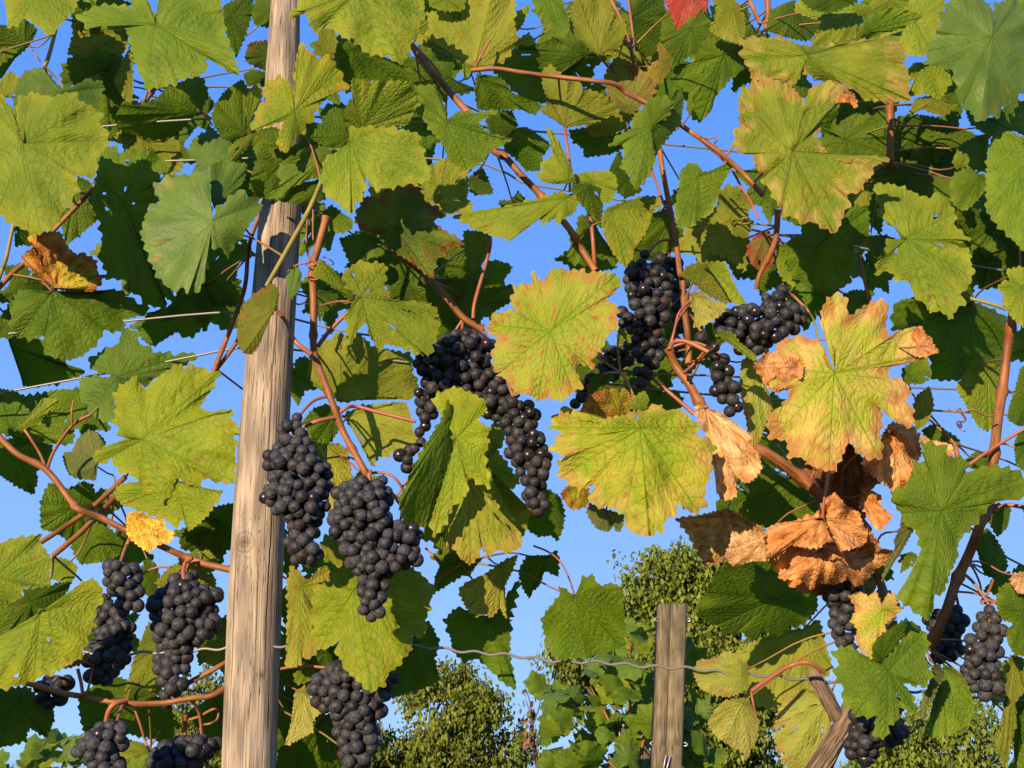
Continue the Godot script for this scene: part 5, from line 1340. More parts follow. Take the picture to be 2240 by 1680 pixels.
	lf("yg", 1.44, .3, 0, 1, 2161, 808, [2161, 945, 2139, 931, 2107, 876, 2092, 847, 2128, 790, 2164, 793, 2190, 811, 2193, 865, 2175, 902, 2172, 931])
	lf("green", 1.35, 0, 0, 1, 1987, 822, [2027, 779, 2038, 822, 2016, 840, 1976, 837, 1973, 808, 2002, 786])
	lf("under", 1.35, 0, 0, 1, 2009, 876, [2005, 941, 1994, 902, 2005, 865, 2034, 847, 2043, 887, 2031, 923])
	lf("mid", 1.38, 0, 0, 1, 2023, 945, [2103, 974, 2056, 974, 2031, 960, 2016, 941, 2045, 927, 2092, 956])
	lf("mid", 1.42, 0, 0, 1, 2157, 1010, [2107, 1010, 2139, 985, 2164, 996, 2164, 1025, 2139, 1028, 2114, 1021])
	lf("green", 1.22, .1, 0, 1, 2060, 1118, [2031, 1358, 2041, 1330, 2041, 1301, 2063, 1297, 2078, 1254, 2092, 1225, 2099, 1181, 2128, 1152, 2157, 1116, 2182, 1087, 2240, 1087, 2244, 1044, 2204, 1022, 2161, 1019, 2114, 1033, 2114, 1004, 2096, 1000, 2074, 997, 2067, 975, 2016, 968, 2023, 1008, 1998, 1011, 1994, 1037, 1976, 1066, 1947, 1076, 1955, 1102, 1973, 1127, 1976, 1145, 2002, 1160, 2013, 1199, 2009, 1239, 1984, 1275, 1962, 1311, 1984, 1326, 2016, 1348])
	lf("underg", 1.235, 0, 0, 1, 1996, 1149, [1928, 1273, 1947, 1243, 1976, 1199, 1998, 1160, 2002, 1141, 1973, 1127, 1969, 1152, 1955, 1185, 1958, 1199, 1937, 1236])
	lf("yg", 1.25, 0, 0, 1, 1976, 1214, [1969, 1254, 1984, 1228, 1965, 1232, 1973, 1214, 1994, 1207, 2009, 1217, 1998, 1236])
	lf("dry", 1.24, 0, .4, 1, 1799, 1134, [1676, 1225, 1678, 1196, 1680, 1156, 1705, 1145, 1748, 1141, 1796, 1131, 1810, 1152, 1810, 1181, 1792, 1199, 1763, 1199, 1730, 1192, 1705, 1214], "shrivelled orange-brown dead leaf")
	lf("dry", 1.235, -.2, 0, 1, 1803, 1134, [1890, 1192, 1843, 1205, 1828, 1181, 1814, 1160, 1803, 1131, 1806, 1091, 1828, 1080, 1857, 1113, 1879, 1120, 1890, 1152, 1899, 1163], "shrivelled orange-brown dead leaf")
	lf("dry", 1.25, 0, .3, 1, 1799, 1199, [1774, 1290, 1752, 1268, 1712, 1268, 1705, 1261, 1727, 1243, 1734, 1217, 1759, 1199, 1806, 1199, 1814, 1225, 1843, 1221, 1853, 1243, 1850, 1268, 1824, 1279, 1792, 1275], "shrivelled orange-brown dead leaf")
	lf("dry", 1.27, .3, 0, 1, 1857, 1225, [1960, 1207, 1940, 1232, 1915, 1246, 1893, 1275, 1871, 1283, 1853, 1261, 1846, 1210, 1890, 1196, 1893, 1178, 1929, 1199], "shrivelled orange-brown dead leaf")
	lf("dry", 1.30, 0, 0, 1, 1890, 1080, [1926, 1160, 1908, 1149, 1893, 1120, 1879, 1113, 1886, 1069, 1897, 1066, 1929, 1087, 1926, 1105, 1951, 1131], "shrivelled orange-brown dead leaf")
	lf("dry", 1.265, .4, 0, 1, 1951, 945, [1965, 1082, 1940, 1064, 1915, 1046, 1890, 1021, 1886, 1007, 1929, 952, 1951, 923, 2002, 934, 2016, 992, 2002, 1017, 1994, 1061], "crinkled brown dead leaf")
	lf("drydark", 1.33, .8, -.6, 1, 1857, 974, [1843, 1137, 1814, 1082, 1828, 1028, 1857, 967, 1890, 1007, 1893, 1064, 1879, 1140])
	lf("drypale", 1.30, 0, 0, 1, 2023, 960, [2085, 1003, 2067, 985, 2016, 970, 2005, 945, 2038, 963, 2081, 974])
	lf("dark", 1.41, .85, -.6, 1, 1694, 1311, [1568, 1369, 1524, 1340, 1575, 1243, 1622, 1225, 1687, 1225, 1712, 1250, 1752, 1275, 1785, 1283, 1788, 1333, 1759, 1366, 1727, 1369, 1705, 1391, 1673, 1380, 1647, 1402, 1618, 1380, 1593, 1387])
	lf("dark", 1.42, 0, 0, 1, 1727, 1046, [1651, 1054, 1669, 1021, 1727, 1043, 1777, 1075, 1814, 1090, 1806, 1133, 1748, 1173, 1640, 1140, 1618, 1119])
	lf("under", 1.51, 0, 0, 1, 1756, 1379, [1647, 1543, 1618, 1507, 1593, 1442, 1647, 1405, 1712, 1380, 1756, 1377, 1792, 1355, 1810, 1424, 1821, 1460, 1796, 1496, 1748, 1532, 1694, 1550], "wide olive leaf seen from its veined underside")
	lf("pale", 1.37, 0, 0, 1, 1814, 1532, [1712, 1673, 1698, 1630, 1691, 1615, 1701, 1557, 1720, 1528, 1759, 1507, 1799, 1521, 1828, 1547, 1817, 1586, 1803, 1604, 1821, 1615, 1821, 1695, 1777, 1695])
	lf("green", 1.23, 0, .3, 1, 1944, 1468, [1937, 1613, 1915, 1615, 1913, 1586, 1926, 1565, 1900, 1568, 1871, 1565, 1857, 1547, 1839, 1528, 1846, 1507, 1832, 1489, 1824, 1467, 1835, 1453, 1821, 1427, 1843, 1415, 1871, 1420, 1890, 1445, 1904, 1462, 1915, 1456, 1937, 1442, 1962, 1416, 1980, 1391, 2013, 1380, 2023, 1387, 2034, 1405, 2029, 1427, 2023, 1442, 2036, 1456, 2034, 1489, 2023, 1500, 1994, 1496, 1976, 1496, 1998, 1525, 2003, 1557, 1984, 1557, 1965, 1521, 1960, 1514, 1964, 1536, 1969, 1554, 1958, 1583, 1944, 1586])
	lf("mid", 1.24, .8, -.4, 1, 1929, 1442, [1984, 1353, 1976, 1387, 1958, 1416, 1933, 1442, 1911, 1453, 1908, 1413, 1929, 1387])
	lf("autumn", 1.25, 0, 0, 1, 1930, 1333, [1908, 1442, 1886, 1427, 1871, 1398, 1875, 1377, 1861, 1358, 1871, 1330, 1857, 1304, 1886, 1297, 1900, 1304, 1915, 1293, 1929, 1319, 1940, 1301, 1958, 1297, 1962, 1326, 1976, 1330, 1958, 1348, 1933, 1369, 1940, 1387, 1918, 1398, 1911, 1420], "small pale yellow and green withering leaf")
	lf("green", 1.31, -.1, 0, 1, 2063, 1463, [2038, 1612, 2074, 1608, 2110, 1590, 2132, 1561, 2125, 1518, 2110, 1485, 2081, 1460, 2063, 1453, 2067, 1496, 2049, 1550, 2023, 1601])
	lf("underg", 1.26, 0, 0, 1, 2049, 1463, [2009, 1622, 2014, 1586, 2020, 1532, 2034, 1489, 2038, 1460, 2056, 1453, 2065, 1478, 2041, 1525, 2023, 1561, 2013, 1615])
	lf("green", 1.31, 0, 0, 1, 2240, 1340, [2182, 1333, 2179, 1311, 2186, 1286, 2204, 1275, 2233, 1272, 2255, 1297, 2255, 1434, 2219, 1431, 2204, 1405, 2202, 1380, 2219, 1366, 2193, 1355])
	lf("drypale", 1.30, 0, 0, 1, 2237, 1261, [2226, 1297, 2208, 1268, 2222, 1254, 2248, 1250, 2248, 1297])
	lf("under", 1.38, 0, 0, 1, 2219, 1442, [2197, 1680, 2182, 1644, 2179, 1622, 2197, 1568, 2197, 1496, 2211, 1434, 2240, 1442, 2240, 1514, 2219, 1536, 2222, 1586, 2208, 1644])
	lf("dark", 1.42, 0, 0, 1, 2240, 1550, [2219, 1659, 2222, 1532, 2262, 1514, 2269, 1659])
	lf("yg", 1.25, 0, 0, 1, 2237, 627, [2240, 717, 2211, 692, 2193, 663, 2197, 648, 2182, 630, 2197, 612, 2211, 620, 2201, 591, 2237, 583, 2273, 612, 2277, 685])
	lf("mid", 1.31, .5, 0, 1, 2251, 865, [2204, 916, 2208, 887, 2219, 858, 2233, 804, 2262, 815, 2262, 931, 2226, 931])
	lf("mid", 1.33, .5, 0, 1, 2255, 974, [2222, 1010, 2219, 967, 2233, 941, 2269, 934, 2269, 1028, 2240, 1032])
	lf("dark", 1.40, 0, 0, 1, 2175, 1261, [2135, 1196, 2143, 1163, 2161, 1156, 2179, 1178, 2201, 1217, 2204, 1243, 2175, 1264, 2154, 1257])
	lf("mid", 1.40, .4, 0, 1, 2190, 1113, [2182, 1174, 2164, 1145, 2164, 1102, 2211, 1105, 2204, 1152])
	lf("autspot", 1.22, 0, 0, 1, 1203, 725, [1178, 878, 1199, 869, 1228, 878, 1254, 858, 1268, 851, 1270, 833, 1257, 808, 1264, 793, 1283, 800, 1301, 808, 1293, 786, 1315, 768, 1330, 732, 1355, 717, 1348, 696, 1355, 681, 1344, 663, 1326, 656, 1340, 641, 1360, 620, 1344, 598, 1304, 594, 1283, 598, 1268, 587, 1243, 594, 1232, 585, 1210, 591, 1192, 605, 1185, 616, 1167, 596, 1163, 620, 1123, 627, 1125, 641, 1116, 656, 1123, 674, 1134, 685, 1116, 679, 1087, 685, 1073, 703, 1062, 721, 1080, 735, 1087, 743, 1080, 761, 1076, 786, 1080, 808, 1102, 815, 1087, 822, 1109, 829, 1114, 837, 1127, 865, 1152, 862], "yellow-green leaf blotched with red spots and red edges")
	lf("autyel", 1.21, 0, .1, 1.4, 1402, 938, [1420, 1173, 1395, 1169, 1377, 1158, 1366, 1140, 1369, 1126, 1333, 1111, 1297, 1104, 1293, 1082, 1304, 1061, 1268, 1072, 1243, 1054, 1225, 1046, 1219, 1010, 1236, 999, 1203, 985, 1214, 963, 1228, 945, 1203, 934, 1225, 894, 1254, 896, 1272, 916, 1293, 927, 1297, 952, 1319, 920, 1355, 909, 1387, 905, 1398, 932, 1395, 909, 1405, 894, 1427, 887, 1445, 884, 1456, 898, 1485, 894, 1507, 913, 1532, 934, 1521, 949, 1565, 974, 1557, 1003, 1554, 1039, 1543, 1072, 1543, 1104, 1525, 1124, 1500, 1115, 1481, 1097, 1472, 1072, 1481, 1115, 1478, 1130, 1460, 1133, 1445, 1162], "large golden leaf with red tips and a scorched corner")
	lf("yg", 1.22, 0, 0, 1, 1402, 894, [1409, 855, 1420, 873, 1413, 894, 1398, 898, 1380, 894, 1380, 873])
	lf("drymix", 1.27, .5, -.5, 1, 1355, 913, [1333, 849, 1369, 851, 1380, 865, 1377, 902, 1340, 920, 1293, 927, 1268, 902, 1290, 865])
	lf("drypale", 1.26, 0, 0, 1, 1543, 894, [1579, 1093, 1568, 1075, 1575, 1039, 1557, 1010, 1561, 981, 1536, 938, 1521, 902, 1528, 884, 1547, 891, 1579, 905, 1615, 931, 1644, 956, 1637, 967, 1659, 988, 1666, 1025, 1648, 1050, 1630, 1057, 1604, 1039, 1612, 1082, 1597, 1093], "papery peach-coloured dead leaf")
	lf("under", 1.29, .6, 0, 1, 1528, 621, [1601, 659, 1586, 663, 1539, 641, 1525, 627, 1489, 601, 1507, 580, 1536, 574, 1572, 605])
	lf("yg", 1.28, -.2, 0, 1, 1547, 580, [1635, 670, 1604, 663, 1572, 609, 1539, 574, 1586, 574, 1601, 609, 1615, 638])
	lf("palyel", 1.25, 0, 0, 1, 1519, 648, [1579, 688, 1543, 710, 1519, 717, 1521, 692, 1510, 667, 1514, 641, 1536, 638, 1557, 656, 1590, 667])
	lf("yg", 1.22, 0, 0, 1, 1586, 732, [1655, 779, 1651, 790, 1612, 764, 1583, 743, 1565, 732, 1586, 724, 1604, 728, 1622, 753])
	lf("mid", 1.38, 0, 0, 1, 1304, 829, [1290, 873, 1284, 844, 1297, 822, 1340, 813, 1344, 829, 1311, 847])
	lf("yg", 1.24, 0, 0, 1, 1355, 726, [1377, 750, 1351, 724, 1366, 721, 1380, 743])
	lf("drymix", 1.33, 0, 0, 1, 1268, 1064, [1226, 1082, 1243, 1061, 1283, 1061, 1293, 1090, 1283, 1108, 1250, 1115])
	lf("underg", 1.31, 0, 0, 1, 1326, 1120, [1331, 1163, 1308, 1158, 1293, 1141, 1283, 1120, 1290, 1102, 1333, 1116, 1366, 1127, 1362, 1152, 1351, 1165, 1344, 1149])
	lf("dark", 1.42, 0, 0, 1, 1188, 1080, [1219, 1185, 1207, 1172, 1178, 1174, 1152, 1156, 1149, 1102, 1174, 1058, 1225, 1087, 1236, 1127, 1230, 1160])
	lf("ylw", 1.38, .2, 0, 1, 1097, 1236, [1075, 1351, 1061, 1344, 1043, 1349, 1021, 1333, 1003, 1293, 1021, 1275, 1061, 1257, 1104, 1225, 1133, 1214, 1119, 1254, 1104, 1283, 1106, 1351, 1093, 1330])
	lf("dark", 1.43, 0, 0, 1, 1072, 1355, [1130, 1507, 1104, 1496, 1046, 1442, 1017, 1447, 992, 1427, 985, 1395, 972, 1358, 996, 1330, 1025, 1337, 1082, 1348, 1111, 1304, 1137, 1268, 1119, 1362, 1115, 1438])
	lf("dark", 1.44, 0, 0, 1, 1003, 1225, [949, 1297, 952, 1261, 974, 1214, 1010, 1199, 1054, 1225, 1010, 1261, 974, 1283])
	lf("dark", 1.47, 0, 0, 1, 1199, 1217, [1158, 1310, 1141, 1283, 1134, 1250, 1152, 1217, 1199, 1214, 1217, 1203, 1223, 1225, 1221, 1261, 1192, 1250, 1178, 1283, 1160, 1297])
	lf("mid", 1.35, .0, .0, 1, 1257, 1304, [1232, 1445, 1207, 1431, 1192, 1395, 1185, 1362, 1192, 1340, 1214, 1315, 1225, 1297, 1223, 1283, 1236, 1290, 1257, 1301, 1272, 1283, 1275, 1264, 1297, 1257, 1304, 1272, 1319, 1286, 1311, 1301, 1333, 1275, 1362, 1286, 1362, 1333, 1369, 1369, 1362, 1416, 1319, 1427, 1283, 1438, 1257, 1438])
	lf("tan", 1.32, .3, -.3, 1, 1586, 1131, [1554, 1239, 1536, 1225, 1514, 1188, 1500, 1163, 1480, 1136, 1532, 1127, 1583, 1113, 1612, 1120, 1644, 1141, 1680, 1163, 1659, 1188, 1612, 1232, 1586, 1225], "tan papery leaf with round brown spots")
	lf("drypale", 1.28, 0, 0, 1, 1666, 1188, [1586, 1214, 1597, 1188, 1601, 1163, 1619, 1170, 1637, 1160, 1659, 1163, 1680, 1174, 1680, 1225, 1644, 1228, 1604, 1239])
	lf("pale", 1.38, 0, 0, 1, 1622, 1471, [1516, 1471, 1528, 1445, 1561, 1442, 1590, 1424, 1615, 1434, 1637, 1460, 1637, 1507, 1597, 1525, 1565, 1521, 1532, 1507])
	lf("palyel", 1.35, 0, 0, 1, 1622, 1539, [1637, 1650, 1608, 1637, 1568, 1612, 1548, 1586, 1561, 1557, 1586, 1532, 1633, 1528, 1659, 1579, 1655, 1615])
	lf("ygb", 1.305, 0, .1, 1, 775, 1290, [815, 1516, 790, 1496, 761, 1471, 746, 1445, 735, 1431, 743, 1402, 721, 1413, 699, 1424, 685, 1387, 681, 1348, 685, 1304, 688, 1283, 721, 1272, 728, 1254, 757, 1246, 793, 1243, 865, 1225, 920, 1254, 934, 1272, 954, 1293, 938, 1315, 941, 1330, 931, 1355, 931, 1391, 902, 1391, 902, 1416, 894, 1431, 880, 1442, 869, 1460, 851, 1471, 844, 1496, 829, 1503])
	lf("ylws", 1.35, 0, 0, 1, 659, 1283, [652, 1456, 627, 1460, 627, 1405, 629, 1333, 627, 1275, 638, 1236, 659, 1257, 681, 1275, 703, 1239, 721, 1246, 717, 1268, 685, 1283, 685, 1315, 681, 1369, 696, 1420, 677, 1442, 663, 1438])
	lf("yg", 1.37, 0, 0, 1, 677, 1460, [643, 1492, 645, 1471, 670, 1449, 696, 1471, 685, 1485, 656, 1498])
	lf("palyel", 1.36, 0, 0, 1, 659, 1514, [625, 1632, 638, 1579, 645, 1514, 667, 1501, 681, 1528, 703, 1557, 685, 1575, 685, 1601, 659, 1615])
	lf("dark", 1.40, 0, 0, 1, 699, 1586, [612, 1637, 659, 1615, 699, 1572, 721, 1561, 743, 1622, 750, 1695, 685, 1713, 605, 1695])
	lf("dark", 1.42, 0, 0, 1, 714, 1427, [612, 1496, 627, 1456, 696, 1427, 743, 1405, 746, 1453, 696, 1463, 648, 1507])
	lf("dark", 1.40, 0, 0, 1, 909, 1405, [851, 1528, 847, 1478, 902, 1427, 902, 1391, 934, 1358, 945, 1369, 961, 1405, 952, 1442, 961, 1489, 934, 1503, 902, 1514])
	lf("ylw", 1.36, 0, 0, 1, 714, 1196, [750, 1228, 743, 1243, 724, 1228, 699, 1192, 721, 1185, 732, 1207])
	lf("dry", 1.30, .2, -.2, 1, 1792, 1188, [1792, 1304, 1730, 1283, 1683, 1225, 1673, 1174, 1720, 1145, 1785, 1123, 1810, 1087, 1864, 1113, 1904, 1160, 1926, 1199, 1900, 1254, 1857, 1293], "shrivelled orange-brown dead leaf")
	lf("dark", 1.315, .4, -.4, 1, 612, 362, [612, 439, 562, 430, 547, 394, 562, 347, 580, 315, 630, 322, 663, 347, 661, 405])
	lf("mid", 1.33, .3, -.3, 1, 743, 362, [793, 430, 743, 438, 710, 405, 728, 362, 743, 325, 771, 358, 800, 383])
	lf("mid", 1.31, 0, 0, 1, 594, 278, [573, 365, 554, 325, 562, 289, 594, 277, 620, 289, 623, 325, 605, 354])
	lf("dry", 1.19, 0, 0, 1, 1705, 808, [1647, 800, 1676, 773, 1705, 768, 1738, 771, 1758, 797, 1754, 826, 1727, 844, 1694, 855, 1665, 826], "scorched brown lobe of the star-shaped autumn leaf")
	lf("dry", 1.19, 0, 0, 1, 2023, 757, [2052, 769, 2020, 782, 1998, 777, 2005, 757, 1991, 735, 2009, 714, 2027, 732, 2042, 753], "scorched brown tip of the star-shaped autumn leaf")
	lf("yg", 1.53, 0, 0, 1, 1010, 35, [1019, 175, 1052, 114, 1099, 98, 1075, 46, 1119, -3, 1052, -24, 1014, -18, 1009, 26, 1001, -8, 963, -16, 914, 15, 946, 55, 918, 120, 984, 102])
	lf("mid", 1.48, 0, 0, 1, 840, 36, [970, 80, 919, 34, 925, -5, 872, -8, 840, -38, 801, -13, 803, 19, 832, 34, 801, 28, 775, 53, 794, 96, 838, 84, 891, 140, 903, 87])
	lf("mid", 1.49, 0, 0, 1, 1330, 39, [1254, 107, 1299, 105, 1330, 141, 1356, 90, 1404, 85, 1383, 35, 1362, 18, 1336, 34, 1354, 12, 1340, -11, 1300, -26, 1290, 12, 1231, 27, 1275, 58])
	lf("yg", 1.53, 0, 0, 1, 1560, 56, [1585, 173, 1603, 124, 1648, 112, 1610, 60, 1631, 15, 1584, -4, 1556, 16, 1558, 48, 1544, 8, 1521, 18, 1473, 46, 1510, 83, 1509, 133, 1548, 135])
	lf("yg", 1.50, 0, 0, 1, 1900, 159, [1908, 260, 1928, 225, 1959, 214, 1943, 169, 1965, 128, 1925, 107, 1901, 121, 1899, 152, 1893, 122, 1869, 117, 1833, 140, 1865, 174, 1844, 232, 1883, 226])
	lf("mid", 1.55, 0, 0, 1, 330, 78, [336, 207, 352, 136, 393, 141, 374, 90, 401, 48, 355, 30, 333, 31, 330, 70, 324, 35, 301, 33, 266, 57, 292, 92, 277, 142, 312, 138])
	lf("mid", 1.54, 0, 0, 1, 120, 312, [78, 408, 115, 368, 143, 381, 145, 335, 177, 316, 159, 284, 137, 283, 123, 306, 130, 280, 115, 273, 76, 269, 89, 309, 52, 342, 80, 356])
	lf("mid", 1.47, 0, 0, 1, 1240, 42, [1241, 146, 1264, 96, 1308, 100, 1279, 52, 1306, 22, 1266, 7, 1245, 6, 1240, 36, 1235, 10, 1211, 4, 1165, 21, 1194, 55, 1170, 104, 1218, 94])
	lf("dark", 1.51, 0, 0, 1, 630, 1186, [640, 1284, 654, 1235, 693, 1237, 676, 1195, 697, 1155, 654, 1140, 631, 1149, 629, 1179, 622, 1151, 602, 1151, 569, 1172, 589, 1203, 572, 1257, 615, 1242])
	lf("mid", 1.55, 0, 0, 1, 720, 1217, [790, 1286, 775, 1238, 810, 1210, 757, 1195, 755, 1152, 714, 1172, 699, 1190, 715, 1213, 691, 1196, 670, 1211, 661, 1250, 695, 1260, 714, 1305, 742, 1271])
	lf("dark", 1.46, 0, 0, 1, 660, 1314, [713, 1409, 716, 1358, 758, 1336, 713, 1301, 714, 1259, 668, 1257, 645, 1275, 656, 1308, 634, 1280, 611, 1292, 576, 1333, 620, 1353, 626, 1410, 668, 1387])
	lf("dark", 1.57, 0, 0, 1, 625, 1522, [640, 1615, 651, 1567, 697, 1571, 671, 1528, 683, 1493, 647, 1478, 624, 1486, 624, 1516, 615, 1488, 595, 1491, 556, 1512, 586, 1540, 573, 1588, 613, 1576])
	lf("dark", 1.53, 0, 0, 1, 420, 235, [409, 304, 431, 277, 464, 288, 455, 250, 473, 228, 450, 206, 428, 207, 421, 230, 420, 210, 401, 200, 371, 212, 387, 238, 366, 269, 396, 274])
	lf("dark", 1.48, 0, 0, 1, 540, 385, [598, 424, 584, 396, 601, 374, 565, 365, 552, 336, 525, 353, 516, 365, 535, 382, 518, 374, 503, 384, 503, 413, 531, 415, 552, 442, 570, 425])
	lf("dark", 1.50, 0, 0, 1, 780, 106, [678, 181, 740, 164, 760, 206, 797, 157, 848, 152, 839, 101, 822, 82, 787, 101, 815, 75, 802, 53, 761, 39, 740, 77, 679, 94, 702, 130])
	lf("mid", 1.57, 0, 0, 1, 760, 279, [737, 382, 773, 350, 809, 348, 800, 300, 839, 273, 803, 242, 772, 245, 762, 272, 764, 238, 736, 224, 694, 242, 711, 282, 682, 324, 724, 331])
	lf("under", 1.57, 0, 0, 1, 850, 382, [942, 408, 903, 374, 929, 327, 873, 342, 850, 311, 822, 344, 815, 367, 844, 381, 816, 378, 807, 401, 812, 445, 849, 425, 886, 464, 893, 419])
	lf("dark", 1.49, 0, 0, 1, 930, 162, [835, 197, 894, 197, 900, 242, 934, 205, 976, 225, 979, 178, 961, 156, 936, 160, 959, 147, 954, 125, 925, 84, 906, 127, 854, 119, 874, 159])
	lf("dark", 1.53, 0, 0, 1, 1600, 542, [1679, 603, 1650, 559, 1676, 535, 1629, 522, 1616, 490, 1584, 500, 1576, 519, 1595, 538, 1572, 525, 1552, 537, 1550, 574, 1589, 573, 1612, 612, 1630, 588])
	lf("under", 1.56, 0, 0, 1, 1520, 425, [1571, 486, 1558, 443, 1597, 424, 1554, 408, 1555, 374, 1519, 382, 1504, 400, 1516, 421, 1499, 406, 1476, 416, 1466, 450, 1498, 456, 1506, 502, 1532, 468])
	lf("dark", 1.49, 0, 0, 1, 1830, 539, [1816, 653, 1849, 602, 1894, 609, 1883, 560, 1921, 525, 1867, 503, 1840, 501, 1831, 532, 1829, 499, 1801, 490, 1756, 508, 1782, 545, 1744, 595, 1793, 601])
	lf("dark", 1.47, 0, 0, 1, 235, 172, [258, 271, 267, 222, 302, 215, 268, 175, 288, 139, 252, 124, 231, 134, 234, 166, 223, 139, 206, 144, 171, 165, 204, 190, 194, 240, 227, 233])
	lf("dark", 1.54, 0, 0, 1, 250, 239, [215, 325, 253, 302, 294, 320, 288, 266, 331, 248, 292, 216, 267, 210, 253, 232, 259, 204, 236, 193, 194, 195, 199, 231, 155, 268, 201, 285])
	lf("under", 1.47, 0, 0, 1, 300, 287, [272, 348, 297, 330, 322, 342, 325, 309, 346, 292, 327, 271, 314, 264, 302, 282, 307, 264, 294, 251, 265, 254, 267, 281, 243, 306, 269, 317])
	lf("mid", 1.49, 0, 0, 1, 310, 532, [382, 662, 375, 582, 432, 557, 376, 515, 392, 448, 320, 462, 289, 479, 305, 523, 276, 487, 247, 504, 198, 557, 264, 576, 268, 646, 319, 623])
	lf("dark", 1.49, 0, 0, 1, 430, 619, [449, 726, 466, 672, 523, 673, 478, 623, 510, 581, 454, 574, 429, 583, 429, 612, 416, 577, 385, 579, 351, 611, 385, 639, 357, 704, 413, 686])
	lf("dark", 1.55, 0, 0, 1, 500, 542, [449, 613, 486, 594, 514, 622, 523, 572, 558, 560, 540, 528, 525, 515, 504, 537, 517, 511, 502, 493, 464, 493, 460, 528, 422, 554, 452, 574])
	lf("dark", 1.52, 0, 0, 1, 690, 312, [627, 379, 673, 361, 698, 387, 712, 347, 745, 340, 742, 304, 716, 291, 694, 308, 711, 283, 694, 270, 655, 252, 647, 289, 604, 309, 639, 334])
	lf("mid", 1.51, 0, 0, 1, 640, 412, [618, 476, 641, 452, 666, 468, 661, 427, 681, 411, 665, 391, 650, 390, 642, 407, 645, 388, 633, 381, 606, 385, 615, 411, 584, 441, 615, 443])
	lf("mid", 1.56, 0, 0, 1, 705, 170, [686, 249, 713, 216, 749, 233, 734, 186, 765, 167, 734, 146, 716, 143, 706, 165, 708, 140, 691, 136, 659, 143, 673, 171, 647, 200, 680, 204])
	lf("dark", 1.50, 0, 0, 1, 930, 282, [873, 356, 915, 333, 941, 364, 954, 315, 983, 301, 971, 268, 955, 257, 934, 277, 949, 250, 934, 235, 897, 232, 890, 267, 862, 291, 888, 308])
	lf("under", 1.55, 0, 0, 1, 960, 404, [968, 480, 984, 450, 1024, 453, 996, 410, 1011, 381, 978, 370, 960, 376, 959, 398, 952, 370, 932, 371, 897, 391, 930, 416, 916, 456, 948, 448])
	lf("mid", 1.50, 0, 0, 1, 700, 482, [657, 561, 694, 532, 721, 550, 732, 514, 757, 493, 742, 461, 719, 455, 703, 477, 713, 450, 696, 441, 659, 438, 665, 474, 623, 503, 653, 522])
	lf("dark", 1.53, 0, 0, 1, 835, 542, [818, 628, 846, 592, 889, 610, 876, 562, 908, 537, 871, 511, 847, 509, 836, 536, 837, 506, 811, 494, 774, 511, 790, 544, 754, 586, 804, 586])
	lf("mid", 1.47, 0, 0, 1, 715, 632, [726, 732, 742, 679, 779, 675, 755, 638, 776, 607, 737, 595, 716, 599, 714, 626, 706, 599, 683, 600, 653, 622, 671, 649, 664, 687, 699, 683])
	lf("dark", 1.49, 0, 0, 1, 960, 575, [927, 690, 967, 652, 1013, 667, 1011, 607, 1050, 571, 1015, 529, 979, 529, 963, 566, 968, 524, 939, 511, 888, 526, 899, 575, 858, 630, 907, 645])
	lf("dark", 1.54, 0, 0, 1, 1060, 612, [1075, 702, 1089, 656, 1126, 651, 1102, 616, 1121, 583, 1084, 568, 1059, 580, 1059, 606, 1051, 583, 1022, 577, 988, 604, 1023, 628, 1011, 670, 1047, 663])
	lf("dark", 1.50, 0, 0, 1, 900, 647, [952, 737, 948, 681, 979, 661, 943, 635, 948, 597, 907, 601, 889, 619, 897, 642, 878, 620, 851, 628, 826, 666, 870, 676, 870, 729, 906, 700])
	lf("dark", 1.54, 0, 0, 1, 1230, 118, [1336, 119, 1293, 91, 1307, 30, 1244, 64, 1207, 34, 1183, 81, 1185, 111, 1222, 118, 1183, 124, 1181, 155, 1201, 212, 1243, 174, 1291, 192, 1300, 149])
	lf("mid", 1.51, 0, 0, 1, 1420, 41, [1361, 137, 1408, 92, 1436, 121, 1445, 70, 1485, 53, 1462, 19, 1441, 14, 1424, 35, 1435, 9, 1420, -4, 1382, -8, 1384, 32, 1338, 65, 1377, 77])
	lf("dark", 1.50, 0, 0, 1, 1460, 167, [1458, 269, 1483, 221, 1523, 222, 1500, 178, 1535, 148, 1491, 130, 1465, 137, 1460, 161, 1456, 136, 1434, 132, 1388, 145, 1411, 178, 1398, 217, 1434, 223])
	lf("under", 1.50, 0, 0, 1, 1400, 132, [1307, 91, 1342, 131, 1319, 170, 1374, 165, 1392, 192, 1424, 174, 1430, 151, 1406, 135, 1430, 141, 1446, 122, 1443, 83, 1406, 94, 1376, 56, 1363, 92])
	lf("dark", 1.51, 0, 0, 1, 1330, 217, [1350, 316, 1368, 268, 1412, 259, 1379, 219, 1397, 183, 1355, 170, 1328, 184, 1329, 211, 1318, 184, 1290, 185, 1255, 213, 1289, 236, 1280, 278, 1318, 268])
	lf("dark", 1.50, 0, 0, 1, 1590, 78, [1668, 175, 1655, 114, 1687, 84, 1643, 54, 1634, 13, 1587, 16, 1570, 45, 1585, 72, 1557, 47, 1530, 61, 1504, 112, 1556, 125, 1573, 183, 1611, 151])
	lf("mid", 1.54, 0, 0, 1, 1640, 127, [1677, 223, 1676, 166, 1724, 161, 1682, 123, 1690, 88, 1650, 87, 1632, 95, 1638, 121, 1625, 100, 1599, 100, 1568, 132, 1603, 154, 1603, 202, 1639, 182])
	lf("dark", 1.47, 0, 0, 1, 1720, 174, [1746, 257, 1756, 215, 1788, 203, 1764, 171, 1768, 141, 1734, 134, 1715, 145, 1718, 168, 1706, 145, 1681, 146, 1662, 175, 1685, 196, 1678, 243, 1715, 222])
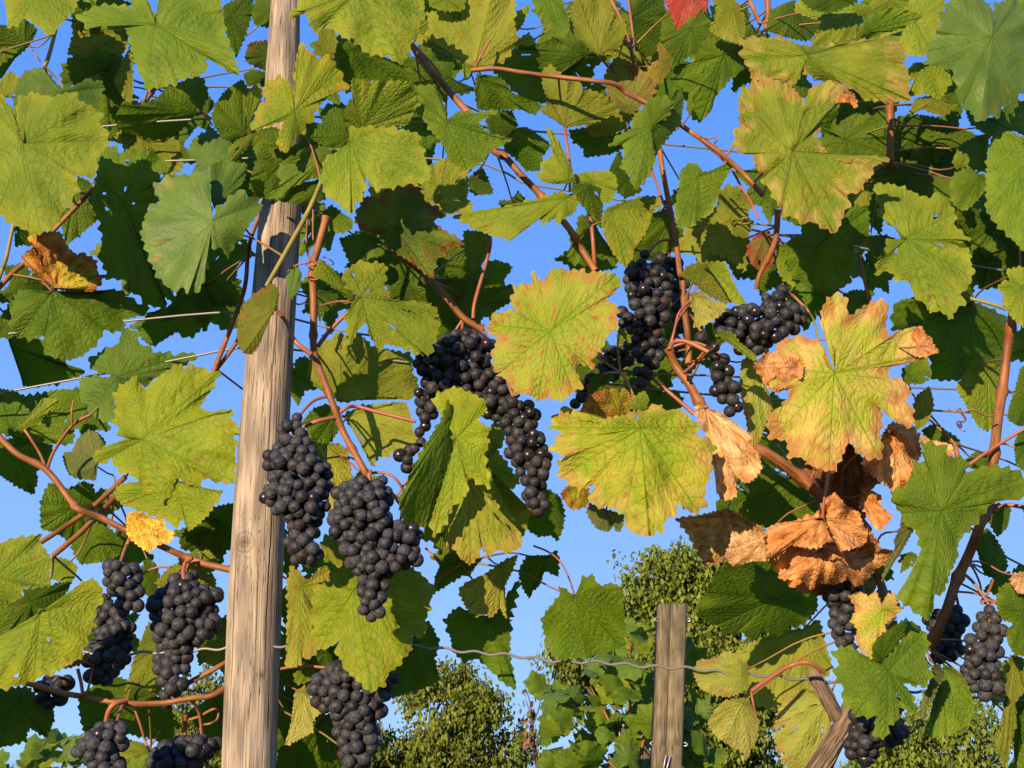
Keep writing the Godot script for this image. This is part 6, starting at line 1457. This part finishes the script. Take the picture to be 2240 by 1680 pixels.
	lf("dark", 1.47, 0, 0, 1, 1850, 305, [1981, 355, 1929, 300, 1954, 246, 1887, 251, 1860, 193, 1816, 248, 1810, 283, 1841, 302, 1802, 294, 1776, 328, 1793, 381, 1843, 363, 1886, 410, 1908, 363])
	lf("dark", 1.53, 0, 0, 1, 1980, 380, [2042, 486, 2041, 431, 2087, 410, 2034, 367, 2037, 313, 1982, 322, 1960, 336, 1975, 372, 1949, 338, 1917, 347, 1902, 395, 1941, 422, 1954, 489, 1996, 465])
	lf("dark", 1.49, 0, 0, 1, 2060, 361, [2108, 464, 2111, 409, 2153, 392, 2109, 353, 2118, 308, 2071, 298, 2047, 322, 2056, 354, 2034, 321, 2003, 328, 1968, 373, 2016, 400, 2019, 466, 2065, 444])
	lf("mid", 1.57, 0, 0, 1, 1890, 431, [1998, 465, 1945, 426, 1959, 389, 1912, 396, 1890, 363, 1860, 390, 1857, 415, 1883, 429, 1852, 424, 1838, 448, 1853, 485, 1888, 476, 1927, 513, 1935, 469])
	lf("dark", 1.47, 0, 0, 1, 2065, 285, [2106, 351, 2108, 315, 2141, 298, 2096, 276, 2105, 240, 2069, 243, 2054, 261, 2062, 281, 2049, 265, 2028, 271, 2012, 300, 2039, 313, 2043, 358, 2072, 331])
	lf("dark", 1.49, 0, 0, 1, 2130, 492, [2189, 636, 2196, 560, 2251, 538, 2192, 485, 2206, 428, 2148, 413, 2116, 440, 2126, 482, 2106, 450, 2068, 453, 2034, 500, 2076, 534, 2082, 596, 2131, 576])
	lf("dark", 1.47, 0, 0, 1, 2205, 542, [2336, 482, 2272, 470, 2241, 432, 2194, 479, 2130, 459, 2140, 530, 2150, 559, 2196, 546, 2161, 570, 2172, 599, 2217, 639, 2247, 592, 2320, 590, 2294, 538])
	lf("dark", 1.47, 0, 0, 1, 2090, 606, [2051, 740, 2095, 679, 2137, 696, 2128, 631, 2165, 602, 2141, 562, 2108, 563, 2092, 598, 2098, 562, 2075, 554, 2027, 561, 2036, 607, 2002, 656, 2045, 667])
	lf("dark", 1.56, 0, 0, 1, 1905, 585, [1945, 642, 1944, 614, 1964, 599, 1936, 576, 1933, 544, 1902, 544, 1892, 561, 1902, 581, 1884, 561, 1869, 569, 1856, 598, 1889, 607, 1897, 651, 1918, 628])
	lf("mid", 1.57, 0, 0, 1, 1770, 621, [1837, 688, 1827, 642, 1859, 611, 1814, 594, 1808, 554, 1764, 565, 1750, 594, 1765, 616, 1743, 600, 1717, 616, 1707, 657, 1744, 664, 1759, 725, 1793, 685])
	lf("dark", 1.48, 0, 0, 1, 1690, 585, [1613, 606, 1657, 613, 1663, 648, 1691, 629, 1725, 644, 1724, 600, 1716, 582, 1695, 584, 1716, 574, 1713, 554, 1690, 520, 1672, 552, 1627, 540, 1647, 578])
	lf("under", 1.52, 0, 0, 1, 1560, 498, [1541, 619, 1578, 560, 1627, 571, 1617, 521, 1650, 487, 1605, 458, 1572, 457, 1561, 490, 1560, 454, 1525, 438, 1480, 462, 1500, 503, 1471, 550, 1520, 558])
	lf("dark", 1.54, 0, 0, 1, 1290, 552, [1248, 623, 1282, 612, 1316, 630, 1321, 584, 1359, 570, 1338, 533, 1309, 528, 1293, 547, 1303, 521, 1285, 510, 1244, 503, 1249, 541, 1217, 566, 1246, 584])
	lf("dark", 1.51, 0, 0, 1, 1430, 511, [1367, 603, 1418, 569, 1452, 598, 1462, 548, 1508, 535, 1484, 492, 1458, 480, 1434, 505, 1446, 479, 1428, 463, 1379, 447, 1390, 497, 1342, 522, 1376, 546])
	lf("dark", 1.52, 0, 0, 1, 1390, 775, [1516, 821, 1475, 774, 1481, 733, 1422, 733, 1392, 688, 1351, 722, 1350, 755, 1381, 772, 1344, 764, 1333, 788, 1341, 836, 1387, 828, 1432, 866, 1456, 832])
	lf("dark", 1.49, 0, 0, 1, 1480, 679, [1380, 740, 1437, 733, 1460, 762, 1492, 726, 1536, 726, 1532, 681, 1517, 662, 1486, 675, 1509, 656, 1502, 634, 1464, 604, 1447, 650, 1384, 656, 1421, 691])
	lf("dark", 1.48, 0, 0, 1, 1330, 816, [1251, 857, 1295, 857, 1306, 908, 1340, 860, 1385, 871, 1375, 822, 1365, 803, 1336, 813, 1358, 797, 1354, 768, 1317, 743, 1298, 781, 1253, 788, 1263, 822])
	lf("dark", 1.47, 0, 0, 1, 1530, 741, [1492, 840, 1528, 795, 1556, 808, 1560, 765, 1593, 742, 1572, 708, 1548, 706, 1533, 734, 1539, 709, 1521, 691, 1480, 697, 1495, 739, 1453, 779, 1494, 784])
	lf("dark", 1.49, 0, 0, 1, 1440, 861, [1337, 903, 1397, 903, 1412, 936, 1445, 902, 1483, 912, 1495, 873, 1473, 852, 1447, 858, 1469, 844, 1466, 819, 1435, 797, 1413, 826, 1358, 823, 1377, 861])
	lf("mid", 1.48, 0, 0, 1, 190, 887, [189, 981, 209, 942, 241, 942, 226, 899, 250, 866, 212, 852, 194, 855, 190, 881, 187, 853, 166, 848, 130, 865, 154, 898, 136, 944, 171, 938])
	lf("mid", 1.55, 0, 0, 1, 200, 1109, [170, 1208, 202, 1171, 242, 1196, 233, 1132, 269, 1106, 241, 1073, 218, 1069, 202, 1102, 207, 1074, 186, 1055, 149, 1070, 162, 1110, 122, 1154, 159, 1165])
	lf("dark", 1.52, 0, 0, 1, 265, 1197, [315, 1289, 304, 1233, 338, 1222, 302, 1190, 300, 1157, 267, 1153, 252, 1167, 262, 1192, 247, 1172, 230, 1177, 206, 1206, 241, 1223, 246, 1276, 273, 1246])
	lf("dark", 1.49, 0, 0, 1, 470, 1167, [403, 1245, 453, 1222, 482, 1243, 495, 1203, 530, 1195, 512, 1159, 496, 1144, 474, 1162, 488, 1140, 472, 1123, 431, 1108, 426, 1145, 376, 1167, 419, 1192])
	lf("under", 1.47, 0, 0, 1, 440, 1255, [369, 1259, 397, 1277, 401, 1306, 432, 1296, 460, 1311, 473, 1278, 467, 1258, 445, 1255, 468, 1250, 474, 1226, 453, 1199, 430, 1222, 391, 1204, 391, 1237])
	lf("dark", 1.50, 0, 0, 1, 480, 1412, [567, 1463, 535, 1421, 549, 1394, 505, 1388, 493, 1346, 460, 1371, 453, 1392, 474, 1409, 446, 1397, 433, 1415, 434, 1453, 471, 1448, 501, 1492, 513, 1453])
	lf("dark", 1.51, 0, 0, 1, 230, 1381, [326, 1421, 286, 1380, 306, 1343, 261, 1341, 239, 1301, 207, 1340, 194, 1360, 224, 1378, 197, 1372, 183, 1393, 187, 1434, 223, 1428, 258, 1470, 276, 1429])
	lf("dark", 1.48, 0, 0, 1, 645, 815, [653, 888, 667, 855, 694, 851, 682, 821, 691, 795, 666, 779, 646, 788, 644, 810, 638, 787, 618, 785, 591, 804, 609, 829, 595, 871, 632, 858])
	lf("mid", 1.50, 0, 0, 1, 660, 984, [684, 1058, 695, 1022, 732, 1012, 707, 980, 710, 950, 676, 940, 654, 951, 658, 978, 645, 954, 627, 962, 587, 987, 626, 1005, 614, 1056, 654, 1038])
	lf("dark", 1.51, 0, 0, 1, 650, 1422, [598, 1507, 640, 1477, 670, 1502, 677, 1452, 715, 1437, 689, 1404, 671, 1396, 653, 1417, 663, 1395, 648, 1373, 608, 1372, 609, 1411, 582, 1438, 606, 1457])
	lf("dark", 1.51, 0, 0, 1, 690, 1462, [758, 1517, 748, 1483, 771, 1456, 718, 1443, 710, 1403, 674, 1418, 667, 1439, 685, 1458, 660, 1443, 648, 1457, 643, 1491, 678, 1492, 701, 1540, 720, 1510])
	lf("dark", 1.54, 0, 0, 1, 640, 1542, [707, 1615, 688, 1566, 720, 1545, 677, 1524, 669, 1489, 632, 1495, 622, 1518, 636, 1538, 616, 1521, 592, 1530, 589, 1565, 622, 1572, 637, 1611, 662, 1597])
	lf("dark", 1.47, 0, 0, 1, 650, 1605, [652, 1736, 683, 1683, 733, 1681, 706, 1620, 726, 1579, 689, 1546, 655, 1554, 650, 1596, 643, 1556, 608, 1547, 561, 1578, 592, 1622, 562, 1691, 621, 1681])
	lf("under", 1.46, 0, 0, 1, 1010, 1220, [940, 1220, 968, 1235, 968, 1260, 1001, 1249, 1024, 1262, 1040, 1240, 1035, 1223, 1015, 1220, 1038, 1217, 1041, 1201, 1028, 1171, 1001, 1191, 968, 1179, 962, 1202])
	lf("dark", 1.56, 0, 0, 1, 1700, 952, [1836, 975, 1785, 932, 1801, 870, 1728, 890, 1688, 856, 1648, 897, 1645, 935, 1690, 950, 1643, 950, 1626, 990, 1650, 1054, 1706, 1025, 1775, 1074, 1783, 1005])
	lf("dark", 1.55, 0, 0, 1, 1640, 1085, [1752, 1176, 1721, 1108, 1754, 1066, 1686, 1051, 1675, 999, 1624, 1023, 1605, 1048, 1633, 1079, 1596, 1058, 1577, 1082, 1559, 1139, 1613, 1145, 1645, 1198, 1674, 1149])
	lf("dark", 1.53, 0, 0, 1, 1760, 1108, [1707, 1201, 1750, 1173, 1784, 1191, 1792, 1140, 1835, 1123, 1807, 1084, 1782, 1078, 1764, 1101, 1777, 1068, 1755, 1044, 1704, 1045, 1714, 1097, 1655, 1135, 1712, 1148])
	lf("drydark", 1.48, 0, 0, 1, 1830, 1055, [1796, 1192, 1842, 1133, 1900, 1158, 1882, 1084, 1934, 1049, 1883, 1010, 1848, 1009, 1832, 1046, 1835, 1011, 1805, 994, 1750, 1007, 1765, 1056, 1734, 1106, 1785, 1116])
	lf("drydark", 1.55, 0, 0, 1, 1785, 1191, [1784, 1293, 1803, 1244, 1841, 1253, 1823, 1203, 1837, 1172, 1812, 1147, 1789, 1155, 1785, 1184, 1782, 1156, 1758, 1145, 1724, 1167, 1750, 1202, 1727, 1252, 1767, 1242])
	lf("mid", 1.52, 0, 0, 1, 1885, 1219, [1799, 1292, 1860, 1273, 1886, 1321, 1909, 1268, 1955, 1267, 1938, 1218, 1917, 1199, 1891, 1214, 1911, 1190, 1895, 1169, 1848, 1138, 1844, 1189, 1791, 1202, 1827, 1236])
	lf("dark", 1.49, 0, 0, 1, 1905, 1312, [1863, 1391, 1902, 1364, 1937, 1390, 1944, 1347, 1970, 1327, 1949, 1294, 1924, 1287, 1908, 1307, 1917, 1279, 1896, 1264, 1857, 1266, 1856, 1299, 1823, 1328, 1857, 1348])
	lf("dark", 1.51, 0, 0, 1, 1960, 1399, [1943, 1502, 1971, 1459, 2015, 1479, 2000, 1419, 2026, 1388, 1996, 1360, 1972, 1358, 1961, 1392, 1962, 1359, 1939, 1351, 1897, 1364, 1915, 1405, 1889, 1451, 1929, 1455])
	lf("redge", 1.47, 0, 0, 1, 1930, 1562, [1948, 1663, 1958, 1608, 1994, 1605, 1971, 1566, 1988, 1532, 1948, 1523, 1928, 1529, 1929, 1556, 1919, 1528, 1901, 1533, 1873, 1554, 1891, 1581, 1878, 1633, 1920, 1611])
	lf("mid", 1.47, 0, 0, 1, 2225, 1282, [2257, 1359, 2265, 1321, 2297, 1307, 2266, 1276, 2280, 1237, 2236, 1236, 2215, 1247, 2222, 1276, 2206, 1250, 2183, 1257, 2152, 1290, 2193, 1307, 2190, 1357, 2225, 1336])
	lf("under", 1.53, 0, 0, 1, 2195, 1484, [2232, 1570, 2228, 1520, 2262, 1513, 2232, 1480, 2237, 1444, 2201, 1444, 2185, 1451, 2193, 1478, 2178, 1453, 2164, 1462, 2139, 1487, 2169, 1507, 2172, 1548, 2199, 1531])
	lf("dark", 1.48, 0, 0, 1, 130, 452, [217, 469, 187, 442, 194, 407, 149, 416, 122, 390, 99, 421, 101, 443, 124, 451, 93, 450, 86, 471, 101, 504, 133, 492, 174, 520, 177, 482])
	lf("dark", 1.56, 0, 0, 1, 560, 314, [498, 367, 539, 359, 561, 393, 577, 348, 620, 352, 600, 311, 586, 297, 565, 310, 579, 291, 569, 270, 536, 261, 528, 292, 474, 301, 507, 330])
	lf("mid", 1.48, 0, 0, 1, 1860, 106, [1880, 220, 1900, 178, 1937, 164, 1905, 113, 1920, 72, 1880, 56, 1857, 56, 1859, 98, 1847, 60, 1816, 57, 1778, 92, 1814, 130, 1808, 185, 1849, 173])
	lf("mid", 1.49, 0, 0, 1, 1960, 36, [1954, 151, 1981, 111, 2023, 113, 1999, 51, 2029, 15, 1996, -18, 1968, -12, 1960, 28, 1957, -11, 1930, -19, 1884, 4, 1913, 49, 1891, 104, 1932, 106])
	lf("dark", 1.49, 0, 0, 1, 2120, 156, [2063, 254, 2110, 223, 2148, 253, 2157, 194, 2213, 177, 2176, 130, 2150, 117, 2124, 149, 2139, 112, 2115, 93, 2065, 95, 2069, 143, 2021, 179, 2059, 204])
	lf("mid", 1.55, 0, 0, 1, 1000, 66, [985, 184, 1020, 133, 1068, 140, 1057, 89, 1087, 52, 1040, 26, 1011, 24, 1001, 58, 999, 24, 969, 15, 910, 28, 939, 74, 910, 125, 959, 135])
	lf("dark", 1.48, 0, 0, 1, 60, 622, [30, 716, 65, 682, 101, 693, 99, 647, 129, 623, 100, 593, 73, 595, 62, 616, 66, 591, 45, 578, 5, 584, 22, 620, -19, 658, 25, 664])
	lf("dark", 1.51, 0, 0, 1, 360, 312, [377, 412, 388, 358, 429, 357, 402, 317, 420, 281, 380, 272, 359, 280, 359, 306, 350, 280, 326, 278, 293, 303, 326, 328, 311, 376, 348, 368])
	lf("dark", 1.48, 0, 0, 1, 1130, 458, [1070, 476, 1101, 478, 1107, 495, 1129, 480, 1150, 485, 1158, 465, 1155, 454, 1134, 457, 1149, 450, 1150, 437, 1133, 419, 1116, 438, 1091, 439, 1096, 457])
	lf("dark", 1.49, 0, 0, 1, 1690, 402, [1614, 455, 1662, 449, 1683, 488, 1707, 445, 1741, 445, 1741, 406, 1722, 386, 1695, 399, 1715, 379, 1704, 355, 1665, 329, 1651, 368, 1605, 378, 1640, 411])
	lf("dark", 1.52, 0, 0, 1, 1850, 682, [1879, 768, 1889, 726, 1929, 715, 1895, 679, 1912, 638, 1866, 634, 1843, 647, 1848, 676, 1834, 650, 1813, 657, 1779, 685, 1813, 707, 1813, 747, 1846, 742])
	lf("dark", 1.48, 0, 0, 1, 1790, 459, [1846, 554, 1845, 501, 1888, 481, 1836, 447, 1846, 397, 1794, 405, 1774, 422, 1786, 453, 1763, 424, 1742, 438, 1712, 477, 1753, 498, 1766, 540, 1801, 528])
	lf("green", 1.43, 0, 0, 1, -90, 115, [-153, 290, -90, 228, -26, 260, -25, 164, 35, 114, -14, 54, -63, 60, -86, 102, -75, 49, -111, 17, -189, 33, -168, 112, -219, 181, -164, 206])
	lf("mid", 1.45, 0, 0, 1, -100, 385, [99, 430, 17, 364, 50, 278, -60, 308, -109, 250, -165, 309, -165, 360, -113, 382, -161, 379, -197, 427, -165, 497, -97, 471, -29, 513, -15, 446])
	lf("green", 1.38, 0, 0, 1, -110, 665, [-37, 845, -34, 748, 45, 732, -35, 658, -24, 589, -94, 580, -128, 601, -115, 653, -139, 612, -178, 617, -220, 670, -167, 710, -172, 816, -106, 787])
	lf("mid", 1.37, 0, 0, 1, -100, 965, [-281, 1031, -184, 1036, -160, 1092, -95, 1042, -28, 1054, -18, 984, -29, 948, -88, 960, -45, 937, -46, 892, -103, 835, -147, 902, -254, 893, -206, 964])
	lf("mid", 1.33, 0, 0, 1, -100, 1465, [-197, 1612, -131, 1583, -77, 1618, -54, 1523, 16, 1490, -29, 1430, -59, 1414, -93, 1454, -69, 1405, -95, 1367, -171, 1366, -162, 1448, -259, 1507, -187, 1533])
	lf("green", 1.34, 0, 0, 1, 120, -168, [209, 15, 208, -87, 277, -118, 215, -185, 219, -263, 135, -264, 95, -243, 114, -181, 82, -227, 34, -218, -4, -152, 59, -114, 52, 12, 130, -44])
	lf("mid", 1.45, 0, 0, 1, 420, -208, [492, -37, 494, -131, 564, -152, 503, -218, 510, -287, 440, -311, 400, -277, 415, -221, 386, -268, 340, -261, 285, -198, 358, -158, 348, -38, 424, -88])
	lf("yg", 1.34, 0, 0, 1, 760, -295, [890, -156, 860, -254, 941, -306, 832, -336, 843, -431, 751, -404, 719, -354, 751, -305, 712, -334, 664, -310, 620, -223, 708, -216, 739, -136, 794, -194])
	lf("green", 1.42, 0, 0, 1, 1000, -238, [931, -27, 1013, -115, 1107, -69, 1078, -190, 1175, -231, 1097, -302, 1033, -304, 1004, -252, 1014, -318, 965, -333, 854, -337, 904, -246, 808, -163, 909, -140])
	lf("mid", 1.47, 0, 0, 1, 1250, -218, [1128, -70, 1206, -103, 1259, -41, 1294, -150, 1353, -182, 1339, -249, 1301, -268, 1259, -229, 1287, -275, 1263, -308, 1188, -325, 1180, -246, 1099, -198, 1150, -157])
	lf("green", 1.44, 0, 0, 1, 1500, -258, [1496, -37, 1532, -156, 1598, -146, 1576, -232, 1621, -301, 1552, -343, 1509, -331, 1500, -272, 1493, -336, 1453, -341, 1396, -300, 1432, -237, 1400, -152, 1464, -159])
	lf("yg", 1.51, 0, 0, 1, 1760, -191, [1974, -203, 1872, -241, 1889, -338, 1781, -281, 1711, -315, 1658, -251, 1672, -197, 1745, -190, 1690, -179, 1674, -127, 1724, -61, 1792, -102, 1891, -72, 1878, -154])
	lf("mid", 1.44, 0, 0, 1, 2050, -201, [2207, -52, 2187, -150, 2241, -218, 2143, -259, 2130, -359, 2031, -315, 1999, -265, 2039, -212, 1981, -251, 1933, -215, 1921, -128, 2002, -114, 2043, -23, 2096, -94])
	lf("green", 1.39, 0, 0, 1, 2330, 42, [2333, 221, 2368, 141, 2454, 164, 2407, 63, 2451, -2, 2385, -46, 2338, -39, 2330, 28, 2320, -35, 2279, -35, 2191, -4, 2257, 65, 2212, 165, 2289, 159])
	lf("mid", 1.50, 0, 0, 1, 2350, 382, [2514, 526, 2455, 424, 2518, 376, 2422, 338, 2394, 270, 2323, 293, 2302, 329, 2339, 372, 2283, 334, 2250, 365, 2241, 442, 2317, 455, 2366, 551, 2405, 480])
	lf("green", 1.34, 0, 0, 1, 2340, 722, [2474, 880, 2461, 784, 2522, 728, 2430, 679, 2427, 586, 2332, 619, 2301, 661, 2331, 711, 2286, 672, 2243, 698, 2199, 782, 2287, 798, 2319, 881, 2381, 850])
	lf("mid", 1.47, 0, 0, 1, 2350, 1062, [2493, 1177, 2457, 1093, 2535, 1033, 2421, 1010, 2398, 940, 2321, 955, 2296, 1005, 2339, 1053, 2283, 1021, 2250, 1056, 2241, 1135, 2311, 1151, 2360, 1226, 2411, 1173])
	lf("green", 1.37, 0, 0, 1, 2340, 1412, [2396, 1611, 2411, 1517, 2478, 1499, 2425, 1416, 2430, 1345, 2366, 1313, 2328, 1340, 2336, 1398, 2312, 1342, 2274, 1348, 2228, 1401, 2276, 1455, 2268, 1559, 2334, 1542])
	lf("mid", 1.42, 0, 0, 1, 2330, 1665, [2426, 1813, 2424, 1733, 2481, 1694, 2398, 1644, 2403, 1574, 2332, 1575, 2299, 1600, 2323, 1654, 2285, 1610, 2244, 1629, 2198, 1699, 2279, 1723, 2295, 1813, 2354, 1781])
	lf("green", 1.41, 0, 0, 1, 300, 1758, [409, 1864, 399, 1793, 471, 1739, 379, 1708, 359, 1649, 288, 1662, 261, 1708, 291, 1749, 244, 1717, 214, 1749, 180, 1827, 256, 1833, 286, 1934, 337, 1851])
	lf("mid", 1.34, 0, 0, 1, 900, 1768, [917, 1924, 949, 1851, 1045, 1864, 983, 1779, 1030, 1715, 946, 1694, 902, 1709, 899, 1756, 885, 1709, 830, 1696, 780, 1747, 814, 1799, 781, 1891, 866, 1871])
	lf("yg", 1.47, 0, 0, 1, 1650, 1768, [1692, 1938, 1711, 1844, 1797, 1837, 1745, 1767, 1769, 1700, 1684, 1692, 1644, 1710, 1647, 1756, 1626, 1708, 1586, 1719, 1532, 1764, 1577, 1806, 1561, 1888, 1631, 1871])
	# the second row, and the trees beyond
	back_vine("dense green vine of the next row, growing round the short post", 5.3, [[1230, 1560, 60], [1290, 1500, 60], [1350, 1560, 70], [1400, 1470, 55], [1260, 1640, 60], [1330, 1650, 60], [1410, 1620, 60], [1500, 1440, 40], [1505, 1560, 35], [1380, 1400, 25], [1515, 1640, 40]], 104, 40.0, 5)
	back_vine("distant green vine tips at the bottom corner under the yellow-green leaf", 5.6, [[50, 1660, 45], [110, 1650, 40], [150, 1640, 30], [90, 1690, 50], [30, 1700, 40]], 40, 30.0, 9)
	sapling(7.0)
	tree("bushy tree with small yellowish-green leaves behind the short post", 13.0, [[1480, 1310, 75], [1410, 1290, 50], [1560, 1290, 85], [1630, 1330, 90], [1440, 1390, 80], [1540, 1420, 110], [1640, 1450, 120], [1480, 1520, 100], [1590, 1560, 120], [1500, 1640, 120], [1660, 1640, 110], [1360, 1270, 22], [1375, 1420, 45], [1230, 1450, 28], [1290, 1470, 60]], 6200.0, 0.062, Color(0.060, 0.095, 0.009), Color(0.185, 0.215, 0.020), 3)
	tree("rounded tree with small olive leaves rising behind the bright leaf", 15.0, [[980, 1490, 48], [930, 1550, 60], [1030, 1545, 60], [970, 1600, 80], [1070, 1620, 70], [880, 1630, 70], [1000, 1680, 100], [1120, 1680, 55], [800, 1690, 90], [700, 1640, 80], [580, 1620, 90], [450, 1560, 60], [480, 1650, 80], [330, 1690, 60]], 6000.0, 0.066, Color(0.060, 0.085, 0.009), Color(0.170, 0.190, 0.020), 4, 1.0)
	tree("small leafy tree low beside the grey bark trunk", 12.0, [[2030, 1620, 45], [2100, 1590, 45], [2150, 1560, 40], [2000, 1670, 60], [2080, 1680, 70], [2170, 1690, 50], [1920, 1700, 60], [2225, 1650, 35]], 6000.0, 0.058, Color(0.060, 0.095, 0.009), Color(0.185, 0.220, 0.020), 6, 0.8)
